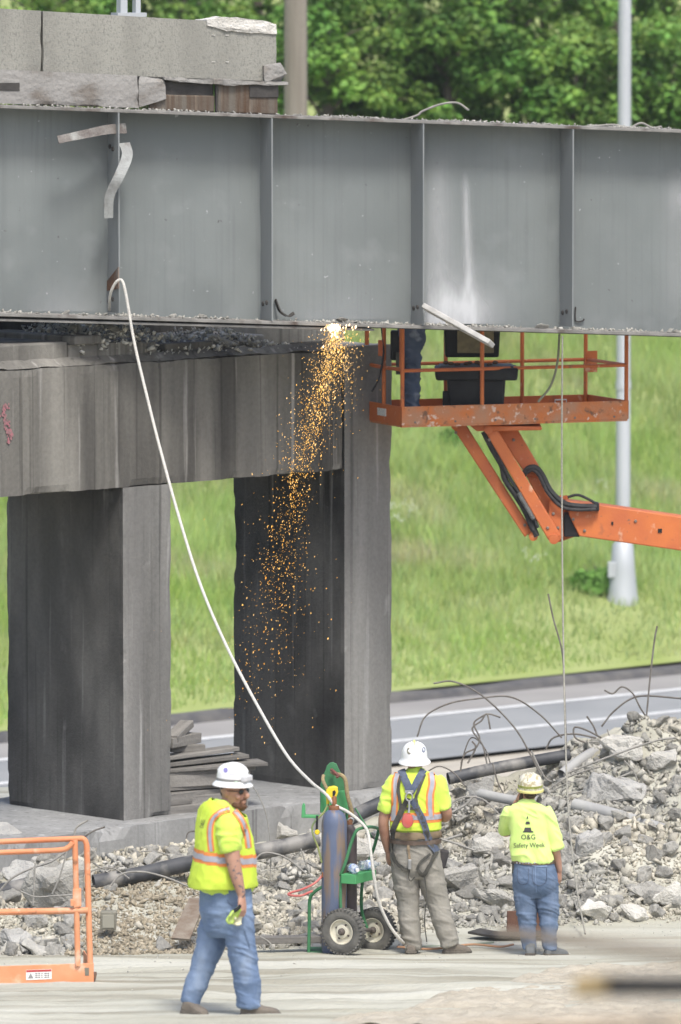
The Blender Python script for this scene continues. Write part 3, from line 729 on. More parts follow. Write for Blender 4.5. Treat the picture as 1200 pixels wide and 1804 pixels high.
def pslab(name, px0, px1, yt, yb, n0, n1, m, par, bevel=.015, nseg=1, rag=0):
    b = MB(); 
    for k in range(nseg):
        a_, c_ = px0 + (px1 - px0) * k / nseg, px0 + (px1 - px0) * (k + 1) / nseg
        A, C = gpt(a_), gpt(c_)
        zs = [zfor(A - GN * n0, yb(a_)).z, zfor(A - GN * n0, yt(a_)).z, zfor(C - GN * n0, yb(c_)).z, zfor(C - GN * n0, yt(c_)).z]
        gband(b, zs[0], zs[1], zs[2], zs[3], -n1, -n0, A, C)
    o = b.build(name, m, par, bevel=0 if name in ('wall_panel', 'slab') else bevel)
    if name in ('wall_panel', 'slab'): chip(o.data, (GU, GN, Vector((0, 0, 1))), .035 if name == 'slab' else .012, .05, .05, int(px1) + 3)
    return o
pt = lambda x: 14 + .060 * x; pbm = lambda x: 124 + .040 * x
pslab('wall_panel', -280, 81, pt, pbm, .10, .42, M_par, parapet)
pslab('wall_panel', 84, 494, pt, pbm, .10, .42, M_par, parapet)
# fresh broken skin on the end and top
bm = bmesh.new()
def rough_lump(name, pts, m, par, amp=.02, sub=3, seed=0):
    """convex block from points, subdivided and roughened"""
    bm = bmesh.new()
    for p_ in pts: bm.verts.new(p_)
    bmesh.ops.convex_hull(bm, input=bm.verts)
    bmesh.ops.triangulate(bm, faces=bm.faces)
    for _ in range(sub): bmesh.ops.subdivide_edges(bm, edges=[e for e in bm.edges if e.calc_length() > .04], cuts=1, use_grid_fill=True); bmesh.ops.triangulate(bm, faces=bm.faces)
    bm.normal_update(); co = np.array([v.co[:] for v in bm.verts]); nn = np.array([v.normal[:] for v in bm.verts])
    d = (fbm(co * 9, 3, seed) - .5) * 2 * amp
    for v, q, w_, e in zip(bm.verts, co, nn, d): v.co = Vector(q + w_ * e)
    me = bpy.data.meshes.new(name); bm.to_mesh(me); bm.free()
    return link(name, me, m, par)
pts = []
for px, y0, y1 in ((372, 35, 44), (400, 30, 52), (440, 33, 57), (470, 36, 56), (494, 42, 60)):
    for n_ in (.085, .43):
        pts += [gwp(px, y0, -n_), gwp(px, y1 - (8 if n_ > .2 else 0), -n_)]
rough_lump('broken_edge', pts, M_fresh, parapet, .025, 3, 3)['label'] = 'white freshly broken top corner'
pts = [gwp(px, py, -n_) for px, py, n_ in ((468, 115, .05), (500, 112, .1), (512, 130, .1), (508, 146, .2), (470, 145, .05), (475, 118, .4), (508, 122, .4), (500, 146, .4))]
rough_lump('hanging_chunk', pts, M_slab, parapet, .02, 3, 4)
pts = []
for px, y0, y1 in ((296, 134, 140), (330, 135, 141), (370, 137, 149), (380, 138, 148)):
    for n_ in (.07, .3): pts += [gwp(px, y0 + 2, -n_), gwp(px, y1, -n_)]
rough_lump('ragged_lip', pts, M_slab, parapet, .022, 3, 14)
pts = []
for px, y0, y1 in ((381, 138, 147), (415, 140, 150), (426, 140, 144), (440, 140, 149), (470, 142, 148), (512, 143, 149)):
    for n_ in (.06, .3): pts += [gwp(px, y0 + 2, -n_), gwp(px, y1, -n_)]
rough_lump('ragged_lip', pts, M_slab, parapet, .022, 3, 15)
for px in (383, 407):
    for py in (60, 107):
        c = gwp(px, py + 2, -.098); bb = MB(); bb.box(c, (.035, .012, .008), (GU, GN, Vector((0, 0, 1)))); bb.build('tie_hole', M_fresh, parapet)
b = MB(); c0 = gwp(244, 26, -.25)
b.box(c0 + Vector((0, 0, -.0)), (.30, .2, .04), (GU, GN, Vector((0, 0, 1)))); b.build('rail_base_plate', M_galv, parapet)
b = MB(); b.box(c0 + Vector((0, 0, .45)) - GU * .07, (.07, .12, .9), (GU, GN, Vector((0, 0, 1)))); b.box(c0 + Vector((0, 0, .45)) + GU * .08, (.05, .10, .9), (GU, GN, Vector((0, 0, 1)))); b.build('rail_post', M_galv, parapet)
# slab edge and the rusty end diaphragm
deck = thing('deck_slab', gpt(120) - GN * .3 + Vector((0, 0, zt(120) + .04)), 'ragged grey edge of the bridge deck slab resting on the girder', 'deck slab')
pslab('slab', -280, 250, lambda x: 122 + .045 * x, lambda x: 186 + .034 * x - 4, .06, 1.2, M_slab, deck, nseg=1)
pslab('slab', 250.5, 300, lambda x: 132 + .02 * (x - 250), lambda x: 190 - .32 * (x - 250), .08, 1.0, M_slab, deck)
b = MB(); gband(b, zfor(gpt(-280), 158).z, zfor(gpt(-280), 146).z, zfor(gpt(40), 160).z, zfor(gpt(40), 146).z, -.2, -.055, gpt(-280), gpt(40)); b.build('drain_slot', M_dark, deck)
crumb_pts = []
dia = thing('end_diaphragm', gpt(380) - GN * .3 + Vector((0, 0, zt(380) + .035)), 'rust streaked steel diaphragm plates under the parapet end', 'steel plate')
M_rustpl = mat('rust_streaked_plate', (0.135, 0.12, 0.10), (0.085, 0.05, 0.03), scale=6, stretch=(2.2, 2.2, .1), rough=.85, bump=.3, bscale=30, c3=(0.25, 0.21, 0.165), c3scale=5, c3lo=.55, c3hi=.72, c3stretch=(3, 3, .12))
pslab('plate', 272, 387, lambda x: 166 + .02 * (x - 270), lambda x: ytop(x) - 6, .12, .16, M_rustpl, dia)
pslab('plate', 391, 497, lambda x: 148, lambda x: ytop(x) - 6, .10, .16, M_rustpl, dia)
pslab('top_angle', 296, 386, lambda x: 142, lambda x: 176, .14, .3, M_dark, dia)
pslab('edge_bar', 387.5, 390.5, lambda x: 145, lambda x: ytop(x) - 6, .09, .14, M_dark, dia)
pslab('top_angle', 446, 497, lambda x: 150, lambda x: 172, .085, .10, M_dark, dia)
# ------------------------------------------------------------------ broken concrete
M_rock = mat('broken_concrete', (0.45, 0.435, 0.395), (0.35, 0.34, 0.31), scale=6, rough=.95, bump=.9, bscale=45, objrand=.22, spec=.08, c3=(.51, .495, .45), c3scale=2.0, coords='Object')
M_rub = mat('rubble', (0.475, 0.46, 0.415), (0.38, 0.37, 0.335), scale=14, rough=.95, bump=.6, bscale=60, vcol=True, spec=.08)
M_slabgrey = mat('grey_slab', (0.32, 0.315, 0.30), (0.42, 0.412, 0.385), scale=5, rough=.93, bump=.9, bscale=40, c3=(.24, .235, .225), c3scale=9, c3lo=.58, c3hi=.7, spec=.1)
def chunk_shape(seed, rough=True):
    r = np.random.RandomState(seed)
    n = (9 if rough else 6) + r.randint(5)
    P = r.uniform(-1, 1, (n, 3)); P /= np.maximum(np.linalg.norm(P, axis=1)[:, None], .55)
    P *= np.array([1.0, .75 + .25 * r.rand(), .5 + .4 * r.rand()])
    bm = bmesh.new()
    for p in P: bm.verts.new(p)
    h = bmesh.ops.convex_hull(bm, input=bm.verts)
    for v in [v for v in bm.verts if not v.link_faces]: bm.verts.remove(v)
    bmesh.ops.dissolve_limit(bm, angle_limit=math.radians(14), verts=bm.verts, edges=bm.edges)
    if rough:
        bmesh.ops.bevel(bm, geom=list(bm.edges), offset=.07, segments=1, affect='EDGES', clamp_overlap=True)
        bmesh.ops.triangulate(bm, faces=bm.faces)
        for lim in (.4, .3):
            bmesh.ops.subdivide_edges(bm, edges=[e for e in bm.edges if e.calc_length() > lim], cuts=1); bmesh.ops.triangulate(bm, faces=bm.faces)
        bm.normal_update()
        co = np.array([v.co[:] for v in bm.verts]); nn = np.array([v.normal[:] for v in bm.verts]); d = (fbm(co * 3.4 + seed, 4, seed) - .5) * .34
        for v, q, w_, e in zip(bm.verts, co, nn, d): v.co = Vector(q + w_ * e)
    bmesh.ops.triangulate(bm, faces=bm.faces)
    me = bpy.data.meshes.new('concrete_chunk'); bm.to_mesh(me); bm.free(); return me
SHAPES = [chunk_shape(s) for s in range(26)]
for m_ in SHAPES: m_.materials.append(M_rock)
LOW = []
for s in range(14):
    m_ = chunk_shape(100 + s, False); V = np.zeros(len(m_.vertices) * 3); m_.vertices.foreach_get('co', V); V = (V.reshape(-1, 3) * np.array([1.1, .95 - .2 * (s % 3) / 2, .85 - .3 * (s % 4) / 3])).ravel()
    LOW.append((V.reshape(-1, 3), np.array([list(p.vertices) for p in m_.polygons])))
def put_chunk(x, y, z, s, label, group=None, sh=None, rot=None, sc=(1, 1, 1), name='concrete_chunk', m=None):
    o = bpy.data.objects.new(name, sh or rnd.choice(SHAPES)); COL.objects.link(o)
    o.location = (x, y, z); o.rotation_euler = rot or (rnd.uniform(-.5, .5), rnd.uniform(-.5, .5), rnd.uniform(0, 6.28)); o.scale = (s * sc[0], s * sc[1], s * sc[2])
    return tag(o, label, 'concrete chunk', group)
def rand_rot(n, r):
    q = r.normal(0, 1, (n, 4)); q /= np.linalg.norm(q, axis=1)[:, None]; w, x, y, z = q.T
    return np.stack([np.stack([1 - 2 * (y * y + z * z), 2 * (x * y - z * w), 2 * (x * z + y * w)], 1), np.stack([2 * (x * y + z * w), 1 - 2 * (x * x + z * z), 2 * (y * z - x * w)], 1), np.stack([2 * (x * z - y * w), 2 * (y * z + x * w), 1 - 2 * (x * x + y * y)], 1)], 1)
def rubble_mass(name, P, S, label, m, seed, tint=None, bright=(.72, 1.18), cat='rubble'):
    r = np.random.RandomState(seed); Vs = []; Fs = []; Cs = []; o = 0
    pick = r.randint(len(LOW), size=len(P)); R = rand_rot(len(P), r)
    for k in range(len(LOW)):
        ix = np.where(pick == k)[0]
        if not len(ix): continue
        V, Fc = LOW[k]
        W = np.einsum('nij,vj->nvi', R[ix], V) * S[ix][:, None, None] + P[ix][:, None, :]
        Vs.append(W.reshape(-1, 3)); Fs.append((Fc[None] + (np.arange(len(ix)) * len(V))[:, None, None]).reshape(-1, 3) + o); o += len(ix) * len(V)
        c = r.uniform(bright[0], bright[1], len(ix))[:, None] * (np.array([1, 1, 1]) if tint is None else tint[ix])
        Cs.append(np.repeat(c, len(V), 0))
    ob = link(name, np_mesh(name, np.concatenate(Vs), np.concatenate(Fs), False, np.concatenate(Cs)), m)
    return tag(ob, label, cat, None, 'stuff')
def tint_xy(X, Y):
    n = fbm(np.stack([X * .9, Y * .9, X * 0], 1), 3, 90)[:, None]
    cool = np.array([.84, .84, .83]); warm = np.array([1.08, 1.04, .95])
    return cool + (warm - cool) * np.clip((n - .40) / .2, 0, 1)
# the great mass of small pieces
n = 46000
X = np.where(npr.rand(n) < .62, npr.uniform(-.6, 4.2, n), npr.uniform(-4.2, -.3, n)); Y = 55.0 + 6.4 * npr.rand(n)
hz_ = heap(X, Y); ty = np.interp(X, TOEX, TOEY)
S = 0.018 * npr.rand(n) ** -0.44; S = np.clip(S, .018, .10)
dirt = (X > -2.35) & (X < -1.25) & (Y < 58.9) & (npr.rand(n) < .93)
ok = (Y > ty - .05 + npr.rand(n) * .3) & ~dirt
X, Y, S = X[ok], Y[ok], S[ok]; Z = gz(X, Y) + S * .15
rubble_mass('rubble', np.stack([X, Y, Z], 1), S, 'loose rubble of crushed pale concrete spread below the pier', M_rub, 5, tint_xy(X, Y))
# crumbs thrown forward on to the dirt road
n = 420; X = npr.uniform(-3.4, 3.4, n); ty = np.interp(X, TOEX, TOEY); Y = ty - np.abs(npr.normal(0, 1.6, n)); S = .006 + .014 * npr.rand(n) ** 3
rubble_mass('gravel_crumbs', np.stack([X, Y, gz(X, Y) + S * .1], 1), S, 'scattered small stones on the dirt road', M_rub, 6, None, (.9, 1.2))
# countable chunks
GR = 'broken concrete chunks in the right rubble heap'; GL = 'broken concrete chunks in front of the pier footing'
cand = []
for k in range(2600):
    x = rnd.uniform(-.4, 3.6) if k % 3 else rnd.uniform(-3.6, -.3); ty_ = float(np.interp(x, TOEX, TOEY)); y = rnd.uniform(ty_ + .15, 61.2)
    s = .055 + .085 * rnd.random() ** 2.2
    if -2.35 < x < -1.25 and y < 58.9 and rnd.random() < .9: continue
    cand.append((s, x, y))
cand.sort(reverse=True); placed = []
for s, x, y in cand:
    if all((x - a) ** 2 + (y - c) ** 2 > (.75 * (s + d)) ** 2 for a, c, d in placed):
        placed.append((x, y, s))
    if len(placed) >= 285: break
def zone(x, y, s_):
    px = proj((x, y, gz1(x, y)))[0]; ty_ = float(np.interp(x, TOEX, TOEY)); f_ = (y - ty_) / (60.7 - ty_)
    size = 'large' if s_ > .088 else ('middling' if s_ > .066 else 'small')
    lvl = 'low in rubble' if f_ < .33 else ('midway in rubble' if f_ < .66 else 'high in rubble')
    where = ('behind the orange rails' if px < 170 else 'left of the walking man' if px < 335 else 'behind the walking man' if px < 460 else 'left of the gas cart' if px < 565
             else 'behind the gas cart' if px < 680 else 'behind the harnessed worker' if px < 790 else 'between harnessed worker and woman' if px < 900 else 'behind the woman' if px < 985
             else 'right of woman by hanging line' if px < 1060 else 'around the pale grey conduit' if px < 1130 else 'by the right edge')
    return '%s concrete chunk %s %s' % (size, lvl, where)
for x, y, s_ in placed:
    put_chunk(x, y, gz1(x, y) + s_ * .28, s_, zone(x, y, s_), 'broken concrete chunks in the rubble')
# named large pieces, traced
def big(px, py, d, w, h, label, seed, rz=0, ry=0, m=None, dep=None, rx=0):
    dd = 54.5
    while dd < 62.5:
        p = at(px, py, dd)
        if p.z - .30 * h * dd / F < gz1(p.x, p.y): d = dd; break
        dd += .05
    p = at(px, py, d); me = chunk_shape(500 + seed); me.materials.append(m or M_rock)
    me.name = 'concrete_chunk'
    o = bpy.data.objects.new('concrete_chunk', me); COL.objects.link(o); o.location = p; s = d / F
    V = np.zeros(len(me.vertices) * 3); me.vertices.foreach_get('co', V); V = V.reshape(-1, 3)
    V = (V - (V.max(0) + V.min(0)) / 2) / (V.max(0) - V.min(0)) * np.array([w * s, dep or .7 * w * s, h * s])
    me.vertices.foreach_set('co', V.ravel()); me.update()
    o.rotation_euler = (rx, ry, rz); return tag(o, label, 'concrete chunk')
big(100, 1572, 58.2, 118, 105, 'large rough concrete block with rebar behind the orange rail at the left', 1, .2, -.25)
big(28, 1500, 59.2, 150, 75, 'flat pale grey concrete slab tilted at the left edge by the footing', 2, .1, .42, M_slabgrey)
big(60, 1545, 58.9, 120, 50, 'smooth grey slab piece under the tilted slab at the left', 3, .3, .2, M_slabgrey)
big(505, 1470, 59.0, 52, 44, 'white broken block beside the black pipe left of the gas cart', 4, .3, .2)
big(565, 1482, 58.6, 60, 46, 'dark grey lump of concrete just left of the blue cylinder', 5, .2)
big(1142, 1568, 57.9, 78, 34, 'long pale slab bridging two stones at the lower right of the heap', 6, .1, .06)
big(1118, 1612, 57.6, 52, 36, 'rounded pale stone under the long slab at the lower right', 7)
big(1046, 1608, 57.6, 64, 44, 'broad pale boulder at the foot of the heap right of the woman', 8)
big(1085, 1395, 60.3, 110, 60, 'big smooth slab face high in the right heap above the grey pipe', 9, .2, .2, M_slabgrey)
big(1040, 1490, 59.0, 56, 62, 'dark grey angular chunk just below the grey pipe', 10, .2, .1, M_slabgrey)
big(1165, 1340, 60.8, 60, 40, 'pale boulder near the top of the heap at the right edge', 11)
big(1100, 1320, 61.0, 90, 50, 'pale block crowning the heap beneath the rebar tangle', 12)
big(845, 1390, 60.5, 52, 70, 'upright grey slab standing between the two workers', 13, .2, .3, M_slabgrey)
big(860, 1490, 59.3, 60, 48, 'cream concrete lump left of the woman in lime shirt', 14)
big(800, 1560, 58.2, 110, 70, 'large pale chunk right behind the harnessed worker legs', 15)
big(865, 1585, 57.9, 70, 40, 'flat cream chunk at the heap foot left of the woman', 16, .1, .1)
big(1178, 1580, 58.0, 60, 56, 'cream boulder at the right edge near the ground', 17)
big(1010, 1455, 59.6, 40, 40, 'pale wedge of concrete beside the woman shoulder', 18)
big(985, 1510, 58.8, 70, 46, 'pale wedge shaped slab beside the woman right arm', 19, .0, -.4)
big(645, 1500, 58.6, 70, 50, 'grey chunk behind the gas cart tray', 20, .3, .1)
big(750, 1440, 60.2, 60, 40, 'grey chunk hidden in part by the harnessed worker', 21)
big(30, 1660, 56.4, 66, 50, 'grey broken slab piece behind the orange toe board at the far left', 22, .2, .3, M_slabgrey)
big(62, 1672, 56.0, 60, 32, 'pale flat chunk just above the orange toe board', 23, .0, .2)
# dirt bank clods left of the walking man
n = 9500; X = npr.uniform(-2.45, -1.2, n); Y = npr.uniform(55.0, 59.2, n); S = .010 + .05 * npr.rand(n) ** 6
ty = np.interp(X, TOEX, TOEY); ok = Y > ty; X, Y, S = X[ok], Y[ok], S[ok]
M_clod = mat('dirt_clods', (0.37, 0.325, 0.245), (0.30, 0.26, 0.195), scale=8, rough=1, bump=.6, bscale=50, vcol=True, spec=.05)
rubble_mass('dirt_clods', np.stack([X, Y, gz(X, Y) + S * .1], 1), S, 'tan clods of dirt and gravel left of the walking man', M_clod, 8, cat='dirt')
# debris on the pier cap and on the flanges
def on_cap(n, s0, s1, v0, v1, hfun, seed, smin, smax, label, name, m=M_rub, br=(.8, 1.4)):
    r = np.random.RandomState(seed); s = r.uniform(s0, s1, n); v = r.uniform(v0, v1, n); S_ = smin + (smax - smin) * r.rand(n) ** 4
    h = hfun(s, v); z = zledge + .01 + h * r.rand(n) ** .5
    P = np.array([C1.x, C1.y, 0]) + s[:, None] * np.array(PU) + v[:, None] * np.array(PV); P[:, 2] = z
    return rubble_mass(name, P, S_, label, m, seed, None, br)
hf = lambda s, v: .22 * np.exp(-((s + .05) / .42) ** 2) * np.clip((v + .02) / .3, .15, 1) + .16 * np.exp(-((s - .9) / .4) ** 2) * np.clip(v / .3, .1, 1) + .20 * np.exp(-((s - 1.75) / .5) ** 2) * np.clip((v) / .3, .1, 1) + .03
hfu = lambda s, v: hf(s, v) + np.where((s > -.62) & (s < .62), .2, 0)
on_cap(1500, -.5, .6, .06, 1.0, hfu, 21, .012, .06, 'dark crushed rubble piled on the pier cap under the girder', 'cap_rubble')
on_cap(1700, .6, 2.75, .05, 1.0, hf, 22, .012, .055, 'grey rubble lying on the right half of the pier cap', 'cap_rubble')
for s_, v_, h_, sz, rz in ((1.6, .25, .12, .17, .3), (1.95, .2, .08, .13, 1.1), (2.25, .25, .06, .10, 2.), (1.35, .3, .1, .13, .4), (.05, .2, .33, .12, .8), (.35, .25, .27, .09, 2.), (1.05, .3, .10, .10, .2)):
    p_ = Vector((C1.x, C1.y, 0)) + PU * s_ + PV * v_
    put_chunk(p_.x, p_.y, zledge + h_, sz, 'grey chunk of broken concrete lying on top of the pier cap', 'chunks on the pier cap', rot=(.2, .3, rz), sc=(1.3, 1, .6))
def on_flange(n, zf, dz, lab, name, seed, smin, smax, nn=(-.05, .30), br=(.8, 1.5), clump=0):
    r = np.random.RandomState(seed); f = r.rand(n)
    if clump:
        c = r.rand(clump); f = np.where(r.rand(n) < .75, np.clip(c[r.randint(clump, size=n)] + r.normal(0, .010, n), 0, 1), f)
    o_ = nn[0] + (nn[1] - nn[0]) * r.rand(n); S_ = smin + (smax - smin) * r.rand(n) ** 5
    P = np.array(PLv)[None] * (1 - f[:, None]) + np.array(PRv)[None] * f[:, None] + o_[:, None] * np.array(GN); P[:, 2] = zf(f) + dz + S_ * .3
    return rubble_mass(name, P, S_, lab, M_rub, seed, None, br)
on_flange(3600, lambda f: BL + (BR - BL) * f, 0, 'white concrete crumbs lying along the bottom flange of the girder', 'flange_crumbs', 31, .004, .032, (.02, .30), (.6, 1.1), clump=40)
on_flange(3200, lambda f: TL + (TR - TL) * f, .03, 'pale concrete crumbs lying along the top flange of the girder', 'flange_crumbs', 32, .004, .026, (-.3, .30), (.6, 1.1), clump=30)
for px, sz in ((105, .05), (590, .07), (610, .05), (345, .06), (292, .05), (940, .075), (1000, .04), (1165, .05), (1178, .045), (345, .05)):
    p_ = gwp(px, ybot(px), .2); put_chunk(p_.x, p_.y, p_.z + sz * .3, sz, 'small white lump of concrete left on the bottom flange', 'lumps on the bottom flange', sc=(1.2, 1, .7))

# ------------------------------------------------------------------ pipes
M_pipe = mat('black_pipe', (0.040, 0.042, 0.047), (0.075, 0.077, 0.082), scale=5, rough=.6, bump=.15, bscale=20, c3=(.24, .23, .21), c3scale=4, c3lo=.48, c3hi=.66, spec=.4)
M_gpipe = mat('grey_conduit', (0.30, 0.30, 0.295), (0.36, 0.36, 0.345), scale=5, rough=.7, bump=.2, bscale=20)
def pipe(pts, r, label, m, n=16, hollow=True):
    b = MB(); b.tube(pts, r, n=n, sm=4, cap=not hollow)
    if hollow:
        b.tube([Vector(p) for p in pts], r * .86, n=n, sm=4, cap=False)
    o = b.build('pipe', m, smooth=True); return tag(o, label, 'pipe')
pipe([at(-60, 1586, 58.6), at(30, 1567, 58.7), at(85, 1552, 58.8)], 17 / F * 58.7, 'black pipe coming in from the left edge behind the orange rail', M_pipe)
pipe([at(165, 1555, 59.0), at(250, 1540, 59.1), at(330, 1522, 59.1), at(420, 1507, 59.1), at(500, 1492, 59.2), at(560, 1478, 59.3)], 14.5 / F * 59, 'long black pipe lying in front of the footing behind the walking man', M_pipe)
pipe([at(598, 1452, 60.1), at(650, 1425, 60.3), at(700, 1405, 60.4), at(745, 1392, 60.5)], 13 / F * 60, 'black pipe length behind the harnessed worker', M_pipe)
pipe([at(790, 1372, 61.0), at(860, 1356, 61.1), at(930, 1343, 61.2), at(1003, 1330, 61.3)], 11 / F * 61, 'black pipe along the top of the heap above the woman hard hat', M_pipe)
pipe([at(990, 1365, 60.9), at(1025, 1338, 61.1), at(1060, 1318, 61.3)], 10 / F * 61, 'short dark pipe rising into the rebar at the heap top', M_gpipe)
pipe([at(1012, 1418, 60.0), at(1070, 1432, 59.8), at(1130, 1450, 59.6), at(1180, 1466, 59.4)], 11.5 / F * 60, 'pale grey conduit lying across the right heap', M_gpipe)
pipe([at(845, 1398, 60.6), at(905, 1410, 60.4), at(950, 1412, 60.2)], 9 / F * 60, 'grey bent conduit hidden behind the woman', M_gpipe)

# rubble slumped over the pipes
n = 700; f_ = npr.rand(n); ax_ = np.interp(f_, [0, .3, .6, 1], [-2.25, -1.2, -.2, 1.3]); ay_ = 58.75 + npr.normal(0, .12, n); ay_ = np.where(ax_ > -.15, ay_ + 1.2 + .3 * ax_, ay_); keepn = vnoise(np.stack([ax_ * 2.3, ax_ * 0, ax_ * 0], 1), 55) > .52
ax_, ay_ = ax_[keepn], ay_[keepn]; S = .02 + .06 * npr.rand(len(ax_)) ** 2; rubble_mass('pipe_rubble', np.stack([ax_, ay_, gz(ax_, ay_) + .03 + .16 * npr.rand(len(ax_))], 1), S, 'rubble slumped over the black pipes', M_rub, 61)
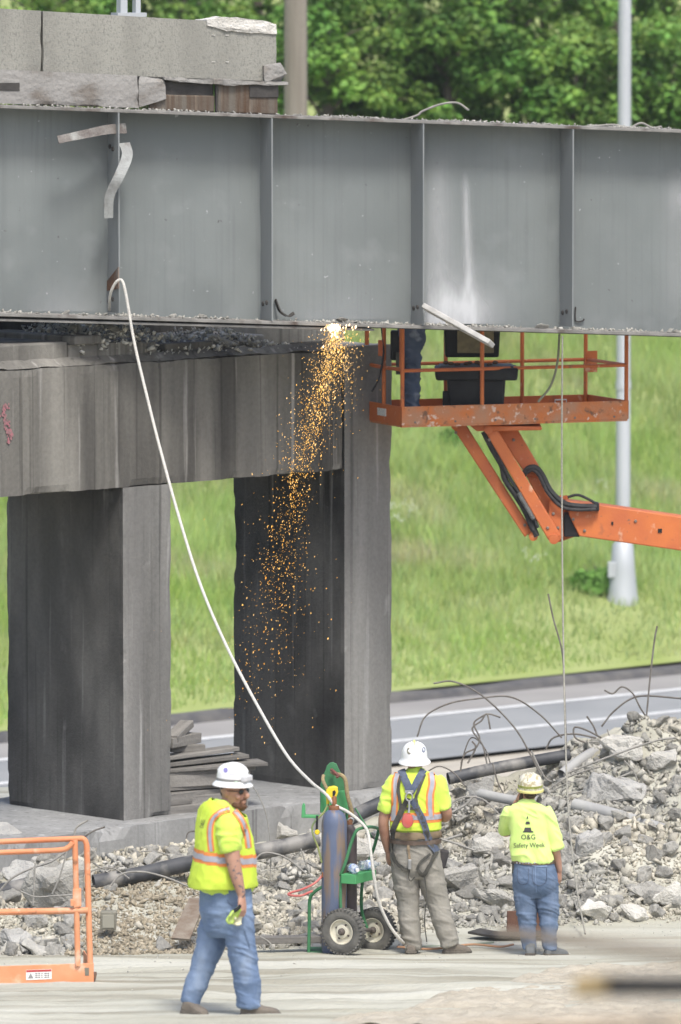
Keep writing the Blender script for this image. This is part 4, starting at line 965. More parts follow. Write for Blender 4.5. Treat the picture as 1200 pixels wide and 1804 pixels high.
# ------------------------------------------------------------------ rebar
M_reb = mat('rebar_dusty', (0.13, 0.115, 0.10), (0.21, 0.195, 0.175), scale=12, rough=.9, bump=.6, bscale=160)
M_rebp = mat('rebar_pale', (0.34, 0.325, 0.295), (0.26, 0.25, 0.225), scale=12, rough=.9, bump=.6, bscale=160)
def rebar(pts, d, label, r=2.0, m=None):
    P = []
    for i, q in enumerate(pts):
        P.append(at(q[0], q[1], (q[2] if len(q) > 2 else d)))
    b = MB(); b.tube(P, r / F * d, n=6, sm=7); o = b.build('rebar', m or M_reb, smooth=True)
    return tag(o, label, 'rebar', 'bent rebar sticking out of the rubble')
R_ = [
 ([(764, 1204), (800, 1201), (850, 1226), (905, 1280), (935, 1330), (952, 1365)], 61, 'long dark rebar arching over the road and down to the woman hard hat'),
 ([(735, 1298), (750, 1262), (790, 1240), (840, 1231), (900, 1228), (950, 1258), (990, 1300)], 61.2, 'dark rebar rising in a low arch from behind the white hard hat'),
 ([(810, 1365), (818, 1330), (838, 1318), (845, 1300), (835, 1275), (850, 1262), (862, 1258), (882, 1264)], 61, 'twisted rebar knot standing between the two hard hats'),
 ([(858, 1345), (850, 1312), (832, 1285), (848, 1270), (858, 1258), (864, 1285)], 61, 'second rebar of the twisted knot curling back on itself'),
 ([(824, 1345), (838, 1318), (832, 1306)], 61, 'short hooked rebar stub left of the twisted knot'),
 ([(868, 1360), (855, 1320), (830, 1300), (812, 1345)], 61.1, 'looped thin rebar at the foot of the twisted knot', 1.5),
 ([(966, 1046), (975, 1090), (990, 1145), (994, 1200), (998, 1320)], 61.2, 'tall thin bar leaning against the hanging cable'),
 ([(1158, 1103), (1153, 1130), (1145, 1200), (1138, 1270), (1130, 1300)], 61.3, 'tall thin bar standing at the right of the heap'),
 ([(1065, 1216), (1080, 1222), (1096, 1210), (1115, 1222), (1130, 1250), (1150, 1275), (1175, 1282)], 61.4, 'wavy rebar over the road right of the cable'),
 ([(1060, 1280), (1080, 1255), (1110, 1232), (1140, 1226), (1205, 1231)], 61.4, 'dark rebar sweeping to the right edge in a shallow curve'),
 ([(1034, 1262), (1045, 1278), (1052, 1295)], 61.3, 'short bent rebar stub above the heap crest'),
 ([(1060, 1300), (1030, 1285), (1012, 1282), (1014, 1300), (1035, 1310)], 61.3, 'rebar loop on the heap crest beside the cable'),
 ([(962, 1320), (975, 1300), (1010, 1293), (1050, 1300)], 61.3, 'thin rebar crossing the loop at the heap crest'),
 ([(1100, 1275), (1120, 1278), (1160, 1285), (1205, 1282)], 61.2, 'dark bar lying level along the top of the right heap'),
 ([(1000, 1362), (1050, 1342), (1110, 1320), (1160, 1304), (1190, 1300)], 60.6, 'long pale rebar slanting across the top of the right heap', 2.4, 1),
 ([(1000, 1400), (1040, 1390), (1085, 1372), (1110, 1362)], 60.3, 'pale rebar lying slantwise above the grey conduit', 2.2, 1),
 ([(1070, 1285), (1082, 1320), (1088, 1345), (1080, 1372)], 60.9, 'pale wire drooping down the face of the right heap', 1.7, 1),
 ([(1100, 1340), (1118, 1362), (1130, 1395)], 60.6, 'pale bent rebar beside the big smooth slab', 1.8, 1),
 ([(1122, 1380), (1118, 1405), (1110, 1428)], 60.4, 'short dark rebar standing by the conduit', 1.6),
 ([(1155, 1402), (1180, 1392), (1205, 1384)], 60.2, 'dark rebar poking in from the right edge', 2.4),
 ([(1160, 1420), (1175, 1413), (1205, 1424)], 60.0, 'pale curved rebar at the right edge below the dark one', 2., 1),
 ([(955, 1420), (965, 1400), (1000, 1380), (1040, 1372), (1045, 1355), (1030, 1350)], 60.6, 'thin wire loop just right of the woman hard hat', 1.5, 1),
 ([(950, 1410), (975, 1385), (1010, 1365), (1060, 1350)], 60.7, 'pale rebar running up from the woman shoulder', 2., 1),
 ([(936, 1322), (950, 1352), (962, 1372), (975, 1378)], 61, 'pale bent bar right above the woman hard hat', 2.2, 1),
 ([(868, 1345), (878, 1380), (895, 1410), (915, 1440)], 60.5, 'dark thin bar running down behind the woman left side', 1.8),
 ([(790, 1420), (815, 1405), (850, 1408), (885, 1440)], 60.4, 'pale curved bar between the two standing workers', 2., 1),
 ([(795, 1432), (820, 1418), (832, 1405)], 60.2, 'short pale stick of rebar near the harnessed worker elbow', 3., 1),
 ([(782, 1480), (815, 1470)], 59.5, 'straight pale bar stub beside the harnessed worker hip', 3.2, 1),
 ([(775, 1478), (800, 1485), (835, 1498)], 59.3, 'straight grey bar sloping right from the harnessed worker hip', 2.6, 1),
 ([(755, 1358), (775, 1350), (800, 1362), (820, 1385)], 60.8, 'thin dark wire arch by the harnessed worker shoulder', 1.6),
 ([(-5, 1575), (20, 1548), (55, 1530), (90, 1518), (120, 1498), (135, 1490)], 58.0, 'long pale rebar rising from the left edge behind the orange rails', 2.4, 1),
 ([(130, 1475), (135, 1458), (155, 1445)], 58.3, 'bent pale rebar end above the corner of the orange rails', 2.6, 1),
 ([(145, 1477), (165, 1464), (185, 1457)], 58.4, 'dark rebar end pointing right above the orange rails', 2.),
 ([(36, 1570), (62, 1580), (100, 1578), (128, 1577)], 57.3, 'rebar lying across the face of the large rough block', 1.8, 1),
 ([(62, 1520), (60, 1560), (58, 1595)], 57.4, 'thin upright rebar before the large rough block', 1.8, 1),
 ([(118, 1500), (105, 1545), (92, 1575)], 57.4, 'slanting rebar stuck into the large rough block', 2., 1),
 ([(160, 1535), (185, 1528), (205, 1532), (228, 1548)], 58.5, 'thin rebar lying over the pipe right of the orange post', 1.7, 1),
 ([(165, 1520), (180, 1530), (200, 1528)], 58.6, 'short pale rebar scrap above the black pipe', 2., 1),
 ([(195, 1560), (215, 1540), (250, 1536), (290, 1545), (335, 1563)], 58.0, 'pale rebar hooped over the dirt bank beside the walking man', 2.2, 1),
 ([(248, 1500), (275, 1500), (300, 1508)], 60.0, 'thin rebar lying against the footing face', 1.6, 1),
 ([(328, 1478), (332, 1467), (345, 1465), (352, 1475)], 59.5, 'small rebar hook behind the walking man back', 1.8),
 ([(445, 1520), (460, 1505), (478, 1503), (505, 1512), (540, 1540)], 58.6, 'pale rebar bowing from the walking man to the gas cart', 2., 1),
 ([(478, 1530), (500, 1525), (515, 1515)], 58.7, 'thin rebar twig right of the walking man', 1.4, 1),
 ([(440, 1380), (455, 1400), (470, 1440), (477, 1500), (476, 1550)], 59.2, 'thin wire hanging beside the walking man face', 1.2, 1),
 ([(530, 1495), (540, 1525), (548, 1545)], 58.2, 'pale twig of rebar left of the gas cart', 1.8, 1),
 ([(458, 1650), (472, 1658), (480, 1668)], 55.9, 'short pale rod on the ground right of the walking man leg', 1.8, 1),
]
for e in R_:
    rebar(e[0], e[1], e[2], (e[3] if len(e) > 3 else 2.0) * .85, M_rebp if len(e) > 4 else M_reb)
for pts, lab in (([(702, 214), (735, 203), (744, 196), (775, 184), (805, 181), (826, 194)], 'curled grey rebar lying up on the top flange'),
                 ([(1020, 224), (1060, 221), (1085, 220), (1108, 226)], 'bent rebar lying flat on the top flange at the light pole'),
                 ([(1112, 226), (1120, 220), (1132, 217), (1150, 225), (1166, 223)], 'small humped rebar on the top flange at the right')):
    rebar(pts, gd(pts[0][0]) - .1, lab, 2.2, M_rebp)

# ------------------------------------------------------------------ timber between the columns
M_timber = mat('old_timber', (0.15, 0.142, 0.13), (0.23, 0.218, 0.20), scale=4, stretch=(.3, 3, 3), rough=.95, bump=.5, bscale=25, objrand=.2)
def plank(px, py, d, L, w, t, label, ang=45, tilt=0):
    a = math.radians(ang); c = at(px, py, d); ax = Vector((math.cos(a), math.sin(a), tilt)).normalized(); ay = Vector((-math.sin(a), math.cos(a), 0))
    b = MB(); b.box((0, 0, 0), (L, w, t)); o = b.build('timber', M_timber, bevel=.006)
    o.matrix_world = Matrix.Translation(c) @ Matrix((ax, ay, ax.cross(ay))).transposed().to_4x4()
    return tag(o, label, 'timber', 'timbers stacked between the pier columns')
for i, (px, py, L, w, t, ang, tilt, lab) in enumerate([
    (342, 1425, 1.1, .30, .13, 35, 0, 'thick bottom timber of the stack, squared end towards the camera'),
    (330, 1402, 1.0, .28, .12, 42, 0, 'second thick timber up in the stack by the left column'),
    (355, 1408, .9, .22, .10, 20, 0, 'timber lying crosswise in the lower stack behind the hard hat'),
    (330, 1384, 1.0, .25, .05, 30, 0, 'thin board lying on the two thick timbers'),
    (348, 1372, 1.05, .24, .12, 25, 0, 'dark edged timber in the middle of the stack'),
    (346, 1357, 1.15, .30, .045, 22, .02, 'long thin plank on the stack pointing right'),
    (362, 1350, 1.2, .34, .035, 18, .03, 'broad board ending beside the right column'),
    (344, 1340, 1.1, .22, .04, 28, .04, 'upper thin plank of the stack tilted slightly up'),
    (338, 1328, 1.0, .20, .04, 33, .05, 'topmost long plank of the stack'),
    (318, 1304, .55, .16, .10, 60, 0, 'short timber offcut on top beside the left column'),
    (316, 1288, .45, .14, .07, 70, .25, 'tilted offcut leaning on the left column'),
    (330, 1318, .35, .10, .07, 10, 0, 'small wooden block on the planks')]):
    plank(px, py, 62.0 + .012 * i, L, w, t, lab, ang, tilt)
# sundry scrap in the dirt
M_tin = mat('dusty_tin', (0.22, 0.21, 0.17), (0.15, 0.14, 0.11), scale=9, rough=.8, bump=.3, bscale=30)
q0 = at(191, 1622, 56.6); b = MB()
for s_ in (1,): 
    b.box8([q0 + Vector(v) for v in ((-.075, -.05, -.08), (.07, -.05, -.08), (.07, .09, -.08), (-.075, .09, -.08), (-.07, -.05, .085), (.075, -.05, .085), (.075, .09, .085), (-.07, .09, .085))])
t_ = thing('tin_box', q0 - Vector((0, 0, .08)), 'small square dusty tin box standing in the dirt bank', 'tin')
b.build('case', M_tin, t_, bevel=.006)
b = MB(); b.box(q0 + Vector((0, -.052, .0)), (.105, .008, .12)); b.build('face_plate', mat('tin_face', (.29, .28, .23), rough=.8), t_, bevel=.003)
b = MB(); ribbon(b, [at(350, 1583, 56.6), at(335, 1615, 56.3), at(318, 1655, 56.0)], .17, Vector((1, .25, .2)), .02)
tag(b.build('metal_strip', mat('rusty_strip', (.24, .21, .17), (.16, .12, .09), scale=8, rough=.9, bump=.4, bscale=30)), 'flat bent metal strip leaning on the dirt bank behind the walking man', 'scrap metal')
plank_defs = [(510, 1655, 56.0, .75, .14, .06, 'weathered board lying at the rubble foot left of the gas cart', 8)]
for px, py, d, L, w, t, lab, an in plank_defs:
    o = plank(px, py, d, L, w, t, lab, an); o['group'] = 'boards lying in the dirt'
M_rplate = mat('rust_red_plate', (0.16, 0.085, 0.06), (0.11, 0.06, 0.045), scale=6, rough=.9, bump=.3, bscale=30)
b = MB(); c = at(925, 1624, 57.1); b.box(c, (.33, .03, .20)); b.box(c + Vector((0, .12, -.085)), (.33, .24, .03)); tag(b.build('rusty_angle', M_rplate, bevel=.006), 'rust red steel angle standing on the ground behind the woman legs', 'scrap metal')
b = MB(); c = at(850, 1642, 56.9); ribbon(b, [at(835, 1640, 56.9), at(870, 1646, 56.8), at(905, 1648, 56.8), at(960, 1645, 56.8)], .22, Vector((0, 1, .05)), .02); tag(b.build('dark_mat', M_dark), 'dark sheet of scrap lying flat at the foot of the heap', 'scrap metal')
# ------------------------------------------------------------------ boom lift under the girder
M_or = mat('lift_orange', (0.55, 0.155, 0.04), (0.46, 0.12, 0.04), scale=3, rough=.55, bump=.1, bscale=30, c3=(0.30, 0.10, 0.05), c3scale=7, c3lo=.62, c3hi=.75, spec=.4)
M_orw = mat('worn_orange', (0.55, 0.17, 0.05), (0.42, 0.22, 0.13), scale=5, rough=.65, bump=.25, bscale=40, c3=(0.19, 0.10, 0.06), c3scale=11, c3lo=.58, c3hi=.68, spec=.3)
M_orp = mat('faded_orange', (0.60, 0.22, 0.10), (0.66, 0.30, 0.16), scale=3, rough=.6, bump=.1, bscale=30, c3=(0.28, 0.13, 0.07), c3scale=9, c3lo=.62, c3hi=.72, spec=.3)
M_blk = mat('black_plastic', (0.012, 0.013, 0.015), (0.024, 0.025, 0.027), scale=6, rough=.6, spec=.25)
M_rubber = mat('hose_rubber', (0.025, 0.025, 0.027), (0.05, 0.05, 0.05), scale=20, rough=.7)
M_label = mat('white_label', (.72, .71, .68), (.5, .49, .47), scale=60, lo=.5, hi=.56, stretch=(1, 1, 3), rough=.6)
specks(M_or, (.20, .10, .06), 24, .70, .73); specks(M_or, (.60, .34, .22), 9, .64, .75); specks(M_orw, (.62, .45, .36), 16, .60, .68); specks(M_orp, (.70, .45, .32), 7, .58, .75)
lift = thing('boom_lift', at(900, 740, 63.0), 'orange boom lift basket and arm reaching in from the right', 'boom lift')
FLc = at(707, 750, 62.5); FRl = solve_len(FLc, GU, 1108); zf_ = FLc.z
BV = Vector((-GU.y, GU.x, 0)); BD = 1.02                      # basket depth direction
def bp(s, v, z): return FLc + GU * s + BV * v + Vector((0, 0, z))
TH = .19
def bpanel(b, p, q, z0, z1, t=.012):
    d = (q - p).normalized(); nrm = Vector((d.y, -d.x, 0)) * t
    z = lambda a, h: a + Vector((0, 0, h))
    b.box8([z(p, z0), z(q, z0), z(q - nrm, z0), z(p - nrm, z0), z(p, z1), z(q, z1), z(q - nrm, z1), z(p - nrm, z1)])
    return b
crn = [bp(0, 0, 0), bp(FRl, 0, 0), bp(FRl, BD, 0), bp(0, BD, 0)]
for k in range(4):
    b = MB(); bpanel(b, crn[k], crn[(k + 1) % 4], 0, TH); b.build('toe_board', M_orw if k == 0 else M_or, lift, bevel=.004)
b = MB(); b.box8([bp(0.01, 0.01, -.02), bp(FRl - .01, .01, -.02), bp(FRl - .01, BD - .01, -.02), bp(.01, BD - .01, -.02), bp(.01, .01, .015), bp(FRl - .01, .01, .015), bp(FRl - .01, BD - .01, .015), bp(.01, BD - .01, .015)]); b.build('platform_floor', M_orw, lift)
RH = 1.10; MR = .55
def post(s, v, z0=.0, z1=RH): b = MB(); b.tube([bp(s, v, z0), bp(s, v, z1)], .021, n=8, sm=1); return b.build('post', M_or, lift, smooth=True)
for s in (.02, FRl * .355, FRl - .02): post(s, .02)
for s in (.03, FRl * .36, FRl * .70, FRl * .985): post(s, BD - .02)
post(.02, BD * .5)
def rail(pts, r=.018): b = MB(); b.tube(pts, r, n=8, sm=1); return b.build('rail', M_or, lift, smooth=True)
for h in (MR, RH):
    for k in range(4):
        if k == 3 and h == MR: continue
        ins = lambda p: p + (bp(FRl / 2, BD / 2, 0) - p).normalized() * .025 + Vector((0, 0, h))
        rail([ins(crn[k]), ins(crn[(k + 1) % 4])])
b = MB(); b.tube([bp(.02, .05, 1.0), bp(.02, .05, .60), bp(.02, .1, .56), bp(.02, BD - .12, .56), bp(.02, BD - .06, .60), bp(.02, BD - .06, 1.0)], .02, n=8, sm=3); b.build('gate_frame', M_or, lift, smooth=True)
b = MB(); b.box(bp(.0, .55, .75), (.05, .07, .16)); b.build('gate_latch', M_or, lift, bevel=.005)
b = MB(); b.box(bp(.04, BD - .03, .25), (.06, .05, .42)); b.build('post_gusset', M_or, lift, bevel=.01)
b = MB(); b.box(bp(FRl * .985 + .05, BD - .04, .53), (.14, .012, .22), (GU, BV, Vector((0, 0, 1)))); b.build('sign_plate', M_or, lift, label='orange metal plate on the rear right post')
b = MB(); c = (crn[3] + crn[0]) / 2; dv = (crn[0] - crn[3]).normalized()
b.box(crn[3].lerp(crn[0], .50) + Vector((0, 0, .105)) - GU * .004, (.13 * 1.7, .008, .075), (dv, GU, Vector((0, 0, 1)))); b.build('label', M_label, lift)
b = MB(); b.tube([bp(FRl * .69, .10, .17), bp(FRl * .69, .10, .21), bp(FRl * .70 + .1, .10, .21), bp(FRl * .70 + .1, .10, .17)], .008, n=6, sm=1); b.build('anchor_loop', mat('pale_steel', (.55, .55, .53), rough=.5), lift)
M_hubs = mat('bolt_steel', (.16, .13, .11), (.24, .2, .17), scale=20, rough=.6)
# arms under the basket: traced outlines given their own depth
dB = 63.25
def arm(name, poly, d, th, m=M_or, bev=.012, lab=None):
    b = MB(); b.prism([at(x, y, d) for x, y in poly], Vector((0, th, 0))); return b.build(name, m, lift, bevel=bev, label=lab)
arm('mount_bracket', [(826, 748), (955, 752), (955, 758), (840, 760)], dB - .25, .55, M_or)
arm('link_arm', [(790, 742), (817, 742), (937, 934), (925, 947)], dB - .1, .11)
arm('link_arm', [(850, 752), (873, 752), (989, 944), (967, 953)], dB - .22, .12)
arm('jib_arm', [(872, 755), (912, 757), (950, 822), (950, 843), (926, 836)], dB + .03, .26)
arm('jib_arm', [(912, 810), (934, 812), (980, 880), (976, 912), (960, 900)], dB + .06, .20)
arm('knuckle_plate', [(968, 880), (990, 872), (993, 944), (984, 956), (974, 952), (966, 915)], dB - .02, .05)
arm('knuckle_plate', [(930, 930), (946, 934), (945, 952), (935, 953)], dB - .12, .13)
arm('knuckle_plate', [(968, 880), (1000, 872), (1012, 905), (1018, 944), (984, 956)], dB + .28, .04)
def pin(x, y, d, r): b = MB(); c = at(x, y, d); b.lathe(c, (0, 1, 0), [(r * .6, -.012), (r, -.01), (r, .5)], n=16); return b.build('pivot_pin', M_or, lift, smooth=True)
pin(940, 945, dB - .14, .045); pin(976, 950, dB - .26, .05); pin(861, 757, dB - .26, .045); pin(803, 750, dB - .14, .045)
arm('boom_end', [(994, 905), (1006, 905), (1020, 930), (1022, 946), (994, 946)], dB + .04, .20, M_blk)
arm('boom', [(997, 882), (1055, 889), (1205, 911), (1500, 953), (1500, 1016), (1205, 971), (1021, 945), (1003, 908)], dB + .02, .28)
b = MB(); b.box(at(1163, 935, dB + .015), (.04, .012, .04)); b.build('boom_bolt', M_blk, lift)
for x_, y_, d_ in ((803, 762, dB - .105), (925, 925, dB - .105), (862, 775, dB - .225), (965, 930, dB - .225), (1010, 915, dB + .015), (1030, 935, dB + .015), (1120, 918, dB + .015), (975, 905, dB - .025), (983, 930, dB - .025), (905, 775, dB + .025), (935, 825, dB + .025)):
    bb = MB(); bb.lathe(at(x_, y_, d_), (0, -1, 0), [(.017, -.01), (.017, .006), (.011, .012)], n=6); bb.build('bolt', M_hubs, lift)
for k_ in range(6):
    bb = MB(); bb.lathe(crn[0].lerp(crn[1], .06 + .175 * k_) + Vector((0, 0, .03)), -BV, [(.012, -.002), (.012, .006)], n=8); bb.build('bolt', M_hubs, lift)
b = MB(); b.box(at(1079, 922, dB + .015), (.02, .012, .03)); b.build('boom_bolt', M_blk, lift)
def hose(pts, d, r=.017, m=M_rubber): b = MB(); b.tube([at(p[0], p[1], p[2] if len(p) > 2 else d) for p in pts], r, n=8, sm=6); return b.build('hose', m, lift, smooth=True)
hose([(852, 760), (868, 792), (884, 820), (890, 845), (908, 872), (925, 900), (940, 935)], dB - .16, .03)
hose([(856, 760), (876, 798), (894, 835), (915, 868), (932, 892), (948, 930)], dB - .19, .018)
hose([(922, 838), (930, 826), (944, 824), (956, 838), (968, 862), (985, 880), (1005, 890), (1052, 893)], dB - .04, .03)
hose([(926, 834), (938, 828), (950, 838), (965, 868), (990, 893), (1020, 898), (1050, 897)], dB - .08, .018)
hose([(1000, 876), (1018, 872), (1038, 880), (1054, 890)], dB + .05, .014)
hose([(930, 905), (938, 925), (946, 945)], dB - .15, .03)
arm('hose_clamp', [(1046, 884), (1056, 886), (1056, 901), (1046, 899)], dB - .06, .1, M_blk)
M_chain = mat('grey_cable_chain', (.10, .10, .10), (.2, .2, .19), scale=40, rough=.7, bump=1., bscale=80)
hose([(914, 868), (922, 884), (932, 900), (940, 915)], dB - .22, .022, M_chain)
hose([(672, 572), (676, 620), (668, 665), (655, 690)], 62.9, .010)
hose([(986, 588), (982, 640), (970, 680), (948, 708)], 62.85, .012, mat('olive_hose', (.22, .22, .15), rough=.7))
b = MB(); b.box(bp(.12, .45, .78), (.10, .16, .30)); b.build('control_box', M_blk, lift, bevel=.02)

# black totes in the basket
def tote(name, pxl, pxr, yt, yb, taper, d, dep, lid, label):
    s = d / F; c = at((pxl + pxr) / 2, yb, d); w = (pxr - pxl) * s; h = (yb - yt) * s
    t_ = thing(name, c, label, 'storage tote')
    b = MB(); A, U_, B_ = w / 2, h, dep
    R4 = lambda hw, z, y0, y1: [c + Vector((-hw, y0, z)), c + Vector((hw, y0, z)), c + Vector((hw, y1, z)), c + Vector((-hw, y1, z))]
    b.box8(R4(A * taper, 0.0, .03, dep - .03) + R4(A * (taper + .06), h, 0, dep)); b.build('tub', M_blk, t_, bevel=.02)
    if lid:
        b = MB(); b.box8(R4(A * 1.0, h - .01, -.06, dep + .06) + R4(A * 1.03, h + .115, -.07, dep + .07)); b.build('lid', M_blk, t_, bevel=.02)
        b = MB(); b.box8(R4(A * .93, h + .1155, -.03, dep + .03) + R4(A * .9, h + .135, -.01, dep + .01)); b.build('lid_panel', mat('grey_plastic', (.05, .05, .052), (.09, .09, .087), scale=6, rough=.6), t_, bevel=.01)
        b = MB(); b.box(c + Vector((-A * .72, .1, h * .45)), (.09, .07, .16)); b.build('latch', M_blk, t_, bevel=.01)
    return t_
dT = 62.95
zfl = bp(0, 0, .016).z
t1 = tote('storage_tote', 768, 911, 668, 733, .66, dT, .42, True, 'black plastic tote with wide lid standing in the orange basket')
t2 = tote('storage_tote', 777, 887, 560, 630, .86, dT + .12, .36, False, 'black open tote with tan panel stacked on the lidded one')
s_ = dT / F; b = MB(); c = at(838, 600, dT + .1); b.box(c, (.37, .012, .25)); b.build('tan_panel', mat('tan_board', (.22, .185, .11), (.16, .135, .085), scale=18, rough=.9), t2, bevel=.004)
b = MB()
for k in range(9): b.ball(at(785 + 11 * k + rnd.uniform(-4, 4), 641 + rnd.uniform(-3, 2), dT + .05), (.03, .03, .02), n=6, m=4)
o = b.build('clutter', M_rust, t1)

# ------------------------------------------------------------------ orange basket at lower left
d2 = 52.0
lift2 = thing('lift_basket', at(0, 1738, d2), 'faded orange lift basket rails and toe board at the left edge', 'lift basket')
def tube2(name, pts, r, dd=0, m=M_orp, sm=4): b = MB(); b.tube([at(p[0], p[1], d2 + (p[2] if len(p) > 2 else dd)) for p in pts], r, n=10, sm=sm); return b.build(name, m, lift2, smooth=True)
b = MB(); b.prism([at(-380, 1715, d2), at(165, 1697, d2), at(165, 1737, d2), at(-380, 1757, d2)], Vector((0, .015, 0))); b.build('toe_board', M_orp, lift2, bevel=.004)
b = MB(); b.prism([at(-380, 1756, d2), at(165, 1736, d2), at(165, 1740, d2), at(-380, 1760, d2)], Vector((0, .7, 0))); b.build('platform_floor', M_rust, lift2)
b = MB(); e0, e1 = at(163.5, 1698, d2 + .02), at(163.5, 1737, d2 + .02); b.box8([e1, e1 + Vector((.008, 0, 0)), e1 + Vector((-.1, .7, 0)), e1 + Vector((-.108, .7, 0)), e0, e0 + Vector((.008, 0, 0)), e0 + Vector((-.1, .7, 0)), e0 + Vector((-.108, .7, 0))]); b.build('toe_board', M_orp, lift2)
r2 = 5 / F * d2
tube2('rail', [(-380, 1500), (0, 1483), (126, 1478), (146, 1478), (152, 1486), (154, 1500)], r2, .03)
tube2('rail', [(-380, 1519), (0, 1502), (100, 1498), (120, 1493), (128, 1484)], r2 * .95, -.02)
tube2('rail', [(-380, 1622), (0, 1607), (155, 1604)], r2 * 1.15, 0, sm=1)
tube2('post', [(132, 1480), (135, 1600), (137, 1702)], r2 * 1.05, .0, sm=1)
tube2('post', [(153, 1490), (156, 1600), (159, 1702)], r2 * 1.1, .03, sm=1)
tube2('post', [(-200, 1492), (-200, 1700)], r2, 0, sm=1)
b = MB(); b.prism([at(133, 1608, d2 - .01), at(141, 1606, d2 - .01), at(137, 1630, d2 - .01)], Vector((0, .02, 0))); b.build('corner_gusset', M_orp, lift2)
b = MB(); b.prism([at(128, 1566, d2 - .03), at(143, 1566, d2 - .03), at(143, 1598, d2 - .03), at(128, 1600, d2 - .03)], Vector((0, .05, 0))); b.build('hinge_plate', M_orp, lift2, bevel=.006)
b = MB(); b.prism([at(124, 1585, d2 - .05), at(131, 1585, d2 - .05), at(131, 1597, d2 - .05), at(124, 1597, d2 - .05)], Vector((0, .04, 0))); b.build('hinge_pin', M_orp, lift2, bevel=.006)
b = MB(); b.prism([at(46, 1709, d2 - .004), at(91, 1707.5, d2 - .004), at(91, 1725, d2 - .004), at(46, 1727, d2 - .004)], Vector((0, .0035, 0))); dec = b.build('decal', mat('decal_white', (.75, .74, .72), rough=.5), lift2)
M_red = mat('decal_red', (.42, .05, .05), rough=.5)
b = MB(); b.prism([at(46.5, 1709.4, d2 - .0065), at(90.5, 1708, d2 - .0065), at(90.5, 1711.5, d2 - .0065), at(46.5, 1713, d2 - .0065)], Vector((0, .002, 0))); b.build('red_strip', M_red, dec)
M_ink = mat('print_ink', (.06, .06, .06), rough=.6)
for r_ in range(3):
    for c_ in range(5):
        b = MB(); x0 = 62 + c_ * 5.4; y0 = 1715 + r_ * 3.4 - c_ * .17
        b.prism([at(x0, y0, d2 - .0065), at(x0 + 4.2 - (c_ * 7 + r_ * 3) % 3, y0 - .1, d2 - .0065), at(x0 + 4.2 - (c_ * 7 + r_ * 3) % 3, y0 + 1.2, d2 - .0065), at(x0, y0 + 1.3, d2 - .0065)], Vector((0, .002, 0))); b.build('print_line', M_ink, dec)
b = MB(); b.prism([at(49, 1724, d2 - .0065), at(59, 1723.7, d2 - .0065), at(54, 1714.5, d2 - .0065)], Vector((0, .002, 0))); b.build('warning_triangle', mat('decal_line', (.25, .25, .25), rough=.6), dec)
b = MB(); b.prism([at(149, 1705, d2 - .004), at(157, 1705, d2 - .004), at(157, 1719, d2 - .004), at(150, 1719, d2 - .004)], Vector((0, .0035, 0))); b.build('plate_patch', M_tin, lift2)
# ------------------------------------------------------------------ gas cylinder cart
M_grn = mat('cart_green', (0.035, 0.15, 0.06), (0.055, 0.19, 0.085), scale=5, rough=.5, bump=.15, bscale=30, c3=(0.10, 0.085, 0.05), c3scale=9, c3lo=.64, c3hi=.74, spec=.4)
M_grnl = mat('tray_green', (0.06, 0.27, 0.10), (0.08, 0.31, 0.12), scale=5, rough=.5, spec=.4)
M_tyre = mat('tyre_rubber', (0.085, 0.082, 0.076), (0.15, 0.145, 0.13), scale=9, rough=.9, bump=.3, bscale=60)
M_rim = mat('cream_rim', (0.62, 0.59, 0.48), (0.52, 0.48, 0.38), scale=7, rough=.5, c3=(.25, .17, .10), c3scale=10, c3lo=.63, c3hi=.7)
M_hub = mat('hub_steel', (0.10, 0.085, 0.075), rough=.7)
M_cyl = mat('blue_cylinder', (0.075, 0.10, 0.175), (0.115, 0.14, 0.205), scale=3, stretch=(1, 1, .5), rough=.5, bump=.15, bscale=20, c3=(0.20, 0.15, 0.115), c3scale=4.5, c3lo=.52, c3hi=.62, c3stretch=(2.4, 2.4, .35), spec=.4)
M_cyl2 = mat('brown_cylinder', (0.06, 0.05, 0.055), (0.11, 0.085, 0.08), scale=4, stretch=(1, 1, .4), rough=.6)
M_brass = mat('rusty_valve', (0.30, 0.13, 0.06), (0.18, 0.09, 0.05), scale=14, rough=.6, metal=.3)
M_yel = mat('yellow_cap', (0.72, 0.55, 0.02), (0.66, 0.48, 0.02), scale=6, rough=.45, spec=.5)
M_tan = mat('tan_strap', (0.33, 0.26, 0.14), (0.24, 0.19, 0.11), scale=20, rough=.9, bump=.4, bscale=120)
M_chrome = mat('worn_chrome', (0.50, 0.50, 0.50), (0.36, 0.36, 0.36), scale=9, rough=.35, metal=.7)
dc = 56.0; kc = dc / F
cart = thing('cylinder_cart', at(600, 1682, dc), 'green two wheeled gas cylinder cart with pneumatic tyres', 'cart')
ax = Vector((math.sin(.47), math.cos(.47), 0))
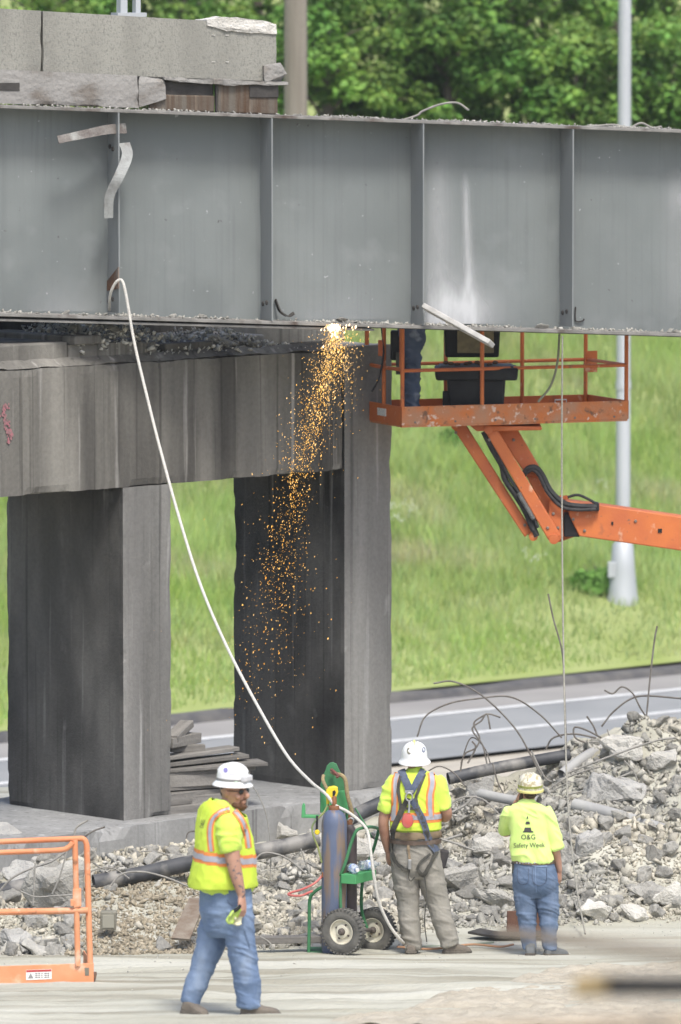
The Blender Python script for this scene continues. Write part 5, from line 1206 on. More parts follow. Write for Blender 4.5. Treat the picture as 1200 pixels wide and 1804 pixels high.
def wheel(px, py, d, r):
    c = at(px, py, d); w = thing('wheel', c, None, None); w.parent = cart; w.matrix_parent_inverse = world_of(cart).inverted()
    b = MB(); hw = .052
    prof = [(r * .55, -hw * .75), (r * .62, -hw * .95), (r * .80, -hw), (r * .93, -hw * .82), (r * .985, -hw * .4), (r, 0), (r * .985, hw * .4), (r * .93, hw * .82), (r * .80, hw), (r * .62, hw * .95), (r * .55, hw * .75), (r * .5, 0)]
    n = 40; rings = []
    e1 = Vector((0, 0, 1)); e2 = ax.cross(e1)
    for i in range(n):
        a = 2 * math.pi * i / n; rd = e1 * math.cos(a) + e2 * math.sin(a); rings.append([c + rd * q + ax * h for q, h in prof])
    k = len(prof); b.add([p for r__ in rings for p in r__], [(i * k + j, i * k + (j + 1) % k, ((i + 1) % n) * k + (j + 1) % k, ((i + 1) % n) * k + j) for i in range(n) for j in range(k)])
    ty_ = b.build('tyre', M_tyre, w, smooth=True)
    b = MB()
    for i in range(36):
        a = 2 * math.pi * i / 36; rd = e1 * math.cos(a) + e2 * math.sin(a); td = -e1 * math.sin(a) + e2 * math.cos(a)
        for sg in (-1, 1): b.box(c + rd * (r * .965) + ax * (hw * .55 * sg), (.020, .045, .016), (td + ax * .4 * sg, ax, rd))
    b.build('tread', M_tyre, w)
    b = MB(); b.lathe(c, -ax, [(r * .2, -.03), (r * .50, -.04), (r * .555, .03), (r * .555, .043), (r * .52, .043), (r * .48, .02), (r * .34, .012), (r * .27, .028), (r * .16, .03), (r * .15, .0)], n=28, ref=e1); b.build('rim', M_rim, w, smooth=True)
    b = MB(); b.lathe(c, -ax, [(r * .15, .0), (r * .15, .05), (r * .11, .056), (r * .08, .07)], n=14, ref=e1); b.build('hub', M_hub, w, smooth=True)
    for i in range(4):
        a = .5 + math.pi / 2 * i; rd = e1 * math.cos(a) + e2 * math.sin(a); bb = MB(); bb.lathe(c + rd * r * .33 - ax * .012, -ax, [(.010, 0), (.010, .012)], n=6); bb.build('lug_nut', M_hub, w)
    return c
w1 = wheel(605, 1641, dc - .25, 40.5 * kc); w2 = wheel(660, 1638, dc + .27, 39.5 * kc)
b = MB(); b.tube([w1, w2], .018, n=8, sm=1); b.build('axle', M_hub, cart, smooth=True)
def ct(name, pts, r, m=M_grn, sm=5, par=None, n=8): b = MB(); b.tube([at(p[0], p[1], dc + (p[2] if len(p) > 2 else 0)) for p in pts], r, n=n, sm=sm); return b.build(name, m, par or cart, smooth=True)
ct('frame_tube', [(544, 1679, -.05), (545, 1620, -.05), (546, 1585, -.05), (556, 1570, -.06), (580, 1556, -.1), (598, 1543, -.17), (608, 1522, -.2), (618, 1488, -.2), (628, 1464, -.2), (640, 1458, -.15)], .015)
ct('frame_tube', [(668, 1460, .2), (660, 1490, .22), (652, 1512, .22), (640, 1545, .2), (637, 1600, .2), (648, 1640, .22)], .015)
ct('frame_tube', [(640, 1458, -.15), (655, 1457, .02), (668, 1460, .2)], .015)
ct('frame_tube', [(600, 1545, -.17), (600, 1590, -.17), (603, 1632, -.2)], .014, sm=1)
ct('frame_tube', [(612, 1420, .22), (614, 1500, .22), (616, 1640, .2)], .02, sm=1)
ct('frame_tube', [(626, 1424, .2), (645, 1455, .15), (655, 1475, .1)], .008, sm=1)
b = MB(); q = at(572, 1681, dc); b.box(q + Vector((0, .05, 0.012)), (.32, .46, .02)); b.build('base_plate', M_grn, cart, bevel=.004)
# back plate with rounded top
pts = [(564, 1432), (564, 1385), (567, 1372), (573, 1358), (576, 1349), (581, 1344), (587, 1343), (593, 1346), (597, 1355), (606, 1372), (612, 1384), (613, 1432)]
b = MB(); b.prism([at(x, y, dc + .2) for x, y in pts], Vector((0, .02, 0))); b.build('back_plate', M_grn, cart, bevel=.004)
pts = [(565, 1395), (612, 1393), (613, 1432), (565, 1432)]
b = MB(); b.prism([at(x, y, dc + .17) for x, y in pts], Vector((0, .025, 0))); b.build('cross_plate', M_grnl, cart, bevel=.004)
b = MB(); b.prism([at(x, y, dc - .02) for x, y in [(531, 1441), (532, 1420), (535, 1415), (538, 1419), (538.5, 1436), (563, 1437), (563, 1442)]], Vector((0, .06, 0))); b.build('side_hook', M_grnl, cart, bevel=.005)
tr = [(601, 1541, -.22), (627, 1538, -.28), (663, 1533, .05), (640, 1531, .16)]
P4 = [at(x, y, dc + z) for x, y, z in tr]; zt_ = sum(p.z for p in P4) / 4
b = MB(); b.box8([Vector((p.x, p.y, zt_ - .085)) for p in P4] + [Vector((p.x, p.y, zt_)) for p in P4]); b.build('tray', M_grnl, cart, bevel=.004)
ct('strap', [(585, 1360, .16), (592, 1364, .1), (602, 1366, .06), (609, 1376, .05), (612, 1400, .05), (618, 1422, .06), (622, 1440, .08)], .019, M_tan)
ct('strap', [(570, 1366, .14), (569, 1374, .1), (575, 1388, .06), (580, 1398, .05)], .016, M_tan)
ct('shackle', [(584, 1356, .12), (590, 1361, .05), (596, 1367, .04), (592, 1369, .04)], .014, mat('red_shackle', (.22, .06, .05), (.14, .06, .05), scale=20, rough=.6))
# cylinders
def cylinder(px, pt, pb_, rpx, d, m, label, prof_top=1):
    base = at(px, pb_, d); h = (pb_ - pt) * d / F; r = rpx * d / F
    t_ = thing('gas_cylinder', base, label, 'gas cylinder')
    b = MB(); b.lathe(base, (0, 0, 1), [(r * .96, 0), (r, .02), (r, h - .13), (r * .97, h - .10), (r * .86, h - .055), (r * .66, h - .022), (r * .42, h)], n=32); b.build('tank', m, t_, smooth=True)
    b = MB(); b.lathe(base, (0, 0, 1), [(r * .44, h - .01), (r * .46, h + .02), (r * .40, h + .035)], n=16); b.build('neck_ring', M_brass, t_, smooth=True)
    b = MB(); b.lathe(base, (0, 0, 1), [(r * .2, h + .03), (r * .2, h + .10), (r * .12, h + .12)], n=10); b.build('valve', M_brass, t_, smooth=True)
    return t_
g1 = cylinder(589, 1424, 1678, 22.5, dc - .02, M_cyl, 'scuffed blue gas cylinder strapped on the green cart')
b = MB(); c = at(577, 1436, dc - .12); b.box(c, (.07, .006, .045)); b.build('shoulder_label', M_label, g1)
b = MB(); c = at(572, 1541, dc - .12); b.box(c, (.05, .04, .05)); b.build('clamp', M_brass, g1, bevel=.006)
g2 = cylinder(616, 1450, 1676, 13, dc + .10, M_cyl2, 'slimmer dark gas cylinder behind the blue one on the cart')
# yellow snap hook cap
hk = thing('snap_hook', at(585, 1405, dc - .05), 'bright yellow safety hook gripping the rope at the cylinder top', 'hook')
b = MB(); b.prism([at(x, y, dc - .10) for x, y in [(574, 1400), (575, 1392), (579, 1387), (588, 1385), (595, 1387), (596, 1396), (593, 1404), (588, 1409), (585, 1407), (581, 1412), (579, 1421), (576, 1424), (575, 1414)]], Vector((0, .05, 0))); b.build('hook_body', M_yel, hk, bevel=.01)
b = MB(); b.prism([at(x, y, dc - .104) for x, y in [(586, 1394), (590, 1392), (592, 1396), (589, 1403), (586, 1404)]], Vector((0, .003, 0))); b.build('gate_slot', M_blk, hk)
# hoses and odd bits on the cart
def loose(name, pts, r, m, label, cat, d=dc, n=8): b = MB(); b.tube([at(p[0], p[1], d + (p[2] if len(p) > 2 else 0)) for p in pts], r, n=n, sm=7); return tag(b.build(name, m, smooth=True), label, cat)
loose('gas_hose', [(578, 1417, -.1), (570, 1432, -.13), (556, 1446, -.14), (550, 1458, -.14), (553, 1475, -.14), (560, 1492, -.14), (567, 1520, -.13)], .009, mat('green_hose', (.14, .20, .10), (.26, .28, .10), scale=8, rough=.6), 'thin green hose looping off the left of the blue cylinder', 'hose')
loose('gas_hose', [(570, 1540, -.1), (556, 1555, -.15), (535, 1566, -.2), (512, 1573, -.2), (510, 1577, -.25), (530, 1578, -.3), (550, 1570, -.2)], .011, mat('red_hose', (.42, .10, .09), (.5, .2, .17), scale=8, rough=.6), 'red torch hose looping out left of the gas cart', 'hose')
g = thing('pressure_gauge', at(559, 1462, dc - .14), 'small yellow topped gauge hanging by the blue cylinder', 'gauge')
b = MB(); b.lathe(at(559, 1466, dc - .15), (0, -1, 0), [(.022, 0), (.024, .01), (.018, .02)], n=12); b.build('dial', M_yel, g, smooth=True)
b = MB(); b.tube([at(559, 1437, dc - .14), at(558, 1462, dc - .14)], .011, n=8, sm=1); b.build('stem', M_blk, g)
wr = thing('wrench', at(617, 1445, dc + .0), 'grey ring wrench hanging at the right of the blue cylinder', 'wrench')
b = MB(); c = at(618, 1446, dc - .01); k = 20
rg = [c + Vector((math.cos(2 * math.pi * i / k) * .024, 0, math.sin(2 * math.pi * i / k) * .024)) for i in range(k + 1)]
b.tube(rg, .008, n=8, sm=1); b.build('ring', M_chrome, wr, smooth=True)
b = MB(); b.prism([at(x, y, dc - .015) for x, y in [(615.5, 1450), (620.5, 1450), (623, 1462), (623, 1490), (619, 1490), (617, 1465)]], Vector((0, .012, 0))); b.build('shank', M_chrome, wr, bevel=.003)
M_pet = bpy.data.materials.new('clear_plastic'); M_pet.use_nodes = True; _b = M_pet.node_tree.nodes['Principled BSDF']; _b.inputs['Base Color'].default_value = (.86, .90, .93, 1); _b.inputs['Roughness'].default_value = .12; _b.inputs['Transmission Weight'].default_value = .75; _b.inputs['IOR'].default_value = 1.3
M_blab = mat('bottle_label', (.55, .62, .75), (.12, .22, .55), scale=30, lo=.5, hi=.56, rough=.5)
def bottle(px, py, d, L, r, dirv, label):
    c = at(px, py, d); c.z = zt_ + r + .002; t_ = thing('water_bottle', c, label, 'bottle'); dv = Vector(dirv).normalized()
    b = MB(); b.lathe(c, dv, [(r * .8, 0), (r, .012), (r * .93, L * .25), (r, L * .3), (r, L * .6), (r * .9, L * .72), (r * .4, L * .9), (r * .38, L)], n=16); b.build('shell', M_pet, t_, smooth=True)
    b = MB(); b.lathe(c, dv, [(r * 1.02, L * .32), (r * 1.02, L * .58)], n=16); b.build('wrapper', M_blab, t_, smooth=True)
    b = MB(); b.lathe(c, dv, [(r * .42, L * .97), (r * .42, L * 1.07), (r * .3, L * 1.08)], n=12); b.build('cap', M_label, t_, smooth=True)
bottle(618, 1534, dc - .12, .16, .042, (.35, -.9, 0), 'clear plastic bottle lying left on the cart tray')
bottle(634, 1530, dc - .03, .20, .045, (.85, .5, 0), 'clear water bottle with blue wrapper lying right on the cart tray')

# ------------------------------------------------------------------ ropes
M_rope = mat('white_rope', (0.66, 0.64, 0.59), (0.54, 0.52, 0.47), scale=60, rough=.85, bump=.6, bscale=220)
M_tagl = mat('thin_line', (0.30, 0.29, 0.25), (0.22, 0.21, 0.18), scale=40, rough=.85)
dr = proj(gpt(205) + GN * .42 + Vector((0, 0, 6)))[2]
rope_pts = [(193, 546, dr + .25), (194, 520, dr + .05), (203, 499, dr - .02), (213, 493, dr - .04), (219, 505, dr - .06), (226, 542, dr - .08), (236, 600, dr - .1), (252, 670, dr - .2), (282, 790, dr - .45), (318, 920, dr - .9), (355, 1035, dr - 1.4), (400, 1140, dr - 2.), (452, 1240, dr - 2.7), (505, 1330, dr - 3.4), (545, 1375, dr - 3.9), (573, 1398, dc - .08), (590, 1418, dc - .14), (612, 1430, dc - .14), (635, 1448, dc - .16), (648, 1466, dc - .2), (653, 1500, dc - .3), (660, 1550, dc - .3), (668, 1590, dc - .25), (685, 1628, dc - .2), (702, 1652, dc - .15), (712, 1662, dc - .05)]
loose('rope', [(a, b_, c_ - dc) for a, b_, c_ in rope_pts], .0145, M_rope, 'thick white rope running from the girder down to the gas cart', 'rope', n=10)
dl = gd(990) - .33
loose('rope', [(991, 592, dl - dc), (990, 800, dl - dc), (991, 1000, dl - .3 - dc), (994, 1200, dl - 1.2 - dc), (999, 1380, 60.0 - dc), (1006, 1480, 58.8 - dc), (1017, 1570, 57.6 - dc), (1030, 1638, 56.9 - dc), (1031, 1645, 56.8 - dc)], .0085, M_tagl, 'thin grey tag line hanging from the girder past the basket to the ground', 'rope')
loose('gas_hose', [(700, 1668, -.1), (760, 1672, .1), (830, 1664, .3), (880, 1668, .25), (905, 1664, .3)], .010, mat('orange_hose', (.40, .22, .12), (.33, .20, .13), scale=8, rough=.7), 'dusty orange hose lying on the ground by the worker boots', 'hose')
loose('gas_hose', [(600, 1672, .5), (690, 1674, .35), (745, 1668, .4), (800, 1666, .5), (870, 1660, .55)], .009, mat('green_ground_hose', (.20, .26, .19), (.3, .33, .26), scale=8, rough=.7), 'faded green hose lying on the ground behind the worker boots', 'hose')
# blurred things close to the camera, lower right, lying on the bank
def near_pt(px, py, d): return at(px, py, d)
b = MB(); A, E = near_pt(885, 1643, 24), near_pt(1290, 1692, 13); dv = (E - A).normalized()
b.box((A + E) / 2, ((E - A).length, .05, .030), (dv, Vector((0, 0, 1)).cross(dv), Vector((0, 0, 1))))
tag(b.build('plank_rail', mat('tan_plank', (.36, .28, .20), (.28, .21, .15), scale=5, rough=.9), bevel=.01), 'blurred tan plank rail crossing low in front of the woman boots', 'plank')
A, E = near_pt(1085, 1737, 17), near_pt(1330, 1738, 16.5); b = MB(); dv = (E - A).normalized()
b.box((A + E) / 2, ((E - A).length, .07, .052), (dv, Vector((0, 0, 1)).cross(dv), Vector((0, 0, 1)))); tag(b.build('steel_beam', M_dark, bevel=.01), 'blurred dark steel bar at the lower right edge', 'beam')
A, E = near_pt(1024, 1737, 17.1), near_pt(1084, 1737, 17.0); b = MB(); dv = (E - A).normalized()
b.box((A + E) / 2, ((E - A).length, .075, .055), (dv, Vector((0, 0, 1)).cross(dv), Vector((0, 0, 1)))); tag(b.build('timber_block', mat('fresh_timber', (.50, .38, .20), (.42, .31, .16), scale=4, rough=.9), bevel=.01), 'blurred yellow timber block at the end of the dark bar', 'timber')
A, E = near_pt(780, 1822, 15), near_pt(1330, 1794, 15); b = MB(); dv = (E - A).normalized()
b.box((A + E) / 2, ((E - A).length, .05, .03), (dv, Vector((0, 0, 1)).cross(dv), Vector((0, 0, 1)))); tag(b.build('plank_rail', mat('pale_plank', (.40, .32, .23), (.32, .25, .18), scale=5, rough=.9), bevel=.01), 'blurred pale plank rail along the bottom right corner', 'plank')
# each near rail stands on a post just outside the frame
for o, fx in [(bpy.data.objects[n_], f_) for n_, f_ in (('plank_rail', .9), ('plank_rail.001', .95), ('steel_beam', .9))]:
    V = np.array([v.co[:] for v in o.data.vertices]); i_ = V[:, 0].argmax(); e_ = V[V[:, 0] > V[:, 0].max() - .03].mean(0); zg = gz1(e_[0], e_[1])
    b = MB(); b.box((e_[0] - .03, e_[1] + .06, (zg + e_[2]) / 2 - .1), (.06, .06, e_[2] - zg + .25)); b.build('post', M_timber, o)
# ------------------------------------------------------------------ people
M_skin = mat('skin', (0.46, 0.27, 0.195), (0.40, 0.215, 0.15), scale=14, rough=.55, bump=.08, bscale=120, spec=.35)
M_skint = mat('tanned_skin', (0.40, 0.225, 0.155), (0.33, 0.17, 0.115), scale=14, rough=.55, bump=.08, bscale=120, spec=.35)
M_tatt = mat('tattooed_skin', (0.43, 0.25, 0.18), (0.36, 0.20, 0.14), scale=14, rough=.55, c3=(.13, .11, .115), c3scale=30, c3lo=.55, c3hi=.63, spec=.35)
M_hiv = mat('lime_shirt', (0.58, 0.77, 0.13), (0.52, 0.71, 0.09), scale=5, rough=.85, bump=.15, bscale=220, spec=.15, sheen=.2)
M_vest = mat('lime_vest', (0.60, 0.75, 0.09), (0.54, 0.69, 0.07), scale=5, rough=.8, bump=.2, bscale=260, spec=.2)
M_shirtl = mat('pale_lime_shirt', (0.66, 0.84, 0.27), (0.61, 0.80, 0.23), scale=5, rough=.85, bump=.15, bscale=220, spec=.15, sheen=.2)
M_jean = mat('blue_denim', (0.145, 0.205, 0.32), (0.215, 0.285, 0.41), scale=4, stretch=(1.4, 1.4, .7), rough=.9, bump=.3, bscale=260, c3=(0.30, 0.36, 0.46), c3scale=3.5, c3lo=.56, c3hi=.74, spec=.1)
M_jean2 = mat('mid_denim', (0.10, 0.145, 0.225), (0.155, 0.205, 0.295), scale=4, stretch=(1.4, 1.4, .7), rough=.9, bump=.3, bscale=260, c3=(0.215, 0.27, 0.36), c3scale=3.5, c3lo=.56, c3hi=.74, spec=.1)
M_jean3 = mat('dark_denim', (0.06, 0.08, 0.125), (0.10, 0.125, 0.18), scale=5, rough=.9, bump=.3, bscale=260, c3=(0.22, 0.25, 0.30), c3scale=6, c3lo=.58, c3hi=.7, spec=.1)
M_khaki = mat('khaki_canvas', (0.30, 0.285, 0.25), (0.24, 0.225, 0.195), scale=4, rough=.9, bump=.3, bscale=220, c3=(0.19, 0.17, 0.14), c3scale=5, c3lo=.62, c3hi=.75, spec=.1)
M_boot = mat('dusty_boot', (0.19, 0.165, 0.135), (0.14, 0.12, 0.10), scale=10, rough=.85, bump=.4, bscale=90)
M_boot2 = mat('grey_boot', (0.12, 0.13, 0.135), (0.18, 0.185, 0.185), scale=10, rough=.85, bump=.4, bscale=90)
M_sole = mat('boot_sole', (0.08, 0.072, 0.062), (0.14, 0.125, 0.105), scale=10, rough=.9)
M_hat = mat('white_hat', (0.80, 0.80, 0.79), (0.72, 0.72, 0.71), scale=8, rough=.35, spec=.5)
M_sil = mat('reflective_silver', (0.37, 0.37, 0.41), (0.32, 0.32, 0.36), scale=20, rough=.45, spec=.5)
M_oran = mat('vest_orange', (0.74, 0.27, 0.08), (0.68, 0.22, 0.06), scale=20, rough=.75)
M_hair = mat('dark_hair', (0.045, 0.028, 0.018), (0.085, 0.055, 0.035), scale=30, stretch=(4, 4, .5), rough=.6, bump=.5, bscale=120)
M_beard = mat('brown_beard', (0.10, 0.05, 0.028), (0.16, 0.085, 0.05), scale=40, rough=.8, bump=.6, bscale=200)
M_shade = mat('dark_lens', (0.015, 0.015, 0.017), rough=.15, spec=.6)
M_web = mat('navy_webbing', (0.075, 0.095, 0.145), (0.12, 0.14, 0.19), scale=20, rough=.85, bump=.4, bscale=260)
M_webd = mat('dark_webbing', (0.055, 0.055, 0.05), (0.10, 0.095, 0.08), scale=20, rough=.85, bump=.4, bscale=260)
M_leather = mat('tan_belt', (0.26, 0.20, 0.13), (0.19, 0.14, 0.09), scale=12, rough=.8)
M_brown = mat('brown_belt', (0.085, 0.06, 0.045), (0.13, 0.10, 0.08), scale=12, rough=.8)
M_red2 = mat('red_plastic', (0.52, 0.10, 0.085), (0.46, 0.13, 0.11), scale=12, rough=.45)

def remesh(mb, voxel, smooth=4, name='m'):
    me = mb.mesh(name); o = bpy.data.objects.new('tmp', me); COL.objects.link(o)
    r = o.modifiers.new('r', 'REMESH'); r.mode = 'VOXEL'; r.voxel_size = voxel; r.use_smooth_shade = True
    if smooth:
        s = o.modifiers.new('s', 'SMOOTH'); s.iterations = smooth; s.factor = .5
    dg = bpy.context.evaluated_depsgraph_get(); dg.update()
    out = bpy.data.meshes.new_from_object(o.evaluated_get(dg)); bpy.data.objects.remove(o); bpy.data.meshes.remove(me)
    out.polygons.foreach_set('use_smooth', np.ones(len(out.polygons), bool)); out.name = name
    return out
def mverts(me):
    V = np.zeros(len(me.vertices) * 3); me.vertices.foreach_get('co', V); return V.reshape(-1, 3)
def mnorms(me):
    V = np.zeros(len(me.vertices) * 3); me.vertices.foreach_get('normal', V); return V.reshape(-1, 3)
def wrinkle(me, amp, seed, fz=11., fx=4.5, zlo=None, zhi=None, where=None, shear=.6):
    """fold ridges running mostly sideways and slanting"""
    V = mverts(me); N = mnorms(me)
    q = np.stack([V[:, 0] * fx, V[:, 1] * fx, V[:, 2] * fz + (V[:, 0] + V[:, 1]) * fz * shear * .5], 1)
    w = fbm(q * .6 + seed, 2, seed) * 1.4
    n1 = vnoise(q + w[:, None] * 2.2, seed); r = 1 - np.abs(2 * n1 - 1); r = r ** 2.2
    n2 = vnoise(q * 2.3 + w[:, None] * 3., seed + 3); r2 = (1 - np.abs(2 * n2 - 1)) ** 2
    d = (r * .75 + r2 * .35 - .35) * amp
    if where is not None: d = d * where(V)
    me.vertices.foreach_set('co', (V + N * d[:, None]).ravel()); me.update()
def sub_patch(me, keep, offset, name):
    """faces of me whose centre passes keep(C), lifted off the surface"""
    V = mverts(me); N = mnorms(me); nf = len(me.polygons)
    L = np.zeros(len(me.loops), np.int32); me.loops.foreach_get('vertex_index', L)
    Q = L.reshape(-1, 4) if len(L) == nf * 4 else None
    if Q is None:
        Q = np.array([list(p.vertices) if len(p.vertices) == 4 else list(p.vertices[:3]) + [p.vertices[2]] for p in me.polygons])
    C = V[Q].mean(1); fl = keep(C)
    Q = Q[fl]; u, inv = np.unique(Q, return_inverse=True)
    if len(u) == 0: return None
    return np_mesh(name, V[u] + N[u] * offset, inv.reshape(-1, 4), True)
class Person:
    def __init__(s, px, py, d, label, face, cat='person'):
        s.O = at(px, py, d) + Vector((0, 0, .012)); s.d = d; s.k = d / F; s.root = thing('person', s.O, label, 'person')
        a = math.radians(face); s.Fv = Vector((math.cos(a), math.sin(a), 0)); s.Rv = Vector((math.sin(a), -math.cos(a), 0)); s.bv = []
    def P(s, px, py, y=0.0):
        r = _ray(px, py, 1.0); return CAM + r * ((s.O.y + y) / r.y)
    def ring(s, c, a, b, n=28, e=2.35, tilt=0):
        out = []
        for k in range(n):
            t = 2 * math.pi * k / n; cx, sx = math.cos(t), math.sin(t)
            x = math.copysign(abs(cx) ** (2 / e), cx) * a; y = math.copysign(abs(sx) ** (2 / e), sx) * b
            out.append(c + s.Rv * x + s.Fv * y + Vector((0, 0, tilt * y)))
        return out
    def torso(s, mb, secs, grow=0.0, e=2.35):
        Q = catmull([np.array([*s.P(q[0], q[1], 0), q[2], q[3], q[4] if len(q) > 4 else 0]) for q in secs], 5)
        mb.loft([s.ring(Vector(q[:3]), q[3] + grow, q[4] + grow, e=e, tilt=q[5]) for q in Q]); return mb
    def limb(s, mb, pts, grow=0.0, n=16, flat=1.0, sm=6):
        """pts (px, py, y, radius in px)"""
        mb.tube([s.P(p[0], p[1], p[2]) for p in pts], [p[3] * s.k + grow for p in pts], n=n, sm=sm, flat=flat); return mb
    def add(s, name, me, m, wr=None, label=None):
        o = link(name, me, m, s.root, label=label); return o
    def bvh(s, *mes):
        out = []
        for me in mes:
            out.append(BVHTree.FromPolygons([tuple(v) for v in mverts(me)], [tuple(p.vertices) for p in me.polygons]))
        return out
    def hit(s, bv, px, py):
        d = _ray(px, py, 1.0).normalized(); best = None
        for b in bv:
            h = b.ray_cast(CAM, d)
            if h[0] is not None and (best is None or h[3] < best[3]): best = h
        return best
    def band(s, bv, pts, width, off, name, m, par=None, th=.004, ns=5, step=6):
        """flat strap lying on a surface, path traced over it"""
        Q = [Vector((q[0], q[1])) for q in catmull([np.array(p, float) for p in pts], step)]
        rows = []; last = None
        for i, q in enumerate(Q):
            t = (Q[min(i + 1, len(Q) - 1)] - Q[max(i - 1, 0)]); t.normalize(); w = Vector((-t.y, t.x)) * (width / 2 / s.k)
            row = []
            for j in range(ns):
                pp = q + w * (2 * j / (ns - 1) - 1); h = s.hit(bv, pp.x, pp.y)
                if h is None:
                    dd = last if last is not None else s.d
                    row.append((CAM + _ray(pp.x, pp.y, dd), Vector((0, -1, 0))))
                else:
                    last = (h[0] - CAM).dot(FWD); row.append((h[0], h[1] if h[1].dot(_ray(pp.x, pp.y, 1)) < 0 else -h[1]))
            rows.append(row)
        vs = []; fs = []; k = ns
        for row in rows: vs += [p + n_ * off for p, n_ in row]
        for row in rows: vs += [p + n_ * (off - th) for p, n_ in row]
        h_ = len(rows) * k
        for i in range(len(rows) - 1):
            for j in range(k - 1):
                fs.append((i * k + j, i * k + j + 1, (i + 1) * k + j + 1, (i + 1) * k + j)); fs.append((h_ + i * k + j, h_ + (i + 1) * k + j, h_ + (i + 1) * k + j + 1, h_ + i * k + j + 1))
            for j in (0, k - 1): fs.append((i * k + j, (i + 1) * k + j, h_ + (i + 1) * k + j, h_ + i * k + j))
        for i in (0, len(rows) - 1): fs.append(tuple([i * k + j for j in range(k)] + [h_ + i * k + j for j in range(k)][::-1]))
        b = MB(); b.add(vs, fs); return b.build(name, m, par or s.root, smooth=True)
    def flat(s, bv, polys, off, name, m, par=None):
        """printed outlines (photo coordinates) laid on a surface"""
        b = MB()
        for poly in polys:
            vs = []; last = s.d
            for x, y in poly:
                h = s.hit(bv, x, y)
                if h is None: vs.append(CAM + _ray(x, y, last))
                else: last = (h[0] - CAM).dot(FWD); vs.append(h[0] + (h[1] if h[1].y < 0 else -h[1]) * off)
            b.add(vs, [tuple(range(len(vs)))])
        return b.build(name, m, par or s.root)
    def text(s, bv, txt, cx, cy, size, off, m, par=None, rot=0.0, sx=1.0):
        cu = bpy.data.curves.new('t', 'FONT'); cu.body = txt; cu.size = 1.0; cu.align_x = 'CENTER'; cu.align_y = 'CENTER'; cu.resolution_u = 3
        o = bpy.data.objects.new('t', cu); COL.objects.link(o); dg = bpy.context.evaluated_depsgraph_get(); dg.update()
        me = bpy.data.meshes.new_from_object(o.evaluated_get(dg)); bpy.data.objects.remove(o); bpy.data.curves.remove(cu)
        bm = bmesh.new(); bm.from_mesh(me); bmesh.ops.triangulate(bm, faces=bm.faces)
        c_, s_ = math.cos(rot), math.sin(rot)
        for v in bm.verts:
            x, y = v.co.x * size * sx, v.co.y * size; px, py = cx + x * c_ - y * s_, cy - (x * s_ + y * c_)
            h = s.hit(bv, px, py)
            v.co = (h[0] + (h[1] if h[1].y < 0 else -h[1]) * off) if h else CAM + _ray(px, py, s.d)
        bm.to_mesh(me); bm.free(); me.name = 'lettering'
        return link('lettering', me, m, par or s.root)
    def head(s, mb, c, face, sc=1.0, nod=0.0):
        """adds head form to mb, returns frame"""
        a = math.radians(face); f = Vector((math.cos(a), math.sin(a), 0)); r = Vector((math.sin(a), -math.cos(a), 0)); u = Vector((0, 0, 1))
        f = (f + u * nod).normalized(); u = (u - f * u.dot(f)).normalized()
        secs = [(.125, .020, .030, -.005), (.112, .050, .065, -.006), (.085, .068, .086, -.006), (.05, .076, .096, -.004), (.01, .077, .097, 0), (-.03, .073, .091, .003), (-.06, .066, .082, .008), (-.085, .056, .068, .017), (-.105, .042, .050, .030), (-.120, .022, .026, .042)]
        rings = []
        for z, w, dpt, fo in secs:
            rings.append([c + u * (z * sc) + f * (fo * sc) + r * (w * sc * math.cos(t)) + f * (dpt * sc * math.sin(t)) for t in np.linspace(0, 2 * math.pi, 25)[:-1]])
        mb.loft(rings)
        L = lambda x, y, z: c + r * (x * sc) + f * (y * sc) + u * (z * sc)
        mb.tube([L(0, .088, .018), L(0, .108, -.012), L(0, .118, -.030), L(0, .096, -.040)], [.011 * sc, .014 * sc, .018 * sc, .012 * sc], n=10)   # nose
        mb.tube([L(-.05, .070, .028), L(-.025, .090, .034), L(.025, .090, .034), L(.05, .070, .028)], .011 * sc, n=8)                              # brow
        mb.tube([L(-.026, .088, -.068), L(0, .096, -.066), L(.026, .088, -.068)], [.006 * sc, .0085 * sc, .006 * sc], n=8)                          # upper lip
        mb.tube([L(-.022, .086, -.080), L(0, .094, -.081), L(.022, .086, -.080)], [.006 * sc, .0085 * sc, .006 * sc], n=8)                          # lower lip
        for sg in (-1, 1):
            mb.ball(L(sg * .079, -.008, -.005), (.013 * sc, .022 * sc, .034 * sc), ax=(r, f, u))
            mb.ball(L(sg * .045, .068, -.035), (.022 * sc, .02 * sc, .02 * sc), ax=(r, f, u))
        return L, r, f, u
    def hand(s, mb, W, D, N, side, curl=.5, sc=1.0, grow=0.0, thumb=.6):
        """palm and five fingers; D along the hand, N the palm side, side = +1/-1 thumb side along D x N"""
        D = D.normalized(); N = (N - D * N.dot(D)).normalized(); T = D.cross(N) * side
        q = lambda a, b, c: W + D * (a * sc) + T * (b * sc) + N * (c * sc)
        rings = []
        for a, w, t in ((-.02, .026, .020), (.01, .030, .019), (.04, .039, .018), (.075, .042, .016), (.098, .039, .013)):
            rings.append([q(a, 0, 0) + T * ((w * sc + grow) * math.cos(x)) + N * ((t * sc + grow) * math.sin(x)) for x in np.linspace(0, 2 * math.pi, 17)[:-1]])
        mb.loft(rings)
        for b0, ln, cu in ((.031, .072, .85), (.0105, .082, 1.0), (-.0105, .077, 1.05), (-.031, .060, 1.15)):
            p = q(.09, b0, 0); ang = curl * cu * .55; pts = [p]
            for f_ in (.45, .32, .23):
                d_ = D * math.cos(ang) + N * math.sin(ang); p = p + d_ * (ln * f_ * sc); pts.append(p); ang += curl * cu * .8
            mb.tube(pts, [.0095 * sc + grow, .009 * sc + grow, .0085 * sc + grow, .007 * sc + grow], n=8, sm=3)
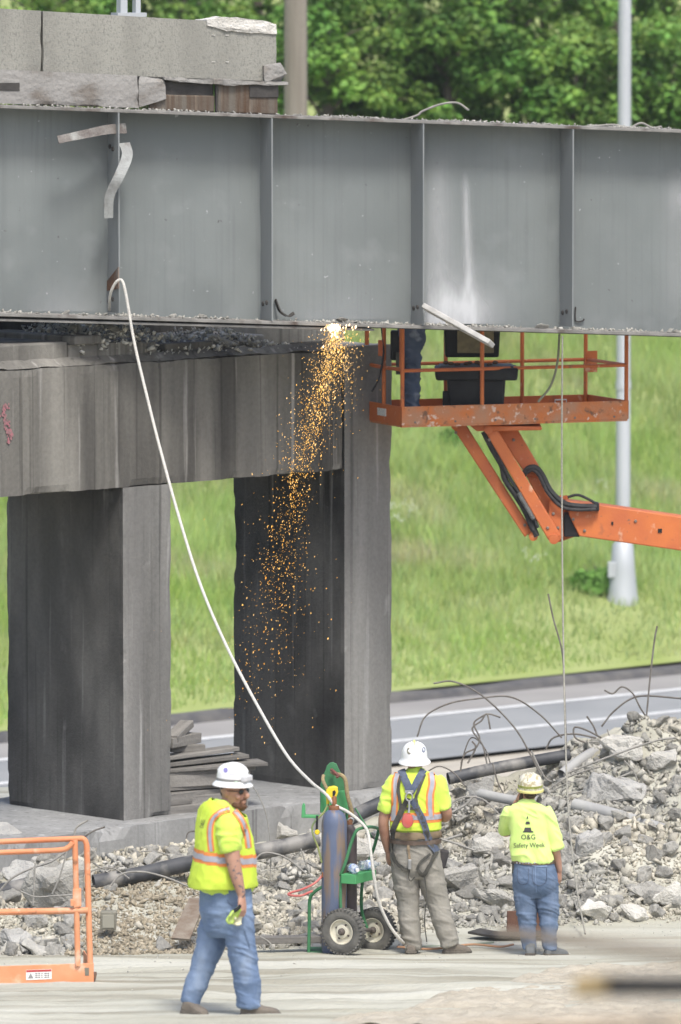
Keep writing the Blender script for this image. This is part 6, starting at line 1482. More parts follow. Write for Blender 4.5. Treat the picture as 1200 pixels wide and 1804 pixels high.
        p = q(.022, .026, .006); d1 = (D * .65 + T * .6 * thumb + N * .45).normalized(); p1 = p + d1 * .045 * sc; d2_ = (D * .8 + T * .1 + N * .6 * (curl + .3)).normalized(); p2 = p1 + d2_ * .034 * sc; p3 = p2 + (d2_ + N * curl * .6).normalized() * .024 * sc
        mb.tube([p, p1, p2, p3], [.013 * sc + grow, .0115 * sc + grow, .010 * sc + grow, .008 * sc + grow], n=8, sm=3)
    def boot(s, mb, heel, toe, h=.13, w=.047, shaft=None):
        d = toe - heel; L = d.length; d.normalize(); r = d.cross(Vector((0, 0, 1))).normalized(); u = r.cross(d)
        rings = []
        for t, ww, hh in ((0, .6, .45), (.04, .82, .62), (.15, .92, .85), (.30, .92, .95), (.42, .92, .82), (.58, 1.02, .62), (.75, 1.08, .55), (.90, .92, .45), (.97, .68, .33), (1.0, .4, .22)):
            c = heel + d * (L * t); ring = []
            for x in np.linspace(0, 2 * math.pi, 21)[:-1]:
                cx, sx = math.cos(x), math.sin(x); cx = math.copysign(abs(cx) ** .7, cx)
                ring.append(c + r * (w * ww * cx) + u * ((h * hh) * (.5 + .5 * math.copysign(abs(sx) ** .6, sx))))
            rings.append(ring)
        mb.loft(rings)
        if shaft is not None: mb.tube([heel + d * L * .22 + u * h * .5, shaft], [.05, .052], n=14, sm=2)
        return mb
    def sole(s, mb, heel, toe, w=.052):
        d = toe - heel; L = d.length; d.normalize(); r = d.cross(Vector((0, 0, 1))).normalized(); u = r.cross(d); R1 = []; R2 = []
        prof = [(-.02, .5), (.02, .85), (.15, .95), (.35, .80), (.55, .95), (.75, 1.08), (.92, .9), (1.0, .6), (1.03, .2)]
        pts = [heel + d * (L * t) + r * (w * q) for t, q in prof] + [heel + d * (L * t) - r * (w * q) for t, q in prof[::-1]]
        mb.prism([p - u * .008 for p in pts], u * .032); return mb
def hard_hat(p, c, face, w, h, label=None, stretch=1.12, brim=1.0, m=None, tilt=0.0, back=None):
    a = math.radians(face); f = Vector((math.cos(a), math.sin(a), 0)); u = (Vector((0, 0, 1)) - f * tilt).normalized(); ff = (f + Vector((0, 0, tilt))).normalized()
    hat = thing('hard_hat', c, None, None); hat.parent = p.root; hat.matrix_parent_inverse = world_of(p.root).inverted()
    b = MB(); ri = w * (.78 if brim else .96)
    prof = [(ri * .93, .008), (w, -.012), (w * 1.0, -.006), (w * .95, .004), (ri * 1.03, .026), (ri, .05)]
    for t in np.linspace(.15, 1, 9): prof.append((ri * math.cos(t * math.pi / 2) ** .62 + .001, .05 + (h - .05) * math.sin(t * math.pi / 2)))
    b.lathe(c, u, prof, n=36, sx=stretch, ref=ff); sh = b.build('shell', m or M_hat, hat, smooth=True)
    b = MB()                                        # crown ridges
    for off_ in (-.028, 0, .028):
        rr = ff.cross(u); pts = []
        for t in np.linspace(.35, math.pi - .35, 11): pts.append(c + ff * (math.cos(t) * ri * stretch * .98) + u * (.05 + (h - .050) * math.sin(t) ** .8 + .001) + rr * off_)
        b.tube(pts, .009, n=6, sm=2, flat=.7)
    b.build('ridge', m or M_hat, hat, smooth=True)
    return hat, u, ff, ri
def sticker(hat, bv_p, bv, px, py, rx, ry, m, name='sticker'):
    pts = [(px + rx * math.cos(t), py + ry * math.sin(t)) for t in np.linspace(0, 2 * math.pi, 15)[:-1]]
    return bv_p.flat(bv, [pts], .003, name, m, hat)
def hat_bvh(hat):
    out = []
    for ch in hat.children:
        if ch.name.startswith('shell'):
            me = ch.data; out.append(BVHTree.FromPolygons([tuple(v) for v in mverts(me)], [tuple(p.vertices) for p in me.polygons]))
    return out

# ---- man walking, seen from his right side
p = Person(392, 1788, 48.5, 'man in white hard hat, lime vest and blue jeans walking with gloves in hand', 22)
T1 = [(398, 1414, .070, .080, -.42), (395, 1421, .13, .105, -.32), (392, 1429, .20, .13, -.15), (391, 1442, .215, .155), (393, 1470, .215, .180), (395, 1500, .215, .202), (394, 1530, .215, .224), (392, 1552, .215, .238), (392, 1563, .212, .240)]
body = MB()
p.torso(body, [(q[0], q[1] + (6 if i < 2 else 0), q[2] * .72, q[3] * (.8 if i < 4 else .68)) for i, q in enumerate(T1[1:])] + [(399, 1600, .13, .13)])
hc = p.P(411, 1393, .0); L, hr, hfv, hu = p.head(body, hc, -32, 1.10)
p.limb(body, [(398, 1428, .0, 17), (404, 1412, .0, 15), (408, 1400, 0, 14)])
p.limb(body, [(405, 1446, -.20, 17), (407, 1485, -.245, 15), (411, 1518, -.265, 13), (417, 1545, -.275, 11.5), (423, 1567, -.28, 8.5), (426, 1578, -.28, 7)])
p.limb(body, [(398, 1446, .20, 17), (402, 1490, .26, 13), (415, 1530, .25, 11), (425, 1568, .22, 8)])
p.limb(body, [(415, 1600, -.08, 20), (432, 1690, -.08, 15), (440, 1770, -.08, 11)]); p.limb(body, [(380, 1600, .09, 20), (365, 1690, .09, 15), (338, 1765, .09, 10)])
wr_ = p.P(426, 1579, -.28); dh = (p.P(427, 1606, -.30) - wr_)
p.hand(body, wr_, dh, Vector((-.75, .55, 0)), 1, curl=.95, sc=1.22)
wl_ = p.P(425, 1568, .22); p.hand(body, wl_, Vector((.1, 0, -1)), Vector((-.8, -.5, 0)), -1, curl=.6, sc=1.1)
me = remesh(body, .0065, 2, 'body'); bo = p.add('body', me, M_skin); me.materials.append(M_tatt)
V = mverts(me); zl = p.P(0, 1572).z; zh = p.P(0, 1505).z
for pg in me.polygons:
    c = pg.center
    if zl < c.z < zh and c.y < p.O.y - .17: pg.material_index = 1
# trousers
tr_ = MB(); p.torso(tr_, [(397, 1560, .195, .19), (397, 1575, .20, .195), (399, 1600, .195, .20), (401, 1630, .18, .18), (402, 1648, .14, .14)])
p.limb(tr_, [(414, 1600, -.08, 31), (421, 1640, -.085, 28), (429, 1685, -.085, 24), (435, 1725, -.08, 22.5), (439, 1752, -.07, 21.5), (439, 1770, -.07, 20.5), (439, 1774, -.07, 20.5)])
p.limb(tr_, [(388, 1600, .09, 31), (378, 1640, .10, 27), (362, 1690, .10, 22), (350, 1722, .10, 19), (340, 1750, .10, 16.5), (336, 1764, .10, 15.5), (335, 1768, .10, 15.5)])
me = remesh(tr_, .009, 3, 'trousers'); zk = p.P(0, 1690).z
wrinkle(me, .006, 5, 26, 9)
wrinkle(me, .030, 3, 8, 3.2, where=lambda V: .45 + .30 * np.clip((zk + .12 - V[:, 2]) / .25, 0, 1) + .35 * np.exp(-((V[:, 2] - p.P(0, 1640).z) / .10) ** 2)); p.add('trousers', me, M_jean); trb = p.bvh(me)
p.band(trb, [(430, 1640), (437, 1660), (440, 1672)], .012, .006, 'pocket_flap', M_jean2)
p.band(trb, [(400, 1585), (404, 1592), (410, 1596)], .010, .005, 'pocket_seam', M_jean2)
# shirt with sleeves, then the vest over it
sh = MB(); p.torso(sh, [tuple(q) for q in T1[:-1]] + [(396, 1569, .195, .200)])
p.limb(sh, [(402, 1441, -.16, 25), (403, 1455, -.20, 25), (404, 1475, -.235, 21), (405, 1490, -.25, 18.5), (406, 1500, -.255, 17.5)])
p.limb(sh, [(398, 1444, .16, 24), (402, 1475, .24, 20), (408, 1500, .27, 17)])
me = remesh(sh, .009, 4, 't_shirt'); wrinkle(me, .026, 8, 6, 5); p.add('t_shirt', me, M_hiv); shb = p.bvh(me)
ve = MB(); p.torso(ve, [(q[0], q[1], q[2] + (.0 if i < 2 else .018), q[3] + .018, q[4] if len(q) > 4 else 0) for i, q in enumerate(T1)])
me = remesh(ve, .009, 3, 'vest'); wrinkle(me, .020, 15, 5, 5)
# cut the armholes and hollow the vest
sho = [p.P(404, 1462, -.24), p.P(398, 1462, .24)]
bm = bmesh.new(); bm.from_mesh(me); ztop = p.P(0, 1419).z; zbt = p.P(0, 1561).z
kill = [f for f in bm.faces if f.calc_center_median().z > ztop - .5 * (f.calc_center_median().x - p.P(397, 1413).x) or f.calc_center_median().z < zbt or any((((f.calc_center_median() - c) * Vector((1, .75, .62))) if False else Vector(((f.calc_center_median().x - c.x) / .085, (f.calc_center_median().y - c.y) / .14, (f.calc_center_median().z - c.z) / .155))).length < 1 for c in sho)]
bmesh.ops.delete(bm, geom=kill, context='FACES'); bm.to_mesh(me); bm.free()
vo = p.add('vest', me, M_vest); sol = vo.modifiers.new('s', 'SOLIDIFY'); sol.thickness = .006; sol.offset = 1
veb = p.bvh(me); zc = p.P(0, 1508).z
tilt_ = lambda C: C[:, 2] - zc + .10 * (C[:, 0] - p.O.x)
for hw, of, m_, nm in ((.049, .0075, M_oran, 'orange_band'), (.023, .0105, M_sil, 'reflective_band')):
    q = sub_patch(me, lambda C: (np.abs(tilt_(C)) < hw), of, nm)
    if q: link(nm, q, m_, vo)
for pts in ([(404, 1426), (388, 1432), (375, 1446), (371, 1468), (373, 1500)], [(412, 1429), (425, 1446), (433, 1468), (437, 1494)]):
    p.band(veb + shb, pts, .048, .009, 'orange_band', M_oran, vo); p.band(veb + shb, pts, .020, .012, 'reflective_band', M_sil, vo)
p.text(veb, 'O&G', 358.5, 1452, 9, .008, M_webd, vo, rot=math.radians(74), sx=.8)
# boots
for hl, to, sf in ((p.P(424, 1790, -.07), p.P(494, 1790, -.10), p.P(436, 1756, -.07)), (p.P(322, 1784, .10), p.P(364, 1792, -.02), p.P(336, 1752, .10))):
    b = MB(); p.boot(b, hl, to, .125, .050, sf); bt = p.add('boot', remesh(b, .008, 3, 'boot'), M_boot)
    b = MB(); p.sole(b, hl, to, .056); b.build('sole', M_sole, bt, bevel=.006)
# face: beard, sunglasses, hair
b = MB()
for k in range(40):
    t = -1.15 + 2.3 * k / 39
    b.ball(L(.063 * math.sin(t), .012 + .070 * math.cos(t), -.085 - .018 * math.cos(t)), (.015, .015, .022), n=8, m=5)
b.ball(L(0, .075, -.118), (.030, .024, .026), n=10, m=6); b.ball(L(.0, .095, -.108), (.022, .014, .02), n=10, m=6)
b.tube([L(-.032, .086, -.060), L(0, .103, -.054), L(.032, .086, -.060)], .0075, n=8); b.tube([L(-.034, .086, -.060), L(-.036, .078, -.090)], .0085, n=8, sm=1); b.tube([L(.034, .086, -.060), L(.036, .078, -.090)], .0085, n=8, sm=1)
p.add('beard', remesh(b, .006, 2, 'beard'), M_beard)
b = MB()
for sg in (-1, 1):
    b.ball(L(sg * .036, .091, .002), (.032, .014, .022), n=12, m=6, ax=(hr, hfv, hu)); b.tube([L(sg * .064, .082, .008), L(sg * .084, .03, .008), L(sg * .083, -.01, .010)], .0035, n=6, sm=2)
b.tube([L(-.012, .102, .014), L(.012, .102, .014)], .004, n=6, sm=1); p.add('sunglasses', b.mesh('sunglasses', True), M_shade)
b = MB(); b.ball(L(0, -.022, .035), (.082, .084, .085), n=20, m=12, ax=(hr, hfv, hu)); b.ball(L(0, -.055, -.02), (.062, .045, .04), n=14, m=8, ax=(hr, hfv, hu)); p.add('hair', b.mesh('hair', True), M_hair)
hat, u_, f_, ri_ = hard_hat(p, p.P(410, 1381, 0), -28, .148, .160, stretch=1.10, tilt=-.03)
hb = hat_bvh(hat)
c = p.P(410, 1381, 0); b = MB(); b.lathe(c, u_, [(ri_ * 1.035, .030), (ri_ * 1.035, .048), (ri_ * 1.0, .050), (ri_ * 1.0, .028)], n=32, sx=1.10, ref=f_); b.build('goggle_strap', mat('grey_strap', (.22, .22, .21), rough=.7), hat, smooth=True)
b = MB(); b.box(c + f_ * (ri_ * 1.12) + u_ * .055 - f_.cross(u_) * -.01, (.045, .12, .05), (f_, f_.cross(u_), u_)); b.build('lamp_mount', mat('pale_grey', (.55, .55, .56), rough=.4), hat, bevel=.012)
sticker(hat, p, hb, 398, 1357, 4, 4.5, mat('purple_sticker', (.22, .20, .42), rough=.5)); sticker(hat, p, hb, 410, 1363.5, 6, 2.3, mat('lilac_sticker', (.52, .52, .64), rough=.5)); sticker(hat, p, hb, 416, 1380, 4, 3.2, mat('green_sticker', (.45, .60, .45), rough=.5))
# gloves in the hand
gl_ = thing('work_gloves', p.P(408, 1612, -.30), 'lime and cream work gloves held in the walking man hand', 'gloves')
for j, (sx_, m_) in enumerate(((0, mat('lime_glove', (.36, .52, .06), (.42, .5, .2), scale=30, rough=.9)), (1, mat('cream_glove', (.58, .56, .42), (.5, .48, .3), scale=30, rough=.9)))):
    b = MB(); W = p.P(420 + 3 * sx_, 1603, -.325 + .05 * sx_); p.hand(b, W, Vector((-.75 + .5 * sx_, -.1, -.9)), Vector((.4, -.9, 0)), 1, curl=.45 + .2 * sx_, sc=.82, grow=.004)
    link('glove', remesh(b, .007, 2, 'glove'), m_, gl_)
b = MB(); W = p.P(419, 1601, -.34); b.tube([W + Vector((.02, 0, .03)), W, W + Vector((-.05, 0, -.03))], [.018, .024, .026], n=12, flat=.6); link('cuff', b.mesh('cuff', True), M_blk, gl_)

# ---- worker with harness, seen from behind
p = Person(737, 1681, 56.0, 'worker in safety harness and white hard hat standing with his back to the camera', 88)
k_ = p.k
T2 = [(731, 1352, 12, .065), (731, 1358, 17, .075), (731.5, 1363, 28, .09), (732, 1371, 40, .115), (733, 1392, 43.5, .135), (733, 1425, 42, .14), (732, 1450, 42, .145), (732, 1464, 42.5, .145), (732, 1474, 42, .14)]
T2 = [(a, b_, c_ * k_, d_) for a, b_, c_, d_ in T2]
body = MB(); p.torso(body, [(q[0], q[1], q[2] * .8, q[3] * .8) for q in T2[1:]] + [(733, 1510, .16, .10)])
L, hr, hfv, hu = p.head(body, p.P(731, 1337, .03), 80, 1.03)
p.limb(body, [(731, 1366, .0, 12), (731, 1354, .01, 11.5), (731, 1342, .02, 11)])
p.limb(body, [(697, 1376, 0, 12), (684, 1415, -.02, 11), (676, 1445, -.02, 9.5), (678, 1470, .02, 9), (682, 1492, .06, 6.8), (684, 1500, .07, 6)])
p.limb(body, [(768, 1376, 0, 12), (780, 1412, -.02, 11), (787, 1434, -.01, 10), (781, 1440, .12, 9), (770, 1432, .28, 6.5)])
p.hand(body, p.P(684, 1501, .07), Vector((.15, .15, -1)), Vector((.75, .65, 0)), -1, curl=.85, sc=1.05)
p.hand(body, p.P(770, 1432, .28), Vector((-.9, .3, .1)), Vector((0, -.2, -1)), 1, curl=.5, sc=1.05)
p.limb(body, [(712, 1520, 0, 15), (718, 1600, 0, 12), (722, 1668, 0, 9)]); p.limb(body, [(754, 1520, 0, 15), (772, 1595, 0, 12), (790, 1662, 0, 9)])
p.add('body', remesh(body, .0065, 2, 'body'), M_skint)
tr_ = MB(); p.torso(tr_, [(733, 1468, 41 * k_, .135), (733, 1486, 42 * k_, .14), (734, 1512, 44 * k_, .15), (735, 1532, 44 * k_, .14), (736, 1545, 36 * k_, .10)])
p.limb(tr_, [(713, 1520, 0, 24), (715, 1550, 0, 22.5), (719, 1590, .01, 19.5), (721, 1620, 0, 18.5), (724, 1648, 0, 17), (726, 1666, 0, 15.5), (726, 1671, 0, 15.5)])
p.limb(tr_, [(755, 1520, 0, 25), (761, 1550, 0, 22.5), (771, 1588, .01, 19.5), (779, 1616, 0, 18.5), (787, 1645, 0, 16.5), (791, 1660, 0, 15.5), (792, 1665, 0, 15.5)])
me = remesh(tr_, .009, 3, 'trousers'); zk = p.P(0, 1600).z
wrinkle(me, .006, 45, 26, 9)
wrinkle(me, .028, 43, 8, 3.5, where=lambda V: .5 + .4 * np.clip((p.P(0, 1625).z - V[:, 2]) / .15, 0, 1) + .3 * np.exp(-((V[:, 2] - p.P(0, 1560).z) / .08) ** 2)); p.add('trousers', me, M_khaki); trb = p.bvh(me)
sh = MB(); p.torso(sh, T2)
p.limb(sh, [(700, 1372, 0, 15), (692, 1385, -.01, 16), (684, 1408, -.02, 14.5), (678, 1426, -.02, 13.5), (677, 1430, -.02, 13.2)])
p.limb(sh, [(765, 1372, 0, 15), (772, 1385, -.01, 16), (777, 1406, -.02, 15), (780, 1420, -.02, 14.5), (781, 1425, -.02, 14)])
me = remesh(sh, .009, 4, 't_shirt'); wrinkle(me, .022, 48, 6, 5); p.add('t_shirt', me, M_hiv); shb = p.bvh(me)
ve = MB(); p.torso(ve, [(q[0], q[1], q[2] + (.004 if i < 3 else .008), q[3] + .012) for i, q in enumerate(T2[:-1])])
me = remesh(ve, .009, 3, 'vest'); wrinkle(me, .012, 55, 6, 5)
bm = bmesh.new(); bm.from_mesh(me); sho = [p.P(690, 1395, 0), p.P(775, 1395, 0)]; zt2 = p.P(0, 1359).z; zb2 = p.P(0, 1460).z
kill = [f for f in bm.faces if f.calc_center_median().z > zt2 or f.calc_center_median().z < zb2 or any(Vector(((f.calc_center_median().x - c.x) / .045, 0, (f.calc_center_median().z - c.z) / .12)).length < 1 for c in sho)]
bmesh.ops.delete(bm, geom=kill, context='FACES'); bm.to_mesh(me); bm.free(); vo = p.add('vest', me, M_vest); sol = vo.modifiers.new('s', 'SOLIDIFY'); sol.thickness = .006; sol.offset = 1
veb = p.bvh(me); zc = p.P(0, 1437).z
for hw, of, m_, nm in ((.042, .0075, M_oran, 'orange_band'), (.022, .0105, M_sil, 'reflective_band')):
    q = sub_patch(me, lambda C: np.abs(C[:, 2] - zc) < hw, of, nm)
    if q: link(nm, q, m_, vo)
for pts in ([(702, 1362), (697, 1380), (696, 1410), (694, 1446)], [(759, 1362), (761, 1380), (757, 1405), (758, 1440)]):
    p.band(veb + shb, pts, .070, .010, 'orange_band', M_oran, vo); p.band(veb + shb, pts, .036, .013, 'reflective_band', M_sil, vo)
har = thing('harness', p.P(722, 1405, -.15), None, None); har.parent = p.root; har.matrix_parent_inverse = world_of(p.root).inverted()
al = veb + shb + trb
for pts, w_, m_ in (([(708, 1357), (712, 1368), (719, 1384), (723, 1398)], .060, M_web), ([(745, 1358), (740, 1368), (731, 1384), (722, 1398)], .060, M_web),
    ([(708, 1366), (703, 1390), (707, 1420), (702, 1440), (696, 1460), (692, 1480), (690, 1500)], .026, M_webd), ([(748, 1366), (738, 1390), (733, 1408), (740, 1432), (748, 1456), (755, 1480), (762, 1494)], .026, M_webd),
    ([(719, 1406), (709, 1428), (701, 1446), (695, 1462), (692, 1482)], .045, M_webd), ([(726, 1408), (736, 1426), (744, 1444), (750, 1462), (756, 1484), (768, 1500)], .055, M_web),
    ([(692, 1498), (699, 1518), (712, 1530), (722, 1533)], .030, M_webd), ([(768, 1500), (757, 1522), (746, 1540), (736, 1532)], .032, M_webd), ([(734, 1533), (742, 1518), (758, 1504)], .022, M_webd),
    ([(720, 1466), (720, 1490), (722, 1512), (722, 1530)], .018, M_leather), ([(708, 1420), (716, 1424), (728, 1424), (738, 1428)], .022, M_webd)):
    p.band(al, pts, w_, .019, 'strap', m_, har)
p.band(shb + trb, [(688, 1469), (700, 1471), (732, 1473), (765, 1471), (777, 1468)], .060, .017, 'tool_belt', M_leather, har)
p.band(shb + trb, [(688, 1481), (700, 1483), (732, 1486), (765, 1483), (777, 1480)], .040, .021, 'tool_belt', M_brown, har)
b = MB(); c = p.P(721, 1404, -.19); b.tube([c + Vector((math.cos(t) * .030, 0, math.sin(t) * .036)) for t in np.linspace(0, 2 * math.pi, 17)], .007, n=8, sm=1); b.box(c + Vector((0, .02, .045)), (.075, .012, .022)); b.build('d_ring', M_chrome, har, smooth=True)
b = MB(); b.tube([c + Vector((0, -.01, -.03)), c + Vector((0, -.02, -.10)), c + Vector((-.005, -.03, -.14))], .010, n=8); b.build('snap_link', M_chrome, har, smooth=True)
b = MB(); c = p.P(718, 1446, -.22); b.lathe(c + Vector((0, .03, 0)), (0, -1, 0), [(.040, 0), (.052, .012), (.054, .03), (.048, .055), (.02, .062)], n=20, sx=1.25, ref=(0, 0, 1)); rl = b.build('retractor', M_red2, har, smooth=True, label='red self retracting lanyard housing')
b = MB(); c = p.P(780, 1513, .0); b.box(c, (.085, .07, .17), (Vector((1, 0, -.25)).normalized(), Vector((0, 1, 0)), Vector((.25, 0, 1)).normalized())); b.build('tool_pouch', mat('pouch_black', (.035, .033, .035), (.06, .055, .055), scale=12, rough=.8), har, bevel=.02)
for pts in ([(722, 1530), (720, 1545), (724, 1552), (731, 1545)], [(748, 1540), (752, 1580), (748, 1620), (752, 1660)], [(690, 1495), (688, 1512), (694, 1528)]):
    b = MB(); b.tube([p.P(x, y, -.15) for x, y in pts], .006, n=6); b.build('lanyard', M_webd, har, smooth=True)
b = MB(); c = p.P(722, 1523, -.18); b.box(c, (.03, .02, .09)); b.build('buckle', M_chrome, har, bevel=.006)
for hl, to, sf in ((p.P(724, 1679, -.10), p.P(726, 1681, .18), p.P(726, 1650, 0)), (p.P(782, 1679, -.03), p.P(829, 1679, .07), p.P(790, 1650, 0))):
    b = MB(); p.boot(b, hl, to, .125, .050, sf); bt = p.add('boot', remesh(b, .008, 3, 'boot'), M_boot)
    b = MB(); p.sole(b, hl, to, .056); b.build('sole', M_sole, bt, bevel=.006)
b = MB(); b.ball(L(0, -.018, .03), (.083, .088, .08), n=20, m=12, ax=(hr, hfv, hu)); b.ball(L(0, -.060, -.03), (.058, .036, .035), n=14, m=8, ax=(hr, hfv, hu)); p.add('hair', b.mesh('hair', True), M_hair)
hat, u_, f_, ri_ = hard_hat(p, p.P(730.5, 1341, .02), 85, .146, .172, stretch=1.10, tilt=.10); hb = hat_bvh(hat)
sticker(hat, p, hb, 721, 1323, 3.8, 6, mat('dark_sticker', (.10, .10, .09), (.3, .28, .2), scale=60, rough=.5)); sticker(hat, p, hb, 746, 1321, 3.2, 5, mat('blue_grey_sticker', (.22, .24, .30), rough=.5)); sticker(hat, p, hb, 738, 1341, 7, 2.2, mat('pale_green_sticker', (.42, .62, .52), (.7, .75, .7), scale=60, rough=.5)); sticker(hat, p, hb, 730, 1308, 2.2, 5, mat('lime_sticker', (.65, .70, .25), rough=.5))

# ---- woman in lime T-shirt, seen from behind
p = Person(950, 1686, proj(P_w)[2], 'woman in lime T-shirt and jeans with patterned hard hat standing before the rubble', 90)
k_ = p.k
T3 = [(928, 1410, 11, .06), (928.5, 1416, 16, .072), (929, 1421, 27, .085), (929.5, 1428, 36, .10), (930.5, 1446, 36, .115), (932, 1468, 33.5, .12), (935, 1495, 34.5, .125), (938, 1512, 36.5, .13), (939, 1518, 36, .13)]
T3 = [(a, b_, c_ * k_, d_) for a, b_, c_, d_ in T3]
body = MB(); p.torso(body, [(q[0], q[1], q[2] * .8, q[3] * .8) for q in T3[1:]] + [(942, 1545, .15, .10)])
L, hr, hfv, hu = p.head(body, p.P(932, 1391, .02), 100, .98)
p.limb(body, [(929, 1422, 0, 10), (930, 1410, 0, 9.5), (931, 1398, 0, 9.5)])
p.limb(body, [(964, 1432, 0, 11), (972, 1465, 0, 9.5), (979, 1497, 0, 8), (982, 1515, .03, 7.5), (985, 1530, .05, 5.6), (985.5, 1535, .06, 5.2)])
p.limb(body, [(896, 1434, 0, 11), (891, 1455, .10, 9), (892, 1466, .20, 8), (902, 1435, .26, 7), (911, 1412, .22, 5.5)])
p.hand(body, p.P(985.5, 1535, .06), Vector((0, .15, -1)), Vector((-.8, .6, 0)), 1, curl=.7, sc=.92)
p.hand(body, p.P(911, 1412, .22), Vector((.35, -.25, 1)), Vector((.8, -.3, 0)), -1, curl=.35, sc=.9)
p.limb(body, [(925, 1560, 0, 13), (929, 1610, 0, 10), (932, 1668, 0, 8)]); p.limb(body, [(962, 1560, 0, 13), (966, 1610, 0, 10), (969, 1668, 0, 8)])
p.add('body', remesh(body, .0065, 2, 'body'), M_skin)
tr_ = MB(); p.torso(tr_, [(939.5, 1508, 34.5 * k_, .12), (940, 1520, 35.5 * k_, .125), (942, 1540, 39 * k_, .15), (943.5, 1556, 39.5 * k_, .155), (944.5, 1570, 36 * k_, .13), (945, 1580, 28 * k_, .09)])
p.limb(tr_, [(924, 1558, 0, 21), (925, 1580, 0, 20), (928, 1605, 0, 17), (929, 1630, -.01, 15.5), (931, 1655, 0, 12.5), (933, 1668, 0, 12), (933, 1672, 0, 12)])
p.limb(tr_, [(963, 1558, 0, 21), (964, 1580, 0, 20), (966, 1605, 0, 17.5), (967, 1630, -.01, 15.5), (968, 1655, 0, 12.5), (969, 1668, 0, 12), (969, 1672, 0, 12)])
me = remesh(tr_, .008, 3, 'trousers'); wrinkle(me, .005, 75, 28, 9); wrinkle(me, .026, 73, 11, 3.5, where=lambda V: .35 + .8 * np.exp(-((V[:, 2] - p.P(0, 1605).z) / .10) ** 2) + .35 * np.clip((p.P(0, 1640).z - V[:, 2]) / .1, 0, 1)); p.add('trousers', me, M_jean2); trb = p.bvh(me)
for pts in ([(938, 1530), (939, 1552), (950, 1560), (962, 1553), (963, 1530)], [(912, 1530), (913, 1552), (922, 1558), (931, 1552), (931, 1530)]): p.band(trb, pts, .006, .004, 'pocket_seam', M_jean3, ns=3)
p.band(trb, [(938, 1524), (950, 1526), (964, 1526)], .018, .005, 'pocket_flap', M_jean, ns=3)
p.band(trb, [(943, 1524), (944, 1550), (945, 1572)], .006, .004, 'seat_seam', M_jean, ns=3)
sh = MB(); p.torso(sh, T3)
p.limb(sh, [(957, 1428, 0, 13), (964, 1440, 0, 14.5), (971, 1462, 0, 13.5), (977, 1482, 0, 12.5), (980, 1495, 0, 12)])
p.limb(sh, [(901, 1429, 0, 13), (895, 1440, .03, 13.5), (893, 1454, .10, 12.5), (892, 1464, .17, 12)])
me = remesh(sh, .008, 4, 't_shirt'); wrinkle(me, .028, 78, 5, 4, shear=1.2); p.add('t_shirt', me, M_shirtl); shb = p.bvh(me)
so = p.root
pr = p.flat(shb, [[(927.6, 1442.2), (931.4, 1442.2), (929.5, 1437.2)], [(925.8, 1452), (934.2, 1452), (933, 1447.4), (927.2, 1447.4)], [(921.6, 1466.6), (940, 1466.6), (939.6, 1464.6), (936.6, 1463.8), (935.2, 1458), (924.6, 1458), (923.4, 1463.8), (921.8, 1464.8)]], .0045, 'cone_print', M_ink)
p.text(shb, 'O&G', 931, 1475, 12.5, .0045, M_ink, None, rot=.0, sx=.95)
p.text(shb, 'Safety Week', 932.5, 1489.5, 11.5, .0045, M_ink, None, rot=.02, sx=.92)
p.band(trb, [(903, 1517), (915, 1519), (940, 1521.5), (965, 1520.5), (977, 1518)], .032, .008, 'belt', M_brown)
for x in (911, 916, 921, 926, 931, 936, 941, 946, 951): p.flat(trb, [[(x, 1519), (x + 2, 1519), (x + 2, 1521.5), (x, 1521.5)]], .0105, 'belt_stud', M_sil)
b = MB(); c = p.P(907, 1528, -.02); b.box(c, (.05, .06, .10)); p.add('phone_pouch', b.mesh('phone_pouch'), M_webd)
for hl, to, sf in ((p.P(934, 1684, -.10), p.P(936, 1685, .15), p.P(933, 1656, 0)), (p.P(960, 1684, -.04), p.P(1000, 1684, .06), p.P(969, 1656, 0))):
    b = MB(); p.boot(b, hl, to, .115, .046, sf); bt = p.add('boot', remesh(b, .008, 3, 'boot'), M_boot2)
    b = MB(); p.sole(b, hl, to, .050); b.build('sole', M_sole, bt, bevel=.006)
b = MB(); b.ball(L(0, -.012, .02), (.080, .086, .085), n=20, m=12, ax=(hr, hfv, hu)); b.ball(L(0, -.058, -.045), (.056, .036, .032), n=14, m=8, ax=(hr, hfv, hu)); b.tube([L(-.06, -.02, -.03), L(-.075, -.01, -.08), L(-.07, .01, -.13)], [.02, .018, .008], n=8); p.add('hair', b.mesh('hair', True), M_hair)
M_pat = mat('patterned_hat', (0.66, 0.64, 0.52), (0.42, 0.36, 0.22), scale=28, rough=.35, c3=(.68, .62, .60), c3scale=14, spec=.5, lo=.45, hi=.55)
hat, u_, f_, ri_ = hard_hat(p, p.P(934.5, 1391.5, .01), 95, .113, .150, stretch=1.16, brim=0, m=M_pat, tilt=.06)
c = p.P(934.5, 1391.5, .01); 
b = MB(); b.lathe(c, u_, [(.1115, .022), (.1115, .050), (.108, .052), (.108, .02)], n=32, sx=1.16, ref=f_); b.build('hat_band', mat('olive_band', (.20, .22, .05), (.34, .36, .12), scale=40, rough=.6), hat, smooth=True)
b = MB(); b.lathe(c, u_, [(.106, -.012), (.119, -.012), (.121, .0), (.118, .008), (.106, .008)], n=32, sx=1.16, ref=f_); b.build('hat_rim', mat('yellow_rim', (.62, .58, .22), rough=.5), hat, smooth=True)

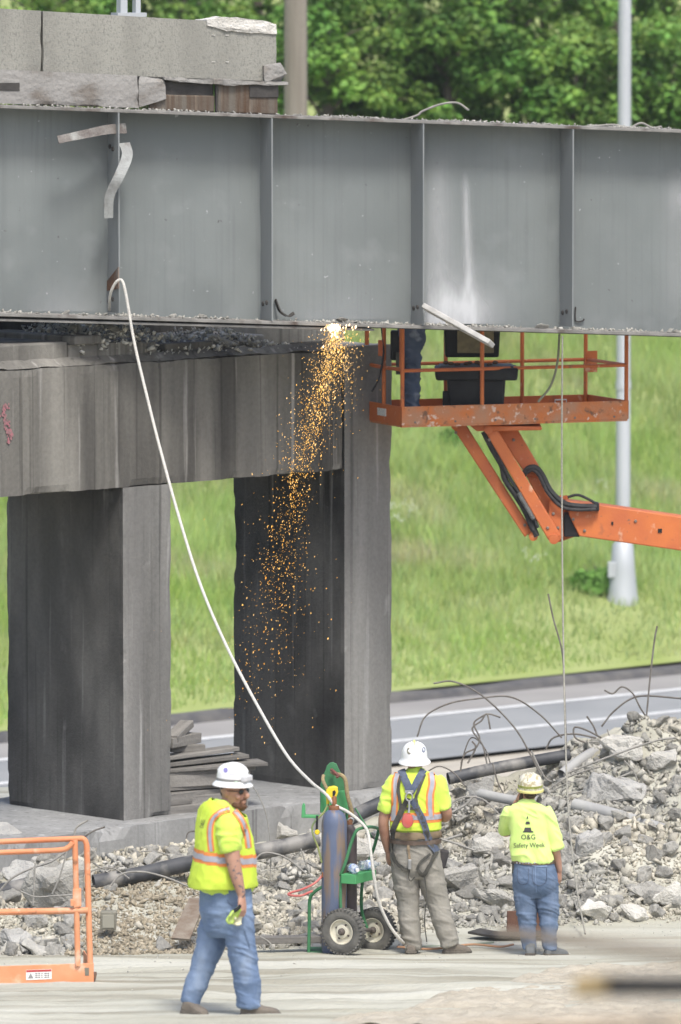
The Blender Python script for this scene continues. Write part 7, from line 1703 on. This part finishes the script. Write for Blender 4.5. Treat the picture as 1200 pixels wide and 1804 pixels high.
# ---- worker in the basket, upper body hidden by the girder
p = Person(722, 738, 62.95, 'worker in dark jeans standing in the orange basket behind the girder', 170)
kk = p.k
body = MB(); p.torso(body, [(722, 470, .13, .09), (722, 500, .17, .10), (722, 560, .15, .10), (722, 590, .14, .09)])
L, hr, hfv, hu = p.head(body, p.P(718, 432, 0), 180, 1.0); p.limb(body, [(722, 478, 0, 10), (720, 450, 0, 9.5)])
p.limb(body, [(722, 486, -.2, 9), (700, 520, -.22, 8), (668, 528, -.2, 5)]); p.limb(body, [(722, 486, .2, 9), (700, 515, .18, 8), (668, 524, .1, 5)])
p.hand(body, p.P(668, 528, -.2), Vector((-1, 0, 0)), Vector((0, .5, -.8)), 1, curl=.8); p.hand(body, p.P(668, 524, .1), Vector((-1, 0, 0)), Vector((0, -.5, -.8)), -1, curl=.8)
p.limb(body, [(726, 600, -.09, 9), (725, 660, -.09, 8), (725, 725, -.09, 6)]); p.limb(body, [(720, 600, .09, 9), (722, 660, .09, 8), (722, 725, .09, 6)])
p.add('body', remesh(body, .008, 2, 'body'), M_skint)
tr_ = MB(); p.torso(tr_, [(724, 556, .17, .115), (725, 580, .175, .125), (726, 600, .16, .12), (726, 615, .12, .09)])
p.limb(tr_, [(727, 595, -.09, 16.5), (726, 640, -.09, 15), (725, 680, -.09, 14), (725, 715, -.09, 13.5), (725, 724, -.09, 13)]); p.limb(tr_, [(722, 595, .09, 16), (723, 640, .09, 14.5), (722, 680, .09, 13.5), (722, 722, .09, 13)])
me = remesh(tr_, .009, 4, 'trousers'); wrinkle(me, .028, 93, 11, 5); p.add('trousers', me, M_jean3)
sh = MB(); p.torso(sh, [(722, 462, .08, .07), (722, 468, .15, .09), (722, 480, .21, .11), (722, 520, .20, .12), (723, 566, .185, .13)])
p.limb(sh, [(722, 482, -.18, 13), (702, 516, -.22, 10.5)]); p.limb(sh, [(722, 482, .18, 13), (702, 512, .18, 10.5)]); me = remesh(sh, .01, 3, 't_shirt'); wrinkle(me, .012, 95); p.add('t_shirt', me, M_hiv)
for y_ in (-.09, .09):
    b = MB(); hl, to = p.P(731, 737, y_), p.P(700, 737, y_); hl.z = to.z = zfl + .004; p.boot(b, hl, to, .12, .048, None); p.add('boot', remesh(b, .009, 2, 'boot'), M_boot)
hard_hat(p, p.P(718, 424, 0), 180, .14, .165)
b = MB(); c = p.P(702, 640, -.13); b.box(c, (.05, .09, .22)); p.add('tool_pouch', b.mesh('tool_pouch'), M_webd)
HAZE = 0.00022
# ------------------------------------------------------------------ cutting sparks
M_spark = bpy.data.materials.new('sparks'); M_spark.use_nodes = True; nt = M_spark.node_tree; N = nt.nodes; L_ = nt.links
N.remove(N['Principled BSDF']); em = N.new('ShaderNodeEmission'); vc = N.new('ShaderNodeVertexColor'); vc.layer_name = 'Col'; L_.new(vc.outputs[0], em.inputs[0]); em.inputs[1].default_value = 1.0; L_.new(em.outputs[0], N['Material Output'].inputs[0])
try: M_spark.cycles.emission_sampling = 'NONE'
except Exception: pass
r = np.random.RandomState(77)
cy = np.array([572, 600, 640, 700, 760, 820, 880, 950, 1020, 1100, 1180, 1260, 1330]); cx = np.array([588, 590, 583, 564, 545, 530, 516, 500, 492, 478, 468, 450, 440]); sg = np.array([8, 17, 23, 26, 25, 24, 26, 32, 40, 50, 60, 66, 70])
n = 3800
yy = 572 + np.minimum(np.where(r.rand(n) < .86, r.exponential(180, n), 760 * r.rand(n)), 400 + 370 * r.rand(n))
tt_ = r.standard_t(4, n) * .62
xx = np.interp(yy, cy, cx) + tt_ * np.interp(yy, cy, sg)
side = r.rand(n) < .10; xx = np.where(side & (yy < 760), 604 + r.normal(0, 15, n) - (yy - 572) * .05 + 10, xx)
d0 = gd(590) - .40 - (yy - 572) * .0006 + r.normal(0, .12, n)
size = .0017 + .0026 * r.rand(n) ** 1.5 + np.where(r.rand(n) < .10, .0030 * r.rand(n), 0)
core = r.exponential(6, n) > (yy - 572); size = np.where(core, .004 + .006 * r.rand(n), size)
oct_ = np.array([(1, 0, 0), (-1, 0, 0), (0, 1, 0), (0, -1, 0), (0, 0, 1), (0, 0, -1)], float); of_ = np.array([(0, 2, 4), (2, 1, 4), (1, 3, 4), (3, 0, 4), (2, 0, 5), (1, 2, 5), (3, 1, 5), (0, 3, 5)])
P = np.array([list(at(a, b_, c_)) for a, b_, c_ in zip(xx, yy, d0)])
st = 1 + 2.0 * r.rand(n) ** 2
V = P[:, None, :] + oct_[None] * size[:, None, None] * np.stack([np.ones(n), np.ones(n), st], 1)[:, None, :]
# streaks slant down-left
V[:, :, 0] += (V[:, :, 2] - P[:, None, 2]) * .25
heat = np.clip(.35 + .65 * r.rand(n) + np.where(core, .6, 0) + .3 * np.exp(-(yy - 572) / 120), 0, 1.4)
C = np.stack([.55 + 1.2 * heat, .20 + .86 * heat ** 1.3, .04 + .34 * heat ** 3], 1) * (.5 + .7 * r.rand(n))[:, None] * np.where(core, 1.7, 1.0)[:, None]
link('sparks', np_mesh('sparks', V.reshape(-1, 3), (np.arange(n)[:, None, None] * 6 + of_[None]).reshape(-1, 3), False, np.repeat(C, 6, 0)), M_spark)
tag(bpy.data.objects['sparks'], 'shower of orange cutting sparks falling from the girder flange', 'sparks', None, 'stuff')
# alike chunks are told apart by their order in the view
ORD = ['first', 'second', 'third', 'fourth', 'fifth', 'sixth', 'seventh', 'eighth', 'ninth', 'tenth', 'eleventh', 'twelfth', 'thirteenth', 'fourteenth', 'fifteenth', 'sixteenth', 'seventeenth', 'eighteenth', 'nineteenth', 'twentieth', 'twenty-first', 'twenty-second', 'twenty-third', 'twenty-fourth', 'twenty-fifth']
sets = {}
for o in bpy.data.objects:
    if o.name.startswith('concrete_chunk') and o.get('group'): sets.setdefault(o['label'], []).append(o)
for lb, os_ in sets.items():
    if len(os_) > 1:
        os_.sort(key=lambda q: proj(q.location)[0])
        for i, o in enumerate(os_): o['label'] = '%s, %s from left' % (lb, ORD[min(i, len(ORD) - 1)])
for o in bpy.data.objects:
    if o.type == 'MESH': o.data.calc_loop_triangles()
# thin dusty summer air over the whole site
M_haze = bpy.data.materials.new('haze'); M_haze.use_nodes = True; nt = M_haze.node_tree; nt.nodes.remove(nt.nodes['Principled BSDF'])
pv = nt.nodes.new('ShaderNodeVolumePrincipled'); pv.inputs['Color'].default_value = (.92, .94, .96, 1); pv.inputs['Density'].default_value = HAZE; nt.links.new(pv.outputs[0], nt.nodes['Material Output'].inputs['Volume'])
if HAZE > 0:
    b = MB(); b.box((0, 80, 8.5), (2400, 3600, 25)); tag(b.build('haze', M_haze), 'thin pale haze in the air', 'haze', None, 'stuff')
print('objects', len(bpy.data.objects), 'tris', sum(len(o.data.loop_triangles) or len(o.data.polygons) for o in bpy.data.objects if o.type == 'MESH'))
